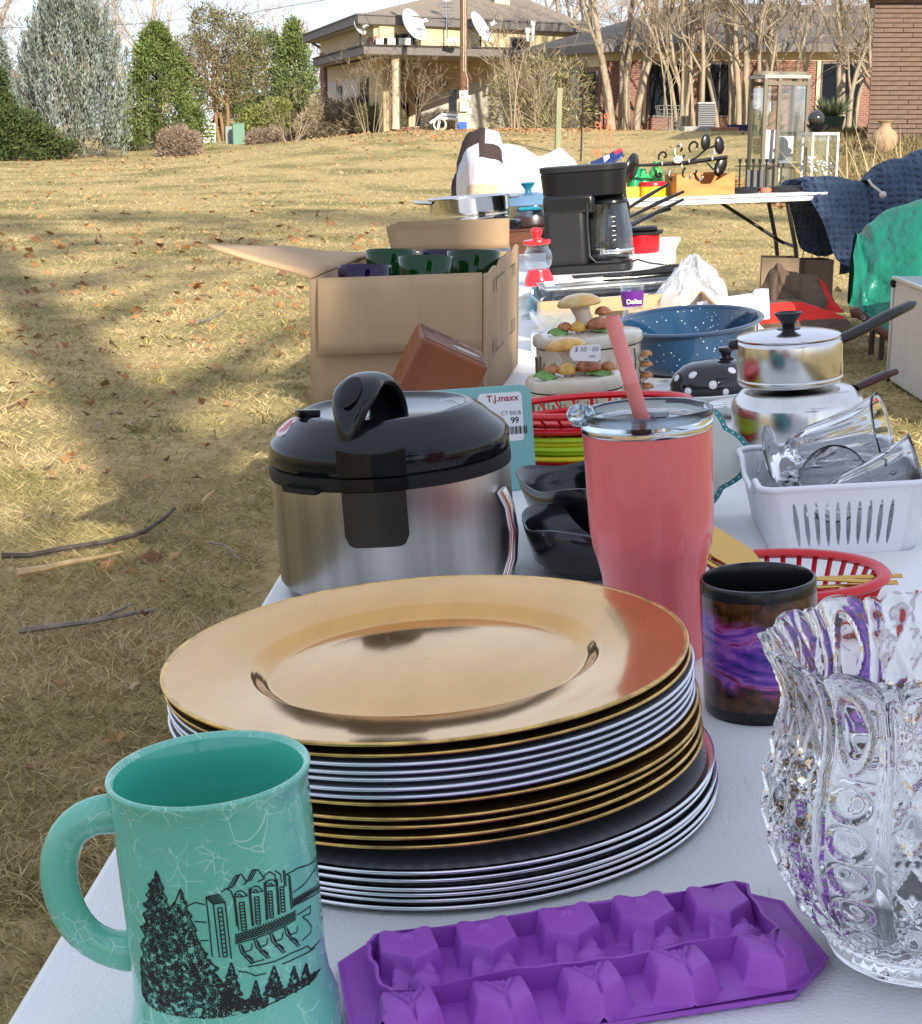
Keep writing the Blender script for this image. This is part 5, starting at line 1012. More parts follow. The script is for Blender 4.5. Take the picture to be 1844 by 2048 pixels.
def pot_bluebag():
    b = B(); b.lathe([(.0005, 0), (.05, 0), (.055, .01), (.058, .06), (.060, .065), (.056, .064), (.05, .01), (.0005, .008)], 48); solo('glass_bowl', 'clear glass bowl half hidden beside the cardboard box', 'bowl', b, M['glass'], TT(-.045, 3.72, 0), ang=60)
    b = B(); b.grid(30, 16, lambda u, v: ((.030+.012*noise.noise((u*5, v*3, 2)))*math.cos(2*PI*u)*(1-.75*v), .035*math.sin(2*PI*u)*(1-.6*v), .055*v+.008*noise.noise((u*7, v*7, 5))))
    solo('bag', 'turquoise plastic bag bundled beside the red candy jar', 'bag', b, mat('turquoise_plastic', (.05, .34, .45), .35), TT(-.050, 3.86, .0), ang=30)
    b = B(); b.lathe([(.0005, 0), (.03, 0), (.035, .004), (.052, .03), (.056, .04), (.054, .041), (.03, .008), (.0005, .005)], 60, lambda a, r, z, k: (r, z+(.004*math.cos(14*a) if r > .05 else 0))); solo('cut_glass_dish', 'small cut glass dish with a scalloped edge behind the canisters', 'dish', b, M['glass'], TT(.0, 3.16, .03), ang=60)
    b = B(); b.box((0, 0, .015), (.11, .11, .03)); solo('flat_box', 'pale flat box under the small cut glass dish', 'box', b, mat('pale_box', (.55, .58, .62), .6), TT(.0, 3.16, 0), bevel=.002)
pot_bluebag()
def candy_jar():
    t = thing('candy_jar', 'round glass candy jar with a red base and red knobbed lid', 'candy jar', TT(-.042, 4.13, .035)); mr = mat('red_gloss', (.70, .02, .03), .2, coat=.4)
    b = B(); b.lathe([(.0005, 0), (.036, 0), (.038, .006), (.036, .02), (.029, .034), (.028, .040), (.0005, .040)], 40); part('base', b, mr, t, ang=60)
    b = B(); b.lathe([(.026, .0405), (.034, .052), (.0375, .068), (.035, .084), (.029, .094), (.030, .102)], 48); part('globe', b, M['glass'], t, ang=80)
    b = B(); b.lathe([(.028, .1025), (.034, .104), (.036, .109), (.034, .115), (.012, .118), (.010, .124), (.015, .130), (.0155, .139), (.011, .1455), (.0005, .147)], 40); part('lid', b, mr, t, ang=60)
candy_jar()
def coffee_maker():
    t = thing('coffee_maker', 'black drip coffee maker with a glass carafe', 'coffee maker', TT(.098, 4.47, .035, -.10)); g = mat('satin_black', (.008, .008, .009), .34, spec=.25); gr_ = mat('charcoal_plastic', (.014, .0145, .016), .45, spec=.3)
    # local: x right (carafe side), y back, z up
    b = B(); b.prism(rrect(.232, .17, .03), 0, .022); part('base', b, gr_, t, bevel=.005, seg=3)
    b = B(); b.box((-.057, 0, .112), (.116, .165, .19)); part('body', b, gr_, t, bevel=.018, seg=4); b = B(); b.box((.05, .062, .112), (.108, .04, .188)); part('rear_column', b, gr_, t, bevel=.008)
    b = B(); b.box((-.044, -.003, .186), (.140, .166, .055)); part('gloss_band', b, M['black'], t, bevel=.012, seg=3)
    def loft(z0, s0, z1, s1, n=6):
        b = B(); p = rrect(.232, .17, .06, 8); k = len(p); vs = []
        for j in range(n+1): f = j/n; s = s0+(s1-s0)*f; vs += [(x*s, y*s, z0+(z1-z0)*f) for x, y in p]
        b.add(vs, [(j*k+i, j*k+(i+1) % k, (j+1)*k+(i+1) % k, (j+1)*k+i) for j in range(n) for i in range(k)]+[tuple(reversed(range(k))), tuple(n*k+i for i in range(k))]); return b
    part('brew_head', loft(.205, .955, .270, 1.0), g, t, M=TR(-.006, 0, 0), bevel=.004)
    l_ = part('lid', loft(.2705, 1.01, .286, 1.02), gr_, t, M=TR(-.006, 0, 0), bevel=.006, seg=3); b = B(); b.prism(rrect(.05, .008, .003), .2852, .2858); part('badge', b, mat('grey_badge', (.35, .35, .36), .4), l_, M=TR(-.01, -.05, 0)); b = B(); b.box((.03, -.0805, .277), (.055, .003, .008)); part('lid_catch', b, g, l_)
    b = B(); p = [(.006, -.085, .19), (.003, -.0855, .12), (.006, -.0855, .045), (.022, -.0855, .028), (.09, -.0855, .026)]; b.tube(p, .0035, 8); part('bezel', b, gr_, t)
    b = B(); b.lathe([(.0005, 0), (.048, 0), (.051, .003), (.051, .012)], 48); part('warming_plate', b, M['dark'], t, M=TR(.058, 0, .0205))
    cM = TR(.064, -.012, .034) @ Matrix.Scale(1.12, 4)
    b = B(); b.lathe([(.0005, 0), (.049, 0), (.0525, .004), (.0525, .016), (.052, .05), (.046, .09), (.040, .128), (.041, .135)], 64); c = part('carafe', b, M['glass'], t, M=cM, ang=60)
    b = B(); b.lathe([(.0529, .012), (.0533, .014), (.0533, .020), (.0528, .022)], 48); part('steel_band', b, M['chrome'], c)
    b = B(); b.lathe([(.0005, .146), (.03, .144), (.041, .139), (.043, .134), (.0425, .13)], 40); part('carafe_lid', b, M['black'], c)
    b = B(); b.tube([(.02, .036, .135), (.03, .06, .137), (.034, .075, .12), (.033, .072, .06), (.024, .05, .028)], [.007, .008, .009, .008, .005], 8); part('carafe_handle', b, M['black'], c)
    b = B(); [b.box((-.01, -.0525+.0005*(k % 2), .045+k*.011), (.010 if k % 2 else .006, .0006, .0012)) for k in range(6)]; part('level_marks', b, M['white'], c, M=RM(0, 0, .35))
    b = B(); b.tube([(.10, .02, .012), (.13, .01, .022), (.16, .0, .012), (.20, .01, .004)], .003, 6); part('power_cord', b, M['dark'], t)
coffee_maker()
def red_tub():
    b = B(); b.prism(rrect(.15, .11, .008), 0, .03); solo('white_box', 'flat white box under the red tub', 'box', b, M['white'], TT(.265, 4.58, .035, -.1), bevel=.003)
    t = thing('storage_tub', 'red plastic tub with a black lid behind the coffee maker', 'tub', TT(.252, 4.60, .066, -.1))
    b = B(); b.lathe([(.0005, 0), (.042, 0), (.045, .003), (.048, .05)], 48); part('body', b, M['red'], t, ang=60)
    b = B(); b.prism(rrect(.115, .105, .02), .0505, .058); part('lid', b, M['matte'], t, bevel=.003)
    b = B(); b.prism(rrect(.085, .08, .015), .0585, .072); part('lid_insert', b, M['black'], t, bevel=.006)
red_tub()
for i, (u, v, w, a, el, s, lb) in enumerate([(.235, 5.1, .13, .35, .30, 1, 'uppermost black pan with its handle pointing up to the right'), (.24, 5.05, .11, .25, .22, 1.25, 'second black pan in the pile with a long curved handle'), (.23, 4.98, .095, .15, .05, .9, 'third black pan in the pile with a flat handle'), (.22, 4.95, .08, .2, .28, 1.3, 'lowest black pan with a thin handle')]):
    t = thing('frying_pan', lb+' behind the coffee maker', 'pan', TT(u-.11, v, w, a), 'black pans piled behind the coffee maker')
    b = B(); b.lathe([(.0005, 0), (.085, 0), (.095, .006), (.105, .03), (.103, .03), (.09, .008), (.0005, .005)], 48); part('pan', b, M['matte'], t, ang=60)
    b = B(); b.tube([(.10, 0, .026), (.13, 0, .03+.03*el), (.13+.06*s, 0, .03+.06*el*s+.02), (.13+.13*s, 0, .03+.13*el*s+.03)], [.007, .009, .011, .008], 8, flat=.6); part('handle', b, M['black'], t)
b = B(); b.prism(rrect(.25, .25, .02), 0, .075); solo('black_crate', 'black box under the pile of pans', 'box', b, M['matte'], TT(.13, 5.0, .035, .1), bevel=.004)
def steamer():
    ps = mat('polished_steel', (.68, .67, .65), .13, 1)
    t = thing('stock_pot', 'tall polished steel pot under the steamer insert', 'pot', TT(-.252, 5.0, .035)); R = .118
    b = B(); b.lathe([(.0005, 0), (R-.01, 0), (R, .01), (R, .135), (R+.004, .138)], 80); part('body', b, ps, t, ang=60)
    for s, lb in ((-1, 'handle'), (1, 'handle')):
        b = B(); b.box((s*(R+.022), -.035, .118), (.05, .065, .026)); part(lb, b, M['black'], t, bevel=.008, seg=3, M=RM(0, 0, .25*(1 if s < 0 else -1)))
    t = thing('steamer_insert', 'polished steel steamer insert with two side handles on the pot', 'steamer', TT(-.252, 5.0, .1745))
    b = B(); b.lathe([(R-.008, -.012), (R-.006, .0), (R+.003, .002), (R+.006, .012), (R+.003, .020), (R+.007, .026), (R+.006, .062), (R+.010, .066), (R+.006, .067), (R+.003, .06), (R-.004, .01), (.0005, .008)], 80); part('body', b, ps, t, ang=60)
    for s in (-1, 1):
        b = B(); b.tube([(s*(R), -.04, .055), (s*(R+.035), -.034, .058), (s*(R+.045), 0, .060), (s*(R+.035), .034, .058), (s*R, .04, .055)], .009, 10, flat=.6); part('handle', b, ps, t, M=RM(0, 0, .15 if s < 0 else .5), ang=80)
steamer()
def teal_pot():
    t = thing('casserole', 'steel casserole with a domed lid and teal knob behind the steamer', 'casserole', TT(-.075, 5.45, .115)); tl = mat('teal_silicone', (.015, .20, .30), .35); ps = mat('pan_steel', (.55, .6, .66), .18, 1)
    b = B(); b.lathe([(.0005, 0), (.10, 0), (.108, .01), (.110, .07)], 64); part('body', b, ps, t, ang=60)
    b = B(); b.lathe([(.112, .0705), (.113, .073), (.10, .088), (.07, .102), (.03, .110), (.0005, .111)], 64); l_ = part('lid', b, mat('blue_lid', (.16, .28, .42), .15, .4), t, ang=60)
    b = B(); b.lathe([(.012, .1105), (.010, .12), (.022, .135), (.026, .139), (.02, .143), (.0005, .143)], 32); part('knob', b, tl, l_, ang=60)
    b = B(); b.tube([(-.03, -.108, .058), (-.025, -.14, .062), (.03, -.14, .062), (.035, -.108, .058)], [.009, .012, .012, .009], 10, flat=.6); part('handle', b, tl, t)
    t = thing('wooden_box', 'dark brown wooden box under the teal knobbed casserole', 'box', TT(-.07, 5.40, .035)); wd = mat('walnut', (.10, .035, .018), .35, var=.3, vs=8, stretch=(1, 8, 8))
    b = B(); b.box((0, 0, .037), (.25, .25, .074)); part('body', b, wd, t, bevel=.003); b = B(); b.box((0, 0, .0765), (.26, .26, .004)); part('top', b, wd, t)
teal_pot()

# ------------------------------------------------------------------ fabric piles
def drape(b, cols, nu, nv, fold=.02, ff=3., back=.25, matf=None, seed=0, close=True, flare=0.):
    """cols: (x, z_top, z_bottom, y, bulge) from left to right; a front sheet hanging from a ridge and a back sheet behind it."""
    C_ = np.array(cols, float); s_ = np.linspace(0, 1, len(cols))
    def at(s): return [np.interp(s, s_, C_[:, k]) for k in range(5)]
    def at2(s): # light smoothing of the polyline
        a, c, d = at(max(0, s-.04)), at(s), at(min(1, s+.04)); return [(a[k]+2*c[k]+d[k])/4 for k in range(5)]
    o = len(b.v); nvb = nv//2
    for j in range(nv+nvb+1):
        for i in range(nu+1):
            s = i/nu; x, zt, zb, y, bu = at2(s)
            if j <= nv: t = j/nv; p = (x, y-bu*t**.65, zt+(zb-zt)*t)
            else: t = (j-nv)/nvb; t = t; p = None
            if p is None: continue
            n = noise.noise_vector((s*ff*2+seed, t*ff*.7, seed*1.3))*fold+noise.noise_vector((s*ff*6+seed, t*ff*2, 4+seed))*fold*.35
            b.v.append((p[0]+n.x*.5-flare*t*(1-s)**3, p[1]+n.y, p[2]+n.z*.5*(1-t*.7)))
    w = nu+1
    for j in range(nv):
        for i in range(nu): b.f.append((o+j*w+i, o+(j+1)*w+i, o+(j+1)*w+i+1, o+j*w+i+1)); b.m.append(matf(i/nu, j/nv) if matf else 0)
    o2 = len(b.v)                                                     # back sheet down from the ridge
    for j in range(1, nvb+1):
        for i in range(nu+1):
            s = i/nu; x, zt, zb, y, bu = at2(s); t = j/nvb; r = b.v[o+i]
            b.v.append((r[0], r[1]+back*math.sin(t*PI/2), r[2]+(zb-zt)*t**2.2))
    for j in range(nvb):
        for i in range(nu):
            a = o+i if j == 0 else o2+(j-1)*w+i; c = o2+j*w+i
            b.f.append((a, a+1, c+1, c)); b.m.append(matf(i/nu, 0) if matf else 0)
    return b
def DX(px, d): return (px-922)/3200*d
def DZ(py, d): return 1.15-(py-250)/3200*d
def pcols(rows, d): return [(DX(px, d), DZ(t, d), DZ(bt, d), y, bu) for px, t, bt, y, bu in rows]
qm = [mat('quilt_'+n, c, .9, var=.06, vs=30, bump=.2, bs=25) for n, c in (('white', (.52, .52, .59)), ('brown', (.045, .028, .026)), ('tan', (.45, .33, .22)), ('rose', (.72, .42, .5)), ('hot_pink', (.78, .09, .34)), ('cream', (.52, .48, .42)), ('print', (.55, .45, .5)), ('sheet', (.5, .5, .5)))]
def quilt_pat(s, t):
    c = int(s*3.2+t*.8); r = int(t*5.2-s*.6)
    if t < .13: return 1 if s < .45 else 0
    if t < .26: return 0 if s < .38 or s > .62 else 1
    if t < .48: return 5 if s < .25 else (6 if s < .5 else 0)
    if t < .68: return 5 if s < .18 else (2 if s < .55 else (0 if s < .75 else 6))
    if t < .95: return 3 if s < .5 else (4 if s < .75 else 5)
    return 5
b = B(); drape(b, pcols([(912, 330, 470, 6.9, .1), (926, 285, 470, 6.85, .22), (940, 262, 470, 6.8, .34), (965, 256, 470, 6.8, .38), (995, 260, 470, 6.8, .38), (1012, 300, 470, 6.8, .36), (1040, 345, 470, 6.8, .34), (1075, 380, 470, 6.8, .3)], 6.7), 64, 60, .022, 3., .3, quilt_pat, 2)
solo('quilt', 'patchwork quilt in brown, white and pink heaped behind the steel pots', 'quilt', b, qm, ang=60)
b = B(); drape(b, pcols([(985, 286, 470, 7.0, .1), (1005, 284, 470, 7.0, .22), (1040, 292, 470, 7.0, .34), (1080, 312, 470, 7.0, .4), (1105, 300, 470, 7.05, .42), (1122, 294, 470, 7.05, .42), (1145, 312, 470, 7.05, .36), (1165, 340, 470, 7.05, .2), (1180, 380, 470, 7.05, .1)], 6.9), 60, 40, .03, 2.5, .3, None, 5)
solo('bed_sheet', 'off white sheet spread beside the patchwork quilt', 'sheet', b, [mat('off_white_cloth', (.50, .51, .50), .9, var=.04)], ang=70)
b = B(); drape(b, pcols([(902, 395, 470, 7.0, .05), (906, 350, 470, 7.0, .14), (918, 332, 470, 7.0, .2), (935, 325, 470, 7.0, .2)], 6.9), 24, 30, .03, 2.5, .25, lambda s, t: 1 if t < .35 else 0, 8)
solo('cushion', 'dark brown and grey cushion behind the left side of the quilt', 'cushion', b, [mat('taupe_cloth', (.2, .16, .13), .9), qm[1]], ang=70)

# ------------------------------------------------------------------ table at the back with the chandelier
BTM = W(1.10, 9.38, .757, 0, 0, -.035)
def BT(x, y, z=0, rz=0, rx=0, ry=0): return BTM @ TR(x, y, z) @ RM(rx, ry, rz)
folding_table('white folding table standing crosswise at the back under the black chandelier', BT(0, 0, 0), 1.88, .72, .75)
def wood_tray():
    t = thing('wooden_tray', 'orange brown wooden crate with a notched front', 'crate', BT(.245, -.18, 0, .12)); wd = mat('orange_wood', (.48, .19, .045), .5, var=.2, vs=6, stretch=(1, 8, 8))
    b = B(); b.prism([(-.165, 0), (.165, 0), (.165, .125), (.15, .125), (.03, .065), (-.02, .065), (-.15, .115), (-.165, .115)], -.006, .006, M=TR(0, -.13, 0) @ RM(PI/2)); part('front_panel', b, wd, t)
    b = B(); b.prism([(-.165, 0), (.165, 0), (.165, .12), (-.165, .12)], -.006, .006, M=TR(0, .13, 0) @ RM(PI/2)); part('back_panel', b, wd, t)
    for s in (-1, 1): b = B(); b.box((s*.159, 0, .058), (.012, .248, .115)); part('side_panel', b, wd, t)
    b = B(); b.box((0, 0, .006), (.306, .248, .01)); part('floor', b, wd, t)
wood_tray()
def chandelier():
    t = thing('chandelier', 'black wrought iron chandelier with scrolls and crystals lying on the crate', 'chandelier', BT(.12, -.20, .165)); ir = mat('black_iron', (.008, .008, .009), .3)
    b = B(); b.tube([(-.24, 0, .01), (.05, 0, .015), (.28, 0, .04)], [.007, .013, .010], 8); part('stem', b, ir, t)
    b = B(); b.lathe([(.0005, .012), (.03, .014), (.045, .0), (.075, -.004), (.085, .004), (.082, .018), (.06, .03), (.02, .034), (.0005, .034)], 40); part('canopy', b, ir, t, M=TR(-.27, -.02, 0) @ RM(0, PI/2+.25, -.45), ang=50)
    b = B(); b.ell((0, 0, 0), (.03, .012, .045), 16, 10); part('candle_plate', b, ir, t, M=TR(.155, -.02, .125) @ RM(0, .1, .3))
    b = B(); b.ell((0, 0, 0), (.03, .012, .05), 16, 10); part('candle_plate', b, ir, t, M=TR(.235, 0, .105) @ RM(0, -.1, .3))
    b = B(); b.ell((0, 0, 0), (.035, .015, .06), 16, 10); part('candle_plate', b, ir, t, M=TR(.245, .02, -.01) @ RM(0, .4, .2))
    def scroll(x, z, r, tw, s): return [(x+r*(1-.11*k)*math.cos(tw+s*.62*k)*.9, -.01+.006*k*math.sin(x*50), z+r*(1-.11*k)*math.sin(tw+s*.62*k)) for k in range(9)]
    for x, z, r, tw, s in ((-.075, .055, .038, 3.6, -1), (.015, .085, .045, 4.2, -1), (.095, .105, .042, 4.0, -1), (-.02, -.055, .04, 2.2, 1), (.06, -.05, .045, 2.0, 1), (.13, -.06, .042, 2.2, 1), (-.10, -.04, .03, 2.4, 1)):
        b = B(); b.tube(scroll(x, z, r, tw, s), .0062, 6); part('scroll', b, ir, t)
    for p, q in (((.05, 0, .015), (.16, -.02, .09)), ((.16, -.02, .09), (.235, 0, .13)), ((.0, 0, .02), (.04, 0, .06)), ((.15, 0, .03), (.24, .01, -.05))):
        b = B(); b.tube([p, ((p[0]+q[0])/2, p[1]-.01, (p[2]+q[2])/2-.01), q], .006, 6); part('arm', b, ir, t)
    for x, z, s in ((.015, .115, 1), (.10, .10, 1), (.20, .07, 1.2), (.19, .04, 1), (.06, .03, .9), (.25, -.08, 1.1), (-.09, .02, .8), (.22, -.03, .9), (.02, .0, .9)):
        b = B(); b.lathe([(.0003, -.018*s), (.007*s, -.006*s), (.0055*s, .004*s), (.0003, .016*s)], 6); part('crystal', b, mat('crystal', (.9, .92, .95), .03, trans=.6, spec=1.), t, M=TR(x, -.035, z), ang=0)
    b = B(); b.ell((0, 0, 0), (.022, .02, .028), 14, 8); part('socket', b, M['white'], t, M=TR(.0, -.02, .035) @ RM(0, 1.3, 0))
chandelier()
t = thing('cake_tin', 'round yellow tin with a red lid', 'tin', BT(-.02, -.20, 0)); yl = mat('yellow_paint', (.72, .47, .02), .35)
b = B(); b.lathe([(.0005, 0), (.074, 0), (.074, .068)], 48); part('body', b, yl, t, ang=60); b = B(); b.lathe([(.0765, .060), (.0765, .080), (.074, .083), (.0005, .083)], 48); part('lid', b, M['red'], t, ang=60)
b = B(); b.box((0, 0, .03), (.075, .07, .06)); solo('yellow_box', 'small yellow box left of the round tin', 'box', b, mat('yellow_card', (.62, .40, .04), .6), BT(-.135, -.20, 0), bevel=.004)
b = B(); b.lathe([(.0005, 0), (.036, 0), (.038, .006), (.038, .045), (.03, .058), (.0005, .06)], 32); solo('green_pot', 'small translucent green pot at the left of the back table', 'pot', b, mat('green_plastic', (.01, .30, .17), .2, trans=.4), BT(-.215, -.22, 0), ang=60)
gp = mat('bright_green', (.05, .42, .12), .4)
def bottle(label, x, y, h, r, m, z=0, cat='bottle'): 
    b = B(); b.lathe([(.0005, 0), (r, 0), (r, h*.66), (r*.8, h*.76), (r*.4, h*.84), (r*.4, h), (.0005, h)], 24); solo('bottle', label, cat, b, m, BT(x, y, z), 'green bottles behind the chandelier', ang=50)
bottle('dark green bottle behind the black canopy disc', -.10, .03, .22, .04, mat('emerald_plastic', (.01, .28, .10), .3)); bottle('bright green bottle behind the yellow tin', -.045, .05, .15, .045, gp); bottle('olive green bottle beside the crate', .03, .06, .19, .04, mat('leaf_green', (.06, .30, .07), .4))
b = B(); b.grid(24, 14, lambda u, v: (-.13+.26*u, -.06+.12*v+.01*noise.noise((u*5, v*3, 0)), .10+.12*u+.06*math.sin(PI*v)*(1-.2*u)+.012*noise.noise((u*6, v*6, 2))), 0)
bm_ = [mat('navy_foil', (.012, .03, .13), .3), mat('white_foil', (.65, .68, .75), .35), mat('red_foil', (.62, .03, .05), .35)]
for k, f in enumerate(b.f): i, j = k % 24, k//24; b.m[k] = 2 if i > 19 and j > 3 else (1 if i < 7 or (13 < i < 17 and 2 < j < 6) else 0)
solo('snack_bag', 'blue, white and red foil bag propped behind the coffee maker', 'bag', b, bm_, BT(-.30, .0, .0, .1), ang=60, solid=.004)
b = B(); b.box((0, 0, .055), (.28, .16, .11)); solo('carton', 'plain box under the foil bag on the back table', 'box', b, mat('red_carton', (.42, .05, .03), .6), BT(-.30, .02, 0, .1), bevel=.003)
for x, w, lb, c in ((.50, .19, 'left of two flat black pans beside the crate', .012), (.735, .20, 'right one of two flat black pans near the navy blanket', .02)):
    b = B(); b.lathe([(.0005, 0), (w*.42, 0), (w*.5, .016), (w*.52, .03), (w*.49, .028), (w*.42, .006), (.0005, .004)], 40); solo('flat_pan', lb, 'pan', b, mat('cast_iron', (c, c, c+.004), .35), BT(x, -.16, 0), 'flat black pans on the back table', ang=60)
b = B(); b.lathe([(.0005, 0), (.03, 0), (.036, .015), (.03, .028), (.0005, .03)], 24); solo('clay_dish', 'small terracotta dish between the two flat pans', 'dish', b, mat('terracotta', (.36, .14, .08), .7), BT(.615, -.2, 0), ang=60)

# navy moving blanket over the end of the back table, green tarp, case, bags, throw
nb = mat('navy_quilted', (.040, .066, .12), .85, col2=(.06, .092, .15), vs=14, bump=.1, bs=30)
t_ = nb.node_tree; p_ = t_.nodes['Principled BSDF']; co_ = t_.nodes.new('ShaderNodeTexCoord'); wv = t_.nodes.new('ShaderNodeTexWave'); wv.inputs['Scale'].default_value = 9; wv.inputs['Distortion'].default_value = 2.5; wv.inputs['Detail'].default_value = 2; wv.bands_direction = 'X'
t_.links.new(co_.outputs['Object'], wv.inputs['Vector']); wv2 = t_.nodes.new('ShaderNodeTexWave'); wv2.inputs['Scale'].default_value = 9; wv2.bands_direction = 'Z'; wv2.inputs['Distortion'].default_value = 3; t_.links.new(co_.outputs['Object'], wv2.inputs['Vector'])
mu_ = t_.nodes.new('ShaderNodeMath'); mu_.operation = 'MULTIPLY'; t_.links.new(wv.outputs[1], mu_.inputs[0]); t_.links.new(wv2.outputs[1], mu_.inputs[1]); bp_ = t_.nodes.new('ShaderNodeBump'); bp_.inputs['Strength'].default_value = .9; bp_.inputs['Distance'].default_value = .02
t_.links.new(mu_.outputs[0], bp_.inputs['Height']); t_.links.new(bp_.outputs[0], p_.inputs['Normal'])
b = B(); drape(b, pcols([(1598, 356, 372, 9.25, .1), (1615, 348, 420, 9.2, .30), (1640, 345, 505, 9.2, .42), (1672, 348, 518, 9.2, .46), (1700, 354, 520, 9.2, .46), (1728, 356, 500, 9.15, .42), (1738, 366, 470, 9.2, .30)], 9.1), 60, 60, .035, 2.2, .55, None, 3); 
root = solo('moving_blanket', 'navy quilted moving blanket hanging over the end of the back table', 'blanket', b, nb, ang=70)
b = B(); drape(b, pcols([(1722, 356, 560, 9.0, .15), (1742, 336, 560, 9.0, .3), (1765, 320, 560, 8.95, .4), (1800, 312, 560, 8.9, .45), (1844, 288, 560, 8.8, .5), (1900, 268, 560, 8.7, .5), (1980, 262, 560, 8.6, .5)], 8.9), 70, 50, .07, 2.0, .6, None, 11)
solo('moving_blanket', 'second navy quilted blanket heaped at the right edge behind the green tarp', 'blanket', b, nb, ang=70)
b = B(); b.tube([(0, 0, 0), (.02, -.01, -.03), (.06, -.02, -.06), (.075, -.02, -.075)], .007, 8); b.ell((.078, -.02, -.08), (.02, .02, .02), 12, 8); solo('rope_tie', 'white knotted rope tie lying on the navy blanket', 'rope', b, mat('rope', (.55, .52, .46), .8), W(DX(1718, 8.74), 8.72, DZ(354, 8.7)), ang=60)
tp_m = mat('green_tarp', (.006, .15, .095), .3, col2=(.008, .165, .105), vs=5, bump=.0); t_ = tp_m.node_tree; p_ = t_.nodes['Principled BSDF']; co_ = t_.nodes.new('ShaderNodeTexCoord'); n_ = t_.nodes.new('ShaderNodeTexVoronoi'); n_.inputs['Scale'].default_value = 13; n_.feature = 'SMOOTH_F1'
n0 = t_.nodes.new('ShaderNodeTexNoise'); n0.inputs['Scale'].default_value = 7; n0.inputs['Detail'].default_value = 6; t_.links.new(co_.outputs['Object'], n0.inputs['Vector']); ad_ = t_.nodes.new('ShaderNodeMix'); ad_.data_type = 'RGBA'; ad_.inputs[0].default_value = .25; t_.links.new(co_.outputs['Object'], ad_.inputs[6]); t_.links.new(n0.outputs[1], ad_.inputs[7]); t_.links.new(ad_.outputs[2], n_.inputs['Vector'])
bp_ = t_.nodes.new('ShaderNodeBump'); bp_.inputs['Strength'].default_value = .5; bp_.inputs['Distance'].default_value = .04; t_.links.new(n_.outputs['Distance'], bp_.inputs['Height']); t_.links.new(bp_.outputs[0], p_.inputs['Normal'])
d = 7.6
def tarp():
    t = thing('tarp', 'crinkled green tarp with a brown hem covering a table at the right', 'tarp', Matrix())
    b = B(); drape(b, pcols([(1710, 455, 594, 8.0, .20), (1716, 447, 598, 7.98, .32), (1745, 430, 628, 7.95, .42), (1790, 410, 652, 7.9, .5), (1844, 388, 690, 7.9, .6), (1900, 372, 720, 7.9, .66), (1990, 365, 760, 7.9, .7)], 7.95), 90, 70, .085, 1.6, .12, None, 21, flare=.10); part('sheet', b, tp_m, t, ang=55)
    n = 90; f = b.v[70*91:70*91+91]; h = B(); vs = [tuple(p) for p in f]+[(p[0]+.012, p[1]-.01, p[2]-.055) for p in f]; h.add(vs, [(i, i+1, n+2+i, n+1+i) for i in range(n)]); part('hem', h, mat('brown_hem', (.10, .04, .03), .6), t, ang=60, solid=.004)
    g = B(); g.lathe([(.006, 0), (.012, .002), (.012, .004), (.006, .004)], 12); part('eyelet', g, M['chrome'], t, M=TR(f[14][0]+.006, f[14][1]-.012, f[14][2]-.03) @ RM(PI/2))
tarp()
t = thing('side_table', 'table standing under the green tarp with a thin brown leg', 'table', W(2.45, 8.0, 0))
b = B(); b.box((0, .1, .56), (.7, .22, .03)); part('tabletop', b, mat('brown_table', (.12, .07, .04), .6), t)
for sx, sy in ((-1, -1), (1, -1), (-1, 1), (1, 1)): b = B(); b.tube([(sx*.33, .1+sy*.09, .545), (sx*.34, .1+sy*.1, 0)], .015, 8); part('leg', b, mat('brown_leg', (.06, .04, .03), .5), t)
def case():
    t = thing('tool_case', 'pale aluminium carrying case standing on the grass at the right', 'case', W(1.945, 6.55, 0, -.02)); al = mat('pale_aluminium', (.52, .50, .47), .5, .25, var=.04, vs=12)
    b = B(); b.box((.17, 0, .245), (.34, 1.45, .47)); part('shell', b, al, t, bevel=.012)
    b = B(); b.box((.17, 0, .4835), (.335, 1.44, .006)); part('top_panel', b, mat('slate_top', (.16, .19, .24), .5), t)
    for y in (-.73, .73): b = B(); b.box((0, y, .245), (.02, .02, .48)); part('corner_rail', b, mat('rail', (.6, .6, .6), .35, .7), t, bevel=.004)
    b = B(); b.box((0, 0, .478), (.02, 1.44, .018)); part('edge_rail', b, mat('rail_b', (.6, .6, .6), .35, .7), t, bevel=.004)
    for z in (.03, .455): b = B(); b.ell((-.006, .715, z), (.016, .018, .02), 12, 8); part('corner_cap', b, M['matte'], t)
case()
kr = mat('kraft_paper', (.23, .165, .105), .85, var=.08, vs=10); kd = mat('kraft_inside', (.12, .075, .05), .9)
def kraft(label, px0, px1, top, bot, d, side, handles):
    x0, x1 = DX(px0, d), DX(px1, d); z1 = DZ(top, d); t = thing('shopping_bag', label, 'paper bag', W((x0+x1)/2, d, .005, side), 'kraft paper bags'); w = x1-x0; h = z1
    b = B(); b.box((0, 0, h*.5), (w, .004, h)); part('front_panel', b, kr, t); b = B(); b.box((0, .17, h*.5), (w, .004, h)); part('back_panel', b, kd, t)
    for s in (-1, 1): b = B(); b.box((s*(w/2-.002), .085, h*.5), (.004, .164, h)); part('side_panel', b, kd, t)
    b = B(); b.box((0, .085, .004), (w-.01, .16, .004)); part('floor', b, kr, t)
    for y in handles: b = B(); b.tube([(.05*math.cos(a), y, h-.01+.085*math.sin(a)) for a in [PI*k/10 for k in range(11)]], .0025, 6); part('handle', b, M['dark'], t)
kraft('open brown kraft paper bag standing on the grass behind the brown throw', 1519, 1592, 508, 590, 9.0, -.15, ())
kraft('brown kraft paper bag with thin twisted handles behind the red striped throw', 1604, 1662, 512, 590, 9.15, .10, (0.002, .165))
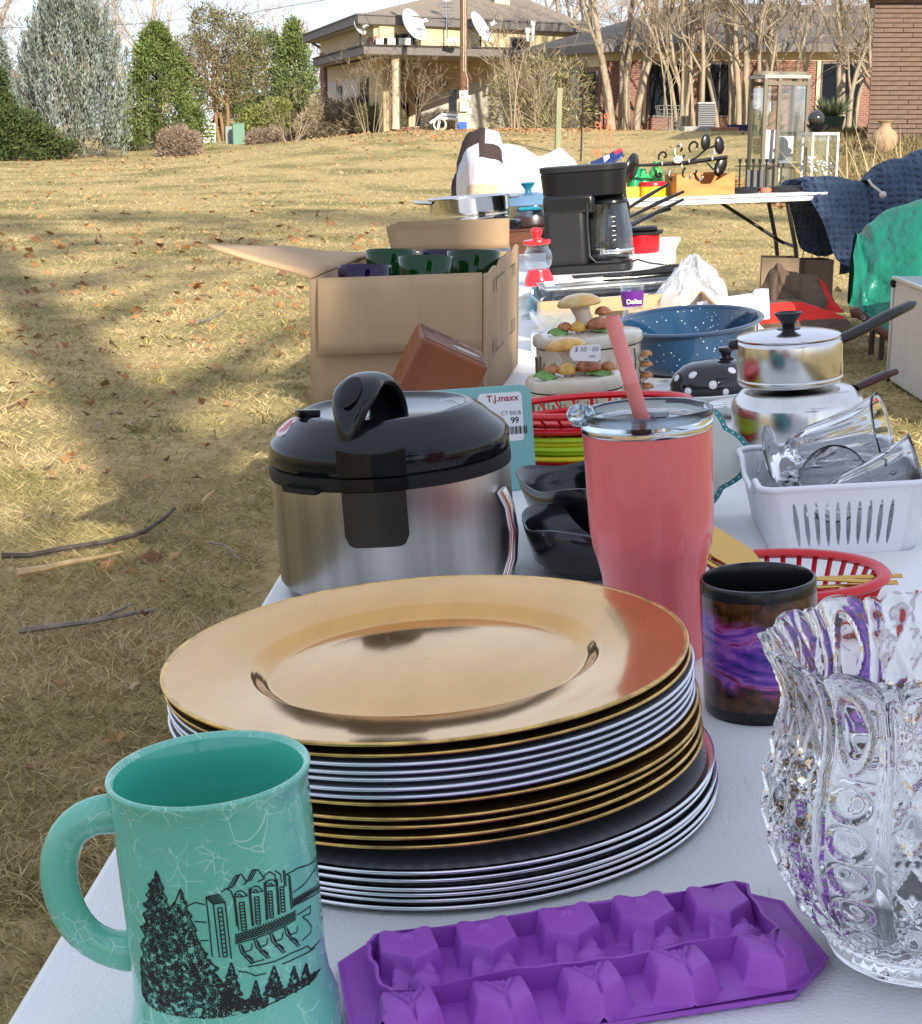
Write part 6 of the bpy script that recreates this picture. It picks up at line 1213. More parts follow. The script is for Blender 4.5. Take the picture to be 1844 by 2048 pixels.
th = [mat('brown_fleece', (.115, .075, .05), .95, var=.12, vs=40, bump=.3, bs=90), mat('red_fleece', (.78, .03, .02), .95, var=.05, vs=30, bump=.25, bs=90)]
b = B(); drape(b, pcols([(1505, 590, 625, 8.75, .18), (1530, 572, 632, 8.75, .26), (1552, 532, 628, 8.75, .30), (1568, 520, 622, 8.75, .34), (1580, 540, 618, 8.75, .34), (1600, 540, 612, 8.7, .34), (1628, 542, 608, 8.7, .34), (1652, 556, 608, 8.7, .28), (1672, 590, 610, 8.7, .2)], 8.6), 70, 40, .05, 2.6, .05, lambda s, t: 1 if .79 < s < .97 else 0, 31)
solo('throw_blanket', 'brown fleece throw with a red stripe piled against the paper bags', 'blanket', b, th, ang=70)
b = B(); drape(b, pcols([(1490, 628, 656, 8.55, .10), (1504, 612, 656, 8.5, .22), (1540, 600, 654, 8.45, .30), (1600, 597, 650, 8.4, .30), (1650, 606, 642, 8.4, .28), (1690, 622, 638, 8.4, .22), (1705, 632, 640, 8.4, .12)], 8.3), 70, 30, .03, 2.6, .3, lambda s, t: 1 if t < .62-.45*s+.1 and s < .86 and t > .02 else 0, 37)
solo('throw_blanket', 'brown throw with a broad red band lying flat on the grass', 'blanket', b, th, ang=70)
# ------------------------------------------------------------------ buildings
def seg(b, p, q, z0, z1, th, mi=0, off=0):
    """Upright slab along plan line p-q; off moves it towards the camera side."""
    a, c = Vector((p[0], p[1])), Vector((q[0], q[1])); d = (c-a); L_ = d.length; d.normalize(); n = Vector((d.y, -d.x))
    o = (a+c)/2+n*off
    return b.box((0, 0, 0), (L_, th, z1-z0), mi, TR(o.x, o.y, (z0+z1)/2) @ RM(0, 0, math.atan2(d.y, d.x)))
def pt(px, d): return (DX(px, d), d)
def brick_mat(name, c1, c2, mo, bw, bh):
    m = bpy.data.materials.new(name); m.use_nodes = True; t = m.node_tree; p = t.nodes['Principled BSDF']; l = t.links.new; p.inputs['Roughness'].default_value = .9
    co = t.nodes.new('ShaderNodeTexCoord'); s = t.nodes.new('ShaderNodeSeparateXYZ'); l(co.outputs['Object'], s.inputs[0]); a = t.nodes.new('ShaderNodeMath'); l(s.outputs[0], a.inputs[0]); l(s.outputs[1], a.inputs[1]); c = t.nodes.new('ShaderNodeCombineXYZ'); l(a.outputs[0], c.inputs[0]); l(s.outputs[2], c.inputs[1])
    k = t.nodes.new('ShaderNodeTexBrick'); l(c.outputs[0], k.inputs['Vector']); k.inputs['Color1'].default_value = (*c1, 1); k.inputs['Color2'].default_value = (*c2, 1); k.inputs['Mortar'].default_value = (*mo, 1); k.inputs['Scale'].default_value = 1; k.inputs['Brick Width'].default_value = bw; k.inputs['Row Height'].default_value = bh; k.inputs['Mortar Size'].default_value = .012
    l(k.outputs[0], p.inputs['Base Color']); b = t.nodes.new('ShaderNodeBump'); b.invert = True; b.inputs['Distance'].default_value = .01; l(k.outputs[1], b.inputs['Height']); l(b.outputs[0], p.inputs['Normal']); return m
m_brick = brick_mat('red_brick', (.28, .10, .065), (.19, .065, .045), (.30, .22, .18), .21, .075)
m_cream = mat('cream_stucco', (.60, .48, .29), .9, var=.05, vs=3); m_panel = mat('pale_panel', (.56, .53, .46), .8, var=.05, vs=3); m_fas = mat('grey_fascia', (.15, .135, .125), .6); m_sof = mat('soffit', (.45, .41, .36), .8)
m_win = mat('window_glass', (.012, .016, .02), .05, spec=.7); m_shing = mat('shingles', (.20, .155, .115), .95, col2=(.30, .24, .185), vs=9, stretch=(1, 1, 6), bump=.4, bs=14); m_trim = mat('cream_trim', (.55, .46, .32), .8); m_wht = mat('white_paint', (.72, .72, .70), .6)
m_shing_b = mat('dark_shingles', (.10, .085, .07), .95, col2=(.19, .16, .135), vs=7, stretch=(1, 1, 6), bump=.4, bs=14)
def window(root, p, q, z0, z1, panes=1, frame=m_fas):
    b = B(); seg(b, p, q, z0, z1, .06, off=.16); w = part('window', b, frame, root)
    for i in range(panes):
        a = [p[k]+(q[k]-p[k])*(i+.06)/panes for k in (0, 1)]; c = [p[k]+(q[k]-p[k])*(i+.94)/panes for k in (0, 1)]
        b = B(); seg(b, a, c, z0+.06, z1-.06, .02, off=.205); part('pane', b, m_win, w)
def house():
    t = thing('house', 'cream two storey house with a flat porch roof and a hipped roof', 'house', Matrix())
    EA, EB, EC, ED = pt(725, 60), pt(1168, 66), pt(618, 74), (3.5, 84)
    WA, WB, WC = pt(762, 60.8), pt(1150, 66.5), pt(658, 73.2)
    b = B(); P = [(*EA, 5.0), (*EB, 5.0), (*ED, 5.0), (*EC, 5.0), (DX(935, 70), 70, 6.68), (DX(1010, 72), 72, 6.74)]
    b.add(P, [(0, 1, 5, 4), (1, 2, 5), (2, 3, 4, 5), (3, 0, 4)]); rf = part('roof', b, m_shing, t, ang=0)
    b = B(); b.prism([EA, EB, ED, EC], 4.70, 4.995); part('eave', b, m_fas, t)
    b = B(); b.prism([(EA[0]+.12, EA[1]+.12), (EB[0]-.12, EB[1]+.1), (ED[0]-.1, ED[1]-.1), (EC[0]+.14, EC[1]-.05)], 4.685, 4.70); part('soffit', b, m_sof, t)
    b = B(); seg(b, EA, EB, 4.995, 5.05, .10); seg(b, EC, EA, 4.995, 5.05, .10); part('gutter', b, m_fas, t)
    b = B(); seg(b, WA, WB, 3.6, 4.69, .3); seg(b, WC, WA, 3.6, 4.69, .3); part('upper_wall', b, m_cream, t)
    f = lambda p, q, s: (p[0]+(q[0]-p[0])*s, p[1]+(q[1]-p[1])*s)
    b = B(); seg(b, f(WC, WA, .90), WA, 3.6, 4.3, .34); part('brick_panel', b, m_brick, t)
    b = B(); seg(b, WC, f(WC, WA, .08), 1.0, 4.2, .36); part('brick_pier', b, m_brick, t)
    window(t, f(WA, WB, .065), f(WA, WB, .16), 3.95, 4.42); window(t, f(WA, WB, .62), f(WA, WB, .72), 3.9, 4.45)
    # porch roof
    PA, PB, PC = pt(735, 59.5), pt(1018, 62.2), pt(637, 72)
    b = B(); b.prism([PA, PB, f(WA, WB, .62), f(WA, WB, .02), f(WC, WA, .95), f(WC, WA, .1), PC], 3.62, 3.90); part('porch_roof', b, m_fas, t)
    b = B(); b.prism([(PA[0]+.1, PA[1]+.1), (PB[0]-.1, PB[1]+.1), f(WA, WB, .6), f(WC, WA, .1), (PC[0]+.12, PC[1])], 3.60, 3.62); part('porch_soffit', b, m_sof, t)
    b = B(); seg(b, PA, PB, 3.905, 3.96, .12); seg(b, PC, PA, 3.905, 3.96, .12); part('porch_edge', b, mat('dark_drip_edge', (.03, .022, .02), .6), t)
    # ground floor
    L0, L1 = pt(668, 72.5), pt(775, 63.2); K0, K1 = pt(800, 66.5), pt(1040, 64.5)
    b = B(); seg(b, L0, L1, .7, 3.61, .3); part('side_wall', b, m_cream, t)
    for s0, s1, m in ((.05, .22, m_panel), (.34, .62, m_panel)): b = B(); seg(b, f(L0, L1, s0), f(L0, L1, s1), .8, 2.95, .05, off=.17); part('wall_panel', b, m, t)
    window(t, f(L0, L1, .23), f(L0, L1, .33), .95, 2.75); window(t, f(L0, L1, .66), f(L0, L1, .80), .95, 3.0)
    b = B(); seg(b, K0, K1, .7, 3.61, .3); part('porch_wall', b, m_cream, t)
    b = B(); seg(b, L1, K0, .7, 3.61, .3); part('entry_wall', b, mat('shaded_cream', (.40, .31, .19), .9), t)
    b = B(); seg(b, f(K0, K1, .14), f(K0, K1, .50), .8, 2.42, .05, off=.17); part('wall_panel', b, m_panel, t)
    b = B(); seg(b, f(K0, K1, .56), f(K0, K1, .99), .8, 2.75, .05, off=.17); part('wall_panel', b, m_panel, t)
    dk = mat('dark_door', (.02, .015, .015), .5); b = B(); seg(b, f(K0, K1, .02), f(K0, K1, .10), .95, 2.0, .06, off=.18); dr = part('door', b, dk, t)
    b = B(); b.ell((0, 0, 0), (.04, .04, .04), 8, 6); q = f(K0, K1, .09); part('handle', b, M['chrome'], dr, M=TR(q[0], q[1]-.26, 1.45))
    window(t, f(K0, K1, .155), f(K0, K1, .21), 1.05, 2.38); window(t, f(K0, K1, .43), f(K0, K1, .51), .9, 2.5)
    b = B(); seg(b, f(K0, K1, .50), f(K0, K1, .53), .8, 2.5, .08, off=.19); part('trim', b, m_trim, t)
    for s in (.255, .375): q = f(K0, K1, s); b = B(); b.box((0, 0, 0), (.30, .24, .16)); b.box((0, -.02, -.11), (.2, .18, .07)); part('porch_light', b, m_fas, t, M=TR(q[0], q[1]-.28, 2.72))
    q = pt(797, 60.6); b = B(); b.lathe([(.2, 0), (.17, .3), (.165, 2.2), (.19, 2.45)], 14); part('column', b, m_trim, t, M=TR(q[0], q[1], 1.0)); b = B(); b.box((0, 0, 0), (.28, .28, .22)); part('column_cap', b, m_trim, t, M=TR(q[0], q[1], 3.51))
    b = B(); b.box((DX(855, 63), 64.2, .93), (2.4, 2.0, .3)); part('porch_step', b, m_brick, t)
    b = B(); b.tube([(PC[0]+.4, 72.6, 3.6), (PC[0]+.6, 72.6, 3.45), (DX(693, 70), 70.0, 3.05), (DX(693, 70), 70, .9)], .06, 6); part('downspout', b, m_fas, t)
    b = B(); b.tube([(EC[0]+.4, 74, 4.7), (DX(658, 73), 73.2, 4.35), (DX(658, 73), 73.2, 3.95)], .06, 6); part('downspout', b, m_fas, t)
    for px in (771, 786, 815, 905): b = B(); b.box((0, 0, .13), (.42, .3, .24)); part('parapet_block', b, m_panel, t, M=TR(DX(px, 61), 60.6, 3.965))
    q = (DX(985, 68), 68.0); b = B(); b.box((0, 0, 0), (.62, .5, .75)); c = part('chimney', b, mat('chimney_stone', (.5, .45, .36), .9), rf, M=TR(DX(1000, 68.6), 68.2, 6.15)); 
    b = B(); b.lathe([(.16, .37), (.16, .62), (.22, .64), (.22, .7), (.0005, .72)], 12); part('chimney_pot', b, M['chrome'], t, M=TR(DX(1000, 68.6), 68.2, 6.15))
    for px, d, z, h in ((1172, 64, 4.55, .8),): b = B(); b.lathe([(.05, 0), (.05, h), (.09, h), (.09, h+.2), (.0005, h+.22)], 8); part('vent_pipe', b, m_wht, t, M=TR(DX(px, d), d, z))
    return t
house()
def dish(label, px, py, d, R, az, el, z0, m=None):
    t = thing('satellite_dish', label, 'satellite dish', W(DX(px, d), d, z0), 'satellite dishes on the porch roof'); h = DZ(py, d)-z0; m = m or mat('dish_white', (.8, .8, .78), .5)
    R_ = TR(0, 0, h) @ RM(0, 0, az) @ RM(PI/2-el, 0, 0)
    b = B(); b.lathe([(.0005, -.16*R)]+[(R*k/8, -.16*R+.2*R*(k/8)**2) for k in range(1, 9)]+[(R*1.02, .05*R), (R*1.01, .02*R), (.5*R, -.14*R), (.0005, -.19*R)], 32); part('reflector', b, m, t, M=R_, ang=60)
    b = B(); b.tube([(0, -R*.95, .02), (0, -R*.3, R*.8)], .02, 6); a = part('feed_arm', b, M['chrome'], t, M=R_); b = B(); b.box((0, -R*.22, R*.82), (.14, .14, .18)); part('feed', b, m_wht, a)
    b = B(); b.tube([(0, .12, 0), (0, .12, h-.05)], .03, 8); part('mast', b, M['dark'], t); b = B(); b.tube([(-.25, .05, .02), (0, .12, .3), (.25, .05, .02)], .018, 6); b.tube([(0, .4, .02), (0, .12, .3)], .018, 6); part('stand', b, M['dark'], t)
dish('large white satellite dish on the porch roof turned to the right', 831, 63, 61, .60, .95, .45, 3.96)
dish('white satellite dish seen almost edge on beside the brown pole', 960, 68, 62, .62, 1.15, .5, 3.96)
dish('grey mesh satellite dish just behind the brown pole', 938, 72, 63.5, .55, .4, .45, 3.96, mat('dish_grey', (.42, .40, .36), .6))
dish('small grey satellite dish at the left corner of the porch roof', 728, 68, 60.5, .30, 1.0, .5, 3.96, mat('dish_pale', (.55, .56, .58), .5))
t = thing('antenna', 'tall metal television antenna standing on the porch roof', 'antenna', W(DX(895, 62), 62, 3.96)); b = B(); b.tube([(0, 0, 0), (0, 0, 2.1)], .03, 8); part('mast', b, M['chrome'], t); b = B(); b.tube([(-.25, -.2, 0), (0, 0, .4), (.25, -.2, 0)], .015, 5); part('stand', b, M['chrome'], t)
for k in range(6): b = B(); w = .26+.05*(k % 3); b.tube([(-w, -.02, .95+.12*k), (w, -.02, .95+.12*k)], .012, 5); part('rod', b, M['chrome'], t)
b = B(); b.lathe([(.0005, 0), (.2, .02), (.22, .04), (.0005, .05)], 20); part('round_element', b, mat('pale_element', (.6, .6, .62), .5), t, M=TR(0, -.05, 1.85) @ RM(PI/2))

def wing():
    t = thing('house_wing', 'long low brick wing of the house with large dark windows', 'house', Matrix())
    A, Bp, Cp = pt(1200, 57), pt(1745, 57), pt(1035, 64); z0, ze = .8, 3.55
    f = lambda p, q, s: (p[0]+(q[0]-p[0])*s, p[1]+(q[1]-p[1])*s)
    b = B(); seg(b, A, Bp, z0, 3.28, .3); seg(b, Cp, A, z0, 3.28, .3); part('brick_wall', b, m_brick, t)
    b = B(); seg(b, A, Bp, 3.28, ze, .34); seg(b, Cp, A, 3.1, ze, .34); part('cream_band', b, m_cream, t)
    EA, EB, EC = (A[0]-.2, A[1]-.75), (Bp[0]+.5, Bp[1]-.75), (Cp[0]-.4, Cp[1]-.7)
    b = B(); b.prism([EC, EA, EB, (EB[0], 69), (Cp[0]+.5, 69)], ze, ze+.28); part('eave', b, m_fas, t)
    b = B(); b.prism([(EC[0]+.2, EC[1]+.15), (EA[0]+.05, EA[1]+.12), (EB[0], EB[1]+.12), (EB[0], 68), (Cp[0]+.5, 68)], ze-.015, ze); part('soffit', b, m_sof, t)
    R1, R2 = (DX(1365, 64), 64, 5.70), (DX(1760, 64), 64, 5.55)
    b = B(); zt = ze+.285; b.add([(*EC, zt), (*EA, zt), (*EB, zt), (EB[0], 69, zt), (Cp[0]+.5, 69, zt), R1, R2], [(0, 1, 5), (1, 2, 6, 5), (2, 3, 6), (3, 4, 5, 6), (4, 0, 5)]); rf = part('roof', b, m_shing_b, t, ang=0)
    D = lambda px: pt(px, 57)
    for a, c, zl, zh, n in ((1283, 1348, 1.42, 3.22, 2), (1392, 1448, 1.42, 3.22, 2), (1616, 1692, 1.05, 3.25, 2)):
        window(t, D(a), D(c), zl, zh, n)
    for px, w in ((1276, 6), (1355, 7), (1385, 7), (1455, 7), (1610, 7)): b = B(); seg(b, D(px-w/2), D(px+w/2), z0+.4, 3.28, .06, off=.19); part('trim', b, m_trim, t)
    S_ = lambda px: f(Cp, A, (px-1035)/(1200-1035))
    for a, c in ((1070, 1098), (1118, 1148), (1165, 1194)): window(t, S_(a), S_(c), 1.2, 2.98, 1)
    for a, c in ((1098, 1118), (1148, 1165)): b = B(); seg(b, S_(a), S_(c), 1.0, 3.1, .06, off=.19); part('trim', b, m_panel, t)
    for px, d, z, h in ((1060, 60.5, 4.1, .55), (1050, 60.5, 4.1, .3)): b = B(); b.lathe([(.06, 0), (.06, h), (.1, h), (.1, h+.16), (.0005, h+.18)], 8); part('vent_pipe', b, m_wht, t, M=TR(DX(px, d), d, z))
wing()
def brick_building():
    t = thing('brick_building', 'brown brick building at the right edge with an overhanging roof', 'building', Matrix()); x0, y0 = DX(1714, 34), 34.0
    mb = mat('brown_brick', (.145, .095, .072), .85, var=.15, vs=6, rnd=.14); mo = mat('dark_mortar', (.075, .05, .04), .95)
    b = B(); b.prism([(x0+.01, y0+.03), (x0+12, y0+.03), (x0+14, y0+6), (x0+2.4, y0+6)], .8, 4.1); part('wall_core', b, mo, t)
    me = []
    for k in range(5): b = B(); b.box((0, 0, 0), (.385+.004*k, .05, .078)); me.append(mesh_of('brick', b, mb, 0))
    r = random.Random(9); z = .84; row = 0
    while z < 4.05:
        x = x0+.195-(row % 2)*.2
        while x < x0+2.1:
            if x > x0-.02+.18 or True:
                o = link('brick', me[r.randrange(5)], t); o.location = (max(x, x0+.19), y0+.02+r.uniform(-.014, .008), z); 
            x += .40
        z += .095; row += 1
    b = B(); b.prism([(x0-.45, y0-1.0), (x0+13, y0-1.0), (x0+15, y0+7), (x0+1.6, y0+7)], 3.93, 4.3); part('roof', b, mat('roof_edge', (.16, .11, .08), .7), t)
brick_building()
def shed():
    t = thing('low_building', 'low distant building with a pale weathered roof behind the hedges', 'building', Matrix()); d = 92
    x0, x1 = DX(450, d), DX(660, d); b = B(); b.box(((x0+x1)/2, d+2, 1.6), (x1-x0, 4, 2.3)); part('wall', b, mat('tan_wall', (.42, .34, .22), .9), t)
    zr = DZ(208, d); b = B(); b.add([(x0-.5, d-.6, zr-.25), (x1, d-.6, zr+.05), (x1, d+4.5, zr+.9), (x0-.5, d+4.5, zr+.5), (x0-.5, d-.6, zr-.4), (x1, d-.6, zr-.1), (x1, d+4.5, zr+.7), (x0-.5, d+4.5, zr+.3)], [(0, 1, 2, 3), (4, 7, 6, 5), (0, 4, 5, 1), (1, 5, 6, 2), (2, 6, 7, 3), (3, 7, 4, 0)]); part('roof', b, mat('weathered_roof', (.36, .33, .30), .9, col2=(.2, .17, .15), vs=3), t, ang=0)
shed()
def pole():
    d = 54; x = DX(927, d); zb = hz(x, d)
    t = thing('utility_pole', 'brown wooden utility pole with a meter box in front of the house', 'utility pole', W(x, d, zb)); z = lambda py: DZ(py, d)-zb
    b = B(); b.lathe([(.125, 0), (.12, 2), (.11, 7.5)], 14); part('pole', b, mat('brown_pole', (.17, .085, .045), .8, var=.3, vs=9, stretch=(4, 4, .4)), t)
    b = B(); b.box((0, -.16, z(222)/2+.0), (.34, .12, z(190)*.95)); part('backboard', b, m_trim, t)
    b = B(); b.tube([(.0, -.15, z(150)), (.0, -.15, z(-30))], .03, 8); b.tube([(.13, -.12, z(265)), (.13, -.12, z(165)), (.06, -.13, z(150)), (.06, -.13, z(0))], .025, 8); part('conduit', b, mat('conduit', (.4, .32, .24), .6), t)
    b = B(); b.box((0, -.26, z(194)), (.27, .14, .28)); mb_ = part('meter_box', b, m_wht, t, bevel=.02); b = B(); b.lathe([(.08, 0), (.08, .06), (.05, .09), (.0005, .09)], 16); part('meter', b, mat('meter_glass', (.6, .62, .64), .15), mb_, M=TR(0, -.33, z(191)) @ RM(PI/2))
    b = B(); b.box((0, -.27, z(214)), (.26, .14, .38)); part('grey_box', b, mat('grey_green_box', (.34, .38, .36), .6), t, bevel=.01)
    for dx, py, s in ((.19, 199, .10), (.20, 224, .12), (.17, 236, .08), (.17, 243, .08)): b = B(); b.box((dx, -.2, z(py)), (s, .1, s*1.4)); part('small_box', b, m_wht, t)
    b = B(); b.box((0, 0, 0), (.28, .2, .26)); c = solo('blue_box', 'small blue box on the foot of the utility pole', 'box', b, mat('blue_paint', (.015, .09, .34), .5), W(DX(925, 53.2), 53.2, DZ(252, 53.2)), bevel=.02)
pole()
def wire(label, pts):
    b = B(); P = []
    for (px, py, d) in pts: P.append(Vector((DX(px, d), d, DZ(py, d))))
    o = P[0].copy(); b.tube([p-o for p in P], .012, 5); solo('power_line', label, 'wire', b, M['dark'], TR(*o), 'power lines')
wire('power line rising to the right in front of the sky left of the house', [(430, 62, 70), (540, 38, 66), (650, 20, 62), (780, -4, 58), (925, -40, 54)])
wire('thin power line behind the pine and the round tree', [(-40, 72, 80), (160, 66, 80), (300, 62, 80), (420, 50, 80)])
wire('lower thin power line behind the round olive tree', [(380, 163, 78), (480, 172, 78), (640, 182, 78)])
def white_fence():
    d = 73; t = thing('fence', 'white slatted fence panel behind the round twiggy bush', 'fence', Matrix()); x0, x1 = DX(398, d), DX(444, d)
    for k in range(6): b = B(); b.box(((x0+x1)/2, d, DZ(249+k*6.6, d)), (x1-x0, .03, .09)); part('slat', b, m_wht, t)
    for px in (399, 421, 443): b = B(); b.box((DX(px, d), d+.05, (DZ(246, d)+.1)/2), (.06, .06, DZ(246, d)-.1)); part('post', b, m_wht, t)
    b = B(); b.box((0, 0, .5), (.09, .09, 1.1)); solo('white_post', 'single white post left of the round twiggy bush', 'post', b, m_wht, W(DX(316, 72), 72, hz(DX(316, 72), 72)))
white_fence()
d = 70; b = B(); b.box((0, 0, .45), (.5, .5, .95)); b.prism([(-.26, -.27), (.26, -.27), (.26, .27), (-.26, .27)], .93, .97); solo('transformer_box', 'green metal utility cabinet beside the clipped hedge', 'utility box', b, mat('utility_green', (.12, .23, .17), .6), W(DX(489, d), d, hz(DX(489, d), d)-.1, .2), bevel=.015)
b = B(); b.box((0, 0, .4), (.28, .3, .85)); solo('meter_box', 'narrow grey utility box left of the green one', 'utility box', b, mat('utility_grey', (.25, .27, .28), .6), W(DX(471, 71), 71, hz(DX(471, 71), 71)-.1), bevel=.01)
def vice():
    d = 55; x = DX(888, d); z = hz(x, d); t = thing('pipe_frame', 'white pipe frame with round parts standing before the porch', 'garden frame', W(x, d, z-.02))
    for a in (((-.45, 0, .25), (-.05, 0, .52), (.5, 0, .50)), ((-.15, -.1, .42), (.55, -.1, .36)), ((.42, 0, 0), (.46, 0, .5)), ((-.2, 0, 0), (-.1, 0, .5))): b = B(); b.tube(a, .045, 8); part('pipe', b, m_wht, t)
    b = B(); b.tube([(.2*math.cos(k*PI/10)-.12, -.12, .2+.2*math.sin(k*PI/10)) for k in range(21)], .035, 6); part('wheel', b, m_panel, t)
vice()
# ------------------------------------------------------------------ yard things in front of the wing
def cabinet():
    d = 26; x0, x1 = DX(1489, d), DX(1588, d); w = x1-x0; t = thing('display_cabinet', 'tall glass display cabinet with metal frame on a round metal base', 'cabinet', W((x0+x1)/2, d, hz(4.9, d)-.01, .22)); fr = mat('brass_grey_frame', (.16, .135, .10), .4, .6); zt = DZ(160, d); w *= .88; dd = .55
    b = B(); b.lathe([(.44*w, 0), (.44*w, .50), (.46*w, .505), (.46*w, .53), (.0005, .535)], 40, sy=.8); part('base', b, mat('galvanised', (.42, .38, .29), .35, .8, var=.25, vs=6, stretch=(4, 4, .3)), t)
    for sx, sy in ((-1, -1), (1, -1), (-1, 1), (1, 1), (-.35, -1)): b = B(); b.box((sx*w/2, sy*dd/2, zt/2+.02), (.055, .05, zt-.05)); part('post', b, fr, t)
    for z in (.56, zt-.08): 
        for sy in (-1, 1): b = B(); b.box((0, sy*dd/2, z), (w-.06, .045, .06)); part('rail', b, fr, t)
    b = B(); b.box((0, 0, zt+.02), (w+.05, dd+.05, .05)); part('top', b, mat('grey_top', (.35, .33, .3), .4, .5), t)
    for c, s in (((.15*w, -dd/2, (zt+.5)/2), (.62*w, .008, zt-.72)), ((-.42*w, -dd/2, (zt)/2), (.10*w, .008, zt-.3)), ((w/2, 0, (zt+.5)/2), (.008, dd-.06, zt-.72)), ((-w/2, 0, zt/2), (.008, dd-.06, zt-.3))): b = B(); b.box(c, s); part('glass_pane', b, M['glass'], t)
    b = B(); b.box((0, dd/2-.03, zt/2), (w-.08, .01, zt-.3)); part('back_panel', b, mat('smoked_back', (.30, .27, .2), .3, alpha=.25), t)
    for x, y, h, s in ((-.17, -.05, .52, .19), (.12, 0, .42, .26)): b = B(); b.box((x, y, .58+h/2), (s, .02, h)); part('paper_sheet', b, M['paper'], t, M=RM(.05))
    b = B(); b.box((-.16, -.08, 1.45), (.06, .01, .14)); part('price_tag', b, M['paper'], t)
    for x, y, s in ((-.22, -.1, .2), (.12, .05, .3)): b = B(); b.lathe([(.0005, 0), (s, 0), (s*1.05, .05), (.0005, .06)], 20); solo('flat_dish', ('left' if x < 0 else 'right')+' one of two flat dishes on top of the display cabinet', 'dish', b, mat('pewter', (.4, .36, .3), .4, .5), W((x0+x1)/2+x, d+y, hz(4.9, d)+zt+.037), 'dishes on the display cabinet')
cabinet()
def glass_case():
    d = 25; x0, x1 = DX(1592, d), DX(1652, d); w = (x1-x0); z0 = hz(5.4, d); h = DZ(264, d)-z0; t = thing('glass_case', 'low glass display case with a white frame holding silvery lace', 'display case', W((x0+x1)/2, d, z0, .15)); al = mat('white_aluminium', (.62, .64, .64), .35, .4); dd = .42; w *= .85
    for sx in (-1, 1):
        for sy in (-1, 1): b = B(); b.box((sx*w/2, sy*dd/2, h/2), (.03, .03, h)); part('post', b, al, t)
    for z in (.02, h-.02):
        for sy in (-1, 1): b = B(); b.box((0, sy*dd/2, z), (w-.03, .028, .035)); part('rail', b, al, t)
        for sx in (-1, 1): b = B(); b.box((sx*w/2, 0, z), (.028, dd-.03, .035)); part('rail', b, al, t)
    b = B(); b.box((0, 0, h), (w, dd, .01)); part('top_pane', b, M['glass'], t)
    for sy in (-1, 1): b = B(); b.box((0, sy*dd/2, h/2), (w-.03, .006, h-.07)); part('glass_pane', b, M['glass'], t)
    b = B(); r = random.Random(2)
    for k in range(60): a = r.uniform(-.18, .18); z = .55+.35*(-a)+r.uniform(-.1, .1) if k % 2 else .25-.4*a+r.uniform(-.06, .06); b.ell((a, r.uniform(-.1, .1), max(.06, z)), (.03, .02, .022), 6, 4)
    part('silver_lace', b, mat('silver_lace', (.65, .66, .68), .3, .6), t, kind='stuff')
    b = B(); b.ell((0, 0, .15), (.125, .125, .125), 24, 14); g = solo('glazed_ball', 'dark glazed ball resting in a black bowl on the glass case', 'ball', b, mat('black_glaze', (.05, .05, .05), .15, .4), W(DX(1612, d), d, z0+h+.05))
    b = B(); b.lathe([(.0005, 0), (.08, .0), (.13, .05), (.175, .11), (.165, .11), (.11, .04), (.0005, .02)], 32); solo('black_bowl', 'black bowl under the glazed ball on the glass case', 'bowl', b, M['black'], W(DX(1614, d), d, z0+h+.006))
glass_case()
t = thing('fire_tools', 'rack of thin black fireplace tools beside the display cabinet', 'fire tools', W(DX(1500, 24.6), 24.6, .02)); 
for k in range(6): b = B(); x = -.25+.1*k; b.tube([(x, 0, 0), (x, 0, .60)], .014, 6); b.lathe([(.02, .58), (.028, .60), (.028, .63), (.0005, .64)], 8, M=TR(x, 0, 0)); part('tool', b, M['dark'], t)
b = B(); b.tube([(-.33, 0, .53), (.33, 0, .53)], .01, 6); part('rail', b, M['dark'], t); b = B(); b.box((.0, .06, .24), (.26, .03, .46)); part('ash_shovel', b, mat('grey_iron', (.10, .10, .11), .5), t); b = B(); b.box((0, .02, .01), (.7, .2, .02)); part('base', b, M['dark'], t)
b = B(); b.lathe([(.0005, 0), (.13, 0), (.17, .06), (.25, .22), (.26, .32), (.22, .42), (.12, .50), (.10, .55), (.12, .60), (.18, .64), (.16, .65), (.09, .58), (.0005, .5)], 32); solo('clay_urn', 'tall tan clay urn standing by the brown brick wall', 'urn', b, mat('clay', (.36, .25, .15), .8, var=.15, vs=8), W(DX(1737, 33), 32.6, hz(8.3, 32.6)-.02), ang=60)
d = 48; xx = DX(1640, d); t = thing('planter', 'dark green planter with drooping leaves by the right hand window', 'planter', W(xx, d, hz(xx, d))); b = B(); b.lathe([(.0005, 0), (.32, 0), (.42, .42), (.40, .42), (.3, .03), (.0005, .03)], 24); part('pot', b, mat('dark_green_pot', (.02, .05, .035), .5), t)
n = 260; a = rng.uniform(0, 6.28, n); me = leaf_mesh('leaves', np.c_[.2*np.cos(a), .2*np.sin(a), np.full(n, .4)], np.c_[np.cos(a)*rng.uniform(.2, 1, n), np.sin(a), rng.uniform(.3, 2, n)], rng.uniform(.3, .75, n), .05, mat('dry_green', (.10, .12, .06), .8, rnd=.4)); link('leaves', me, t)
def ac():
    d = 52; x = DX(1396, d); t = thing('air_conditioner', 'grey air conditioning unit standing among the bare trees', 'air conditioner', W(x, d, hz(x, d)))
    b = B(); b.box((0, 0, .42), (.52, .5, .82)); part('cabinet', b, mat('ac_dark', (.05, .055, .06), .6), t); b = B(); b.box((0, 0, .84), (.54, .52, .04)); part('top', b, mat('ac_top', (.42, .43, .43), .5), t)
    for k in range(11): b = B(); b.box((0, -.262, .08+k*.068), (.5, .02, .022)); part('louvre', b, mat('ac_grey', (.26, .27, .28), .5), t)
ac()
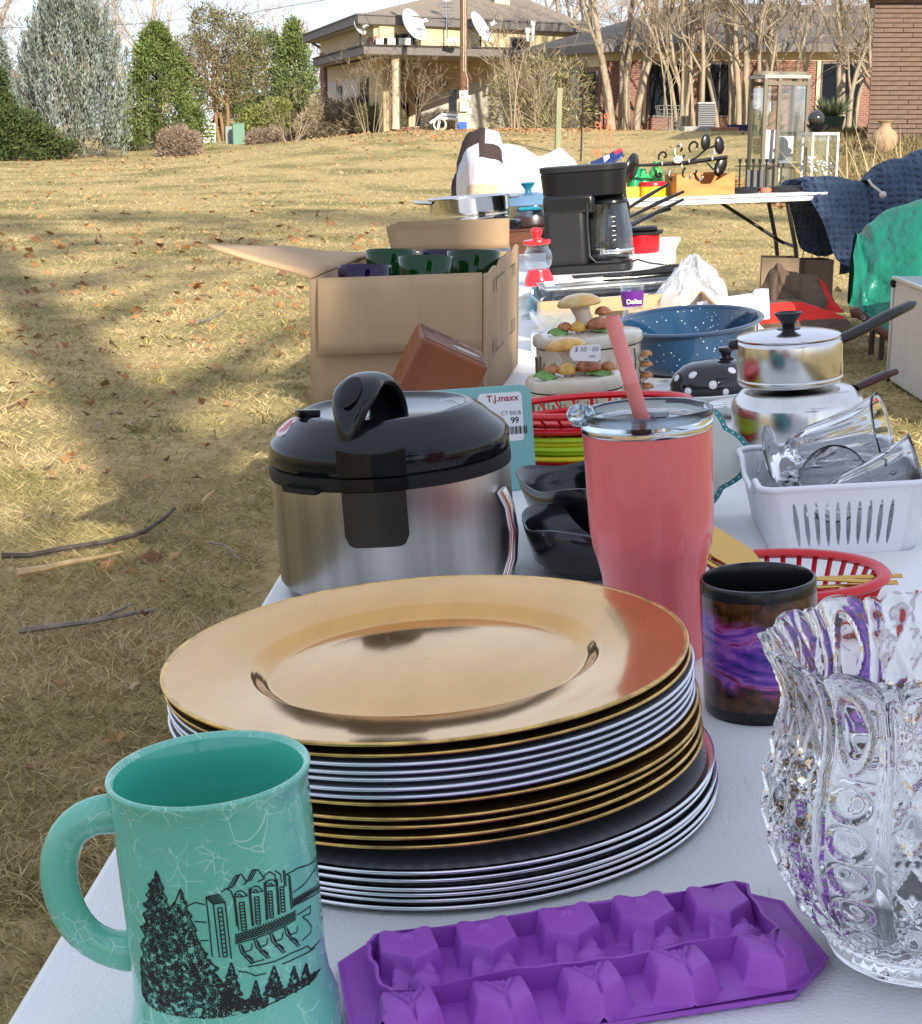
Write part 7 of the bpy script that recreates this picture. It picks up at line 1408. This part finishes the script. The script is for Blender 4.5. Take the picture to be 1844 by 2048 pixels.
def cage(label, px, d, R, h):
    x = DX(px, d); b = B()
    for z in np.linspace(.05, h, 7): b.tube([(R*(.7+.3*z/h)*math.cos(k*PI/8), R*(.7+.3*z/h)*math.sin(k*PI/8), z) for k in range(17)], .008, 4)
    for k in range(10): a = k*PI/5; b.tube([(R*.7*math.cos(a), R*.7*math.sin(a), 0), (R*math.cos(a), R*math.sin(a), h)], .008, 4)
    solo('wire_cage', label, 'wire cage', b, mat('galv_wire', (.35, .33, .3), .5, .5), W(x, d, hz(x, d)))
cage('wire plant cage standing under the left hand window', 1326, 50, .42, .75)
for lb, px, d, w, h, c in (('grey wooden raised bed edge lying below the bare trees', 1380, 45, .8, .15, (.28, .27, .26)), ('low red brick border behind the display cabinet', 1432, 45, .75, .13, (.30, .12, .08)), ('dark blue tarp folded beside the brick border', 1468, 46, .75, .2, (.02, .025, .05))):
    x = DX(px, d); b = B(); b.box((0, 0, h/2), (w, .5, h)); solo('garden_edging', lb, 'edging', b, mat('edging', c, .8, var=.2, vs=6), W(x, d, hz(x, d)-.02, .1), bevel=.015)
x = DX(1110, 38); b = B(); b.box((0, 0, .78), (.13, .09, 1.56)); solo('fence_post', 'weathered green square post standing behind the white sheet', 'post', b, mat('mossy_wood', (.20, .23, .12), .85, col2=(.30, .27, .19), vs=4, stretch=(3, 3, .4)), W(x, 38, hz(x, 38)-.1, .3, 0, .02), bevel=.01)
for lb, px, top, bot, d in (('leftmost of the orange ringed stakes behind the coffee maker', 1192, 244, 320, 32), ('tallest orange stake near the middle of the yard', 1213, 248, 300, 33), ('short orange stake with a ring close to the mound', 1190, 296, 325, 30), ('thin orange stake near the left tree trunk', 1207, 228, 285, 40)):
    x = DX(px, d); z = hz(x, d); b = B(); h = DZ(top, d)-z; b.tube([(0, 0, -.05), (.01, 0, h)], .012, 5); b.tube([(.0+.045*math.cos(k*.7)-.045, 0, h-.06+.045*math.sin(k*.7)) for k in range(10)], .009, 4); solo('garden_stake', lb, 'stake', b, mat('orange_paint', (.62, .17, .07), .6), W(x, d, z), 'orange garden stakes')
x = DX(1156, 36); b = B(); b.tube([(0, 0, -.05), (.02, 0, 1.5)], .02, 6); solo('garden_stake', 'thin dark wooden stake right of the green post', 'stake', b, M['dark'], W(x, 36, hz(x, 36)))
# ------------------------------------------------------------------ vegetation
def plant(name, label, cat, x, y, group=None): return thing(name, label, cat, W(x, y, hz(x, y)-.03), group)
def grow(b, p, d, L_, r, depth, rnd, tips, wob=.18, up=.12, kids=(2, 4), ratio=.62, spread=.7, nseg=4, sides=(7, 5, 4, 3, 3)):
    pts = [p.copy()]; rs = [r]; q = p.copy(); dd = d.copy()
    for k in range(nseg):
        dd = (dd+Vector((rnd.gauss(0, wob), rnd.gauss(0, wob), rnd.gauss(0, wob)+up))).normalized(); q = q+dd*(L_/nseg); pts.append(q.copy()); rs.append(r*(1-.55*(k+1)/nseg))
    b.tube(pts, rs, sides[min(len(sides)-1, tips['max']-depth)], caps=False)
    if depth <= 0: tips['p'].append((pts[-1], dd)); tips['p'].append((pts[nseg//2], dd)); return
    for c in range(rnd.randint(*kids)):
        s = rnd.uniform(.3, 1.0); i = min(nseg-1, int(s*nseg)); f = s*nseg-i; o = pts[i]+(pts[i+1]-pts[i])*f
        a = rnd.uniform(0, 2*PI); ax = dd.orthogonal().normalized(); ay = dd.cross(ax); nd = (dd*(1-spread*.5)+(ax*math.cos(a)+ay*math.sin(a))*spread*rnd.uniform(.6, 1.2)).normalized()
        grow(b, o, nd, L_*ratio*rnd.uniform(.7, 1.25), rs[i]*.58, depth-1, rnd, tips, wob, up, kids, ratio, spread, max(2, nseg-1), sides)
def bare(label, px, d, h, stems, seed, lean=.12, depth=3, r=.09, m=None, group=None, kids=(3, 5), name='bare_tree', cat='tree', twigs=500, tl=.7, tm=None, base=.25, ratio=.55, spread=.75, up=.12, tw=.018):
    rnd = random.Random(seed); x = DX(px, d); t = plant(name, label, cat, x, d, group); b = B(); tips = {'p': [], 'max': depth}
    for k in range(stems):
        a = rnd.uniform(0, 2*PI); ln = rnd.uniform(.3, 1.3)*lean
        grow(b, Vector((base*math.cos(a)*(stems > 1), base*.6*math.sin(a)*(stems > 1), 0)), Vector((math.cos(a)*ln, math.sin(a)*ln, 1)).normalized(), h*rnd.uniform(.75, 1.0), r*rnd.uniform(.75, 1.15), depth, rnd, tips, .10, up, kids, ratio, spread, 6)
    part('trunk', b, m or M['bark'], t, ang=80)
    P, D, Ln = [], [], []
    T_ = tips['p']
    for k in range(twigs):
        p, dd = T_[rnd.randrange(len(T_))]; P.append(p); v = dd+Vector((rnd.gauss(0, .6), rnd.gauss(0, .6), rnd.gauss(0, .6)+.1)); D.append(v); Ln.append(tl*rnd.uniform(.4, 1.3))
    if twigs: link('twigs', leaf_mesh('twigs', P, D, Ln, tw, tm or M['twig'], mid=.3), t)['kind'] = 'stuff'
    return t, T_
def leafy(name, label, cat, px, d, h, w, n, leaf, cols, shape, clump=26, droop=0., group=None, trunk=True, seed=1, z0=0., spike=0.):
    """Evergreen or clipped shrub: clumps spread through the crown's volume, each a burst of small leaves."""
    r = np.random.default_rng(seed); x = DX(px, d); t = plant(name, label, cat, x, d, group)
    if trunk: b = B(); b.tube([(0, 0, 0), (.03*h*.1, 0, h*.5), (0, 0, h*.93)], [max(.05, h*.022), h*.016, .02], 8); part('trunk', b, M['bark'], t)
    tt = r.uniform(0, 1, n); rad = np.array([shape(q) for q in tt])*w/2; a = r.uniform(0, 2*PI, n); rr = rad*np.sqrt(r.uniform(.25, 1, n))*(1+.22*np.sin(a*3+tt*11+seed)+.1*np.sin(a*7+tt*23))
    C_ = np.c_[rr*np.cos(a), rr*np.sin(a)*.9, z0+tt*(h-z0)]
    od = np.c_[np.cos(a), np.sin(a), np.full(n, .35-droop)]
    k = clump; P = np.repeat(C_, k, 0)+r.normal(0, leaf*.75, (n*k, 3)); D = np.repeat(od, k, 0)*.7+r.normal(0, .75, (n*k, 3)); D[:, 2] += spike
    ms = [mat(name+'_leaf_%d' % i, c, .85, rnd=.35, spec=.2) for i, c in enumerate(cols)]
    mi = np.repeat(r.integers(0, len(ms), n), k)
    me = leaf_mesh('crown', P, D, leaf*r.uniform(.6, 1.5, n*k), leaf*r.uniform(.22, .4, n*k), ms, mi=mi); link('crown', me, t); return t
cone = lambda p=1.: (lambda t: (1-t)**p*(.8+.2*min(1, t*8)))
egg = lambda t: math.sqrt(max(0, 1-((t-.42)/.6)**2)) if t > .0 else .6
def blue_juniper():
    d = 57; x = DX(168, d); t = plant('juniper', 'tall blue grey juniper with upright feathery plumes', 'tree', x, d); r = np.random.default_rng(5); P = []; D = []; Ln = []; mi = []
    b = B(); 
    for k in range(7): a = k*.9; b.tube([(0, 0, 0), (.4*math.cos(a), .4*math.sin(a), 1.5), (.8*math.cos(a), .8*math.sin(a), 4.0)], [.12, .08, .03], 6)
    part('trunk', b, M['bark'], t)
    H_ = 5.9
    for k in range(760):
        a = r.uniform(0, 2*PI); f = r.uniform(0, 1)**.8; z = f*H_*.86; R = (1.72*math.sqrt(max(.02, 1-((f-.36)/.66)**2)))*r.uniform(.45, 1.02)*(1+.10*math.sin(3*a+1))*1.06
        if f < .22: R *= 1.05
        L_ = r.uniform(.55, 1.15)*(1.15-.3*f); ax = np.array([math.cos(a)*.28*(1.1-f*.6), math.sin(a)*.28, 1.]); ax /= np.linalg.norm(ax); p0 = np.array([R*math.cos(a), R*math.sin(a)*.9, max(0.03, z-.1)]); n = 46; s = r.uniform(0, 1, n)
        P.append(p0+ax*L_*s[:, None]+r.normal(0, .10, (n, 3))*(1-s[:, None]*.8)*np.array([1, 1, .3])); D.append(ax+r.normal(0, .25, (n, 3))); Ln.append(r.uniform(.09, .20, n)); mi.append(np.full(n, r.integers(0, 3)))
    ms = [mat('blue_needles_%d' % i, c, .9, rnd=.35, spec=.15) for i, c in enumerate(((.18, .21, .185), (.225, .255, .22), (.115, .13, .10)))]
    ln = np.concatenate(Ln); link('crown', leaf_mesh('crown', np.concatenate(P), np.concatenate(D), ln, ln*.26, ms, mi=np.concatenate(mi)), t)
blue_juniper()
G1 = [(.055, .08, .024), (.08, .105, .032), (.035, .05, .018)]; G2 = [(.13, .17, .05), (.17, .205, .065), (.08, .105, .03)]
leafy('juniper_shrub', 'wide dark green spreading juniper shrub at the left edge', 'shrub', 40, 55, 1.65, 4.6, 420, .17, G1, lambda t: (1-t)**.7*.9+.1, 30, trunk=False, seed=3, spike=.25)
leafy('juniper_shrub', 'taller dark green juniper behind the spreading one at the left edge', 'shrub', 15, 60, 3.0, 2.6, 260, .18, G1, lambda t: (1-t)**.8*.85+.12, 30, trunk=False, seed=4, spike=.25)
leafy('spruce_tree', 'grey blue spruce at the far left behind the junipers', 'tree', 28, 74, 4.6, 3.0, 240, .2, [(.17, .21, .17), (.23, .27, .23)], cone(.8), 26, seed=6)
leafy('pine_tree', 'bright green pine standing beside the blue grey juniper', 'tree', 338, 64, 4.7, 4.3, 760, .15, G2, lambda t: ((1-t)**.72)*(.80+.2*min(1, t*4)), 36, seed=7, z0=.2, spike=.3)
leafy('pine_tree', 'narrow green conifer close to the left side of the house', 'tree', 600, 88, 6.0, 3.9, 420, .2, G2, lambda t: ((1-t)**.75)*.95, 28, seed=8, spike=.3)
leafy('pine_tree', 'green conifer behind the round olive tree', 'tree', 545, 90, 5.6, 4.4, 420, .2, [(.10, .13, .04), (.14, .16, .055)], egg, 26, seed=9)
t, tp_ = bare('round_tree', 0, 0, 1, 1, 1) if False else (None, None)
def olive():
    t, T_ = bare('large round olive brown tree with many fine branches', 462, 76, 4.2, 3, 12, .35, 4, .12, mat('orange_bark', (.26, .15, .08), .9), kids=(3, 4), twigs=2200, tl=.7, name='round_tree', ratio=.62, spread=.8, tm=mat('olive_twigs', (.16, .13, .07), .9, rnd=.4))
    r = np.random.default_rng(3); n = 9000; u = r.normal(0, 1, (n, 3)); u /= np.linalg.norm(u, axis=1, keepdims=True); q = u*(r.uniform(.35, 1, n)**.5)[:, None]*np.array([2.25, 2.0, 2.3])*(1+.12*np.sin(u[:, :1]*5+u[:, 2:]*4)); keep = np.array([noise.noise((a*1.3, b_*1.3, c*1.3)) > -.12 for a, b_, c in q]); q = q[keep]+np.array([0, 0, 3.85]); m = len(q)
    link('crown', leaf_mesh('crown', q, r.normal(0, 1, (m, 3)), r.uniform(.1, .26, m), .07, [mat('olive_leaf_%d' % i, c, .9, rnd=.3) for i, c in enumerate(((.14, .13, .05), (.17, .135, .07), (.11, .115, .04)))], mi=r.integers(0, 3, m)), t)
olive()
# hedges and small shrubs
def hedge(name, label, px, d, w, h, dy, cols, n, leaf, seed, twiggy=False, cat='hedge', z0=.0):
    r = np.random.default_rng(seed); x = DX(px, d); t = plant(name, label, cat, x, d); u = r.normal(0, 1, (n, 3)); u /= np.linalg.norm(u, axis=1, keepdims=True); u[:, 2] = np.abs(u[:, 2]); q = u*(r.uniform(.55, 1, n)**.5)[:, None]; q = np.sign(q)*np.abs(q)**.8
    P = q*np.array([w/2, dy/2, h-z0])*(1+.08*np.sin(u[:, :1]*9+seed))+np.array([0, 0, z0])
    ms = [mat(name+'_%d' % i, c, .9, rnd=.4, spec=.15) for i, c in enumerate(cols)]
    if twiggy:
        k = n//3; B0 = r.normal(0, .12, (k, 3))*np.array([w*.6, 1, 0]); D = P[:k]-B0; L_ = np.linalg.norm(D, axis=1); link('twigs', leaf_mesh('twigs', B0, D, L_, .022, ms, mi=r.integers(0, len(ms), k), mid=.25), t)['kind'] = 'stuff'
    link('crown', leaf_mesh('crown', P, u+r.normal(0, .7, (n, 3)), leaf*r.uniform(.6, 1.6, n), leaf*(.14 if twiggy else .4), ms, mi=r.integers(0, len(ms), n)), t); return t
TAU = [(.27, .195, .15), (.33, .245, .19), (.19, .14, .105)]; TAN = [(.29, .235, .16), (.35, .29, .2), (.22, .18, .12)]
hedge('round_bush', 'round twiggy brown bush on the lawn before the white fence', 372, 58, 1.5, 1.0, 1.3, TAU, 3600, .18, 1, True, 'bush')
hedge('clipped_hedge', 'flat topped green hedge behind the bare spreading shrub', 570, 72, 3.5, 1.7, 1.8, [(.17, .20, .05), (.22, .24, .07), (.11, .13, .03)], 7000, .16, 2)
hedge('clipped_hedge', 'small green hedge between the fence and the utility boxes', 452, 78, 1.2, .95, .8, [(.09, .12, .03), (.13, .16, .05)], 1800, .14, 3)
hedge('green_hedge', 'dark green hedge low under the pine', 300, 80, 2.6, 1.2, .9, [(.05, .075, .02), (.08, .10, .03)], 2200, .15, 4)
hedge('twiggy_bush', 'wide taupe bush mass left of the porch', 690, 66, 3.7, 1.45, 2.2, TAN, 6000, .22, 5, True, 'bush')
hedge('twiggy_bush', 'low brown bush in front of the clipped hedge', 545, 67, 1.8, .55, 1.2, TAU, 2200, .2, 6, True, 'bush')
hedge('twiggy_bush', 'greenish bush under the taupe mass near the porch column', 765, 64, 1.9, 1.1, 1.2, [(.15, .15, .07), (.2, .17, .1)], 2600, .18, 7, True, 'bush')
hedge('netted_bush', 'round dark bush standing before the porch wall', 884, 60.5, 1.6, .72, 1.4, [(.10, .085, .06), (.14, .12, .085)], 3200, .12, 8, True, 'bush')
hedge('twiggy_bush', 'tall tangled olive thicket in front of the left wing windows', 1085, 56, 3.7, 2.5, 1.6, [(.30, .26, .15), (.36, .30, .19), (.22, .18, .11), (.25, .25, .11)], 2300, .30, 9, True, 'bush')
hedge('twiggy_bush', 'brown shrub mass far left behind the spruce', 60, 84, 3.2, 3.6, 2, [(.22, .15, .11), (.27, .19, .14)], 3200, .3, 10, True, 'bush')
SH = dict(name='bare_shrub', cat='shrub', m=mat('shrub_bark', (.33, .25, .17), .9, rnd=.2))
bare('bare spreading shrub with pale branches in front of the clipped hedge', 590, 62, 1.6, 9, 21, .8, 2, .013, twigs=260, tl=.35, base=.2, **SH)
bare('bare upright lilac like shrub left of the porch column', 748, 60, 2.3, 9, 22, .40, 3, .012, twigs=600, tl=.3, base=.25, kids=(2, 3), **SH)
bare('slender bare shrub right of the porch column', 822, 60.2, 2.2, 6, 23, .42, 2, .014, twigs=300, tl=.35, base=.2, **SH)
bare('leaning pale sapling in front of the tangled thicket', 1030, 52, 2.6, 2, 24, .30, 2, .03, twigs=160, tl=.5, base=.3, **SH)
bare('thin bare sapling among the thicket stems', 1075, 54, 2.5, 8, 25, .45, 2, .018, twigs=500, tl=.45, base=.9, **SH)
# bare trees in front of the wing
BG = 'bare trees in front of the brick wing'
TR_ = [('stout bare tree with several pale trunks left of the large window', 1238, 54.5, 6.8, 5, 31, .10, .135), ('tall grey leaning bare tree behind the stout one', 1225, 56, 8.0, 2, 32, .10, .09), ('clump of pale bare stems between the two windows', 1368, 53.5, 5.6, 6, 33, .13, .075), ('slim bare tree right of the air conditioner', 1405, 53, 6.2, 2, 34, .05, .075), ('dark barked bare tree left of the right window', 1438, 54, 6.5, 2, 35, .06, .10), ('pale barked bare tree close to the display cabinet', 1482, 53, 6.6, 3, 36, .08, .11), ('bare tree leaning left behind the display cabinet', 1500, 52.5, 6.0, 2, 37, .18, .075), ('bare tree with forked stem above the display cabinet', 1552, 53.5, 6.5, 3, 38, .14, .075), ('thin pale bare trees near the right hand window', 1665, 50, 6.4, 3, 39, .05, .085), ('thick pale stump like tree beside the brown brick building', 1698, 49, 4.6, 3, 40, .12, .10)]
for lb, px, d, h, st, sd, ln, r_ in TR_: bare(lb, px, d, h, st, sd, ln, 3, r_, group=BG, kids=(3, 5), twigs=1200, tw=.013, tl=.8, base=.22+.04*st, ratio=.5)
bare('fine twigged sapling in front of the large window', 1340, 52, 4.2, 2, 41, .06, 2, .03, group=BG, twigs=260, tl=.5)
# distant trees against the sky
DT = 'distant bare trees'
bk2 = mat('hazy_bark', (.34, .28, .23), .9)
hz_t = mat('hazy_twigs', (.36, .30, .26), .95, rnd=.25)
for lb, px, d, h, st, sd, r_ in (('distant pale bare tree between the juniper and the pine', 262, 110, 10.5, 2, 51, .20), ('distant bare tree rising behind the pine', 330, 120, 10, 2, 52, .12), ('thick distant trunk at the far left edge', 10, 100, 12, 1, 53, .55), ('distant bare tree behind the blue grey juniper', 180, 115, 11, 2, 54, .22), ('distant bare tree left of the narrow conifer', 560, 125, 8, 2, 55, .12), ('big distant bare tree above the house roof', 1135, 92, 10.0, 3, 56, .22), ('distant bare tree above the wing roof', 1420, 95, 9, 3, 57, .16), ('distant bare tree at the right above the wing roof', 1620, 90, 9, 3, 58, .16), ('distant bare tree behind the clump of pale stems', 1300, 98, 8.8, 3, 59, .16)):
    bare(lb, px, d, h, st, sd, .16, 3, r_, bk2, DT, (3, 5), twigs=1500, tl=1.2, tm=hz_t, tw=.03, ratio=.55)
# far wood: a strip nobody could count, beyond everything
r = np.random.default_rng(8); n = 20000; X = r.uniform(-60, 90, n); Y = r.uniform(135, 160, n); Z = r.uniform(0, 1, n)**.8*(6.5+1.8*np.sin(X*.31)+1.3*np.sin(X*.83+1))
o = link('far_wood', leaf_mesh('far_wood', np.c_[X, Y, Z+.3], r.normal(0, .6, (n, 3))+np.array([0, 0, 1.1]), r.uniform(.6, 1.6, n), .12, [mat('far_wood_%d' % i, c, .95, rnd=.25) for i, c in enumerate(((.20, .165, .14), (.14, .14, .10), (.24, .20, .17)))], mi=r.integers(0, 3, n))); o['kind'] = 'stuff'
# dry stalks and tussocks at the right, ground cover
r = np.random.default_rng(18); n = 90; px = r.uniform(1640, 1844, n); dd = r.uniform(22, 30, n); X = (px-922)/3200*dd
o = link('dry_stalks', leaf_mesh('dry_stalks', [(x, y, hz(x, y)) for x, y in zip(X, dd)], np.c_[r.normal(-.3, .35, n), r.normal(0, .2, n), np.ones(n)], r.uniform(.5, 1.5, n), .016, mat('straw_stalk', (.40, .30, .17), .9, rnd=.3))); o['kind'] = 'stuff'
n = 5000; px = r.uniform(1640, 1900, n); dd = r.uniform(27, 37, n); X = (px-922)/3200*dd
o = link('ground_cover', leaf_mesh('ground_cover', [(x, y, hz(x, y)) for x, y in zip(X, dd)], np.c_[r.normal(0, .5, n), r.normal(0, .5, n), np.ones(n)], r.uniform(.06, .2, n), .03, mat('dry_cover', (.17, .13, .06), .9, rnd=.5))); o['kind'] = 'stuff'
# ------------------------------------------------------------------ big tree behind the photographer that shades the tables
def shade_tree():
    bx, by = 4.28, -10.0; t = thing('shade_tree', 'large tree standing behind the tables and shading them', 'tree', Matrix())
    r = random.Random(77); P = []; D = []; Ln = []; b = B(); k_ = 1/sunv.z
    b.tube([(bx, by, -.1), (bx, by, 1.5), (bx, by, 6), (bx-.05, by, 9), (bx, by, 14)], [.40, .27, .235, .20, .08], 14)
    def limb(p, q, r0, r1): p, q = Vector(p), Vector(q); b.tube([p, p.lerp(q, .5)+Vector((r.uniform(-.1, .1), r.uniform(-.1, .1), .12)), q], [r0, (r0+r1)/2, r1], 7)
    # limbs whose shadows streak across the lawn
    limb((bx, by, 6.9), (5.6, -8.8, 8.0), .11, .04); limb((bx, by, 6.4), (5.2, -10.3, 7.1), .10, .05); limb((bx, by, 8), (5.9, -9.0, 9.6), .09, .03); limb((bx, by, 7.4), (2.6, -9.3, 8.6), .08, .03); limb((bx, by, 9), (6.4, -10.8, 10.2), .09, .04)
    def blob(gx, gy, rad, h, n):
        c = Vector((gx, gy, 0))+sunv*(h*k_)
        for k in range(n):
            v = Vector((r.gauss(0, 1), r.gauss(0, 1), r.gauss(0, 1))).normalized()*(rad*r.random()**.45); p = c+v
            P.append(p); D.append((r.gauss(0, 1), r.gauss(0, 1), r.gauss(0, 1))); Ln.append(r.uniform(.14, .3))
        return c
    cs = []
    for i in range(8):
        for j in range(5):
            gx, gy = -2.4+.58*i+r.uniform(-.1, .1), -.9+.95*j+r.uniform(-.15, .15)-.25*math.sin(i*1.3)
            cs.append(blob(gx, gy, .52, 4.6+.25*j+r.uniform(-.5, .5), 330))
    for k, (gx, gy, rad) in enumerate(((-5.6, 19.5, .8), (-4.4, 21, .8), (-3.0, 20, .75), (-1.7, 21, .8), (-.4, 20, .8), (.9, 21.5, .8), (2.2, 20.5, .7), (-6.8, 21, .8), (-2.2, 16.2, .35), (-4.3, 17.2, .4), (-.2, 16.5, .35), (3.6, 21, .7), (2.5, 11.2, .45), (1.7, 10.6, .4))):
        cs.append(blob(gx, gy, rad, (gy+10.3)/2.34+.3*math.sin(k*2), int(330*rad*rad)+40))
    for c in cs[::2]:
        z = min(12.5, max(2.2, c.z*.8)); limb((bx, by, z), c, .07, .03)
    part('trunk', b, mat('rough_bark', (.12, .09, .07), .95), t)
    link('crown', leaf_mesh('crown', P, D, Ln, .14, mat('shade_leaf', (.05, .07, .025), .8, rnd=.3)), t)
shade_tree()
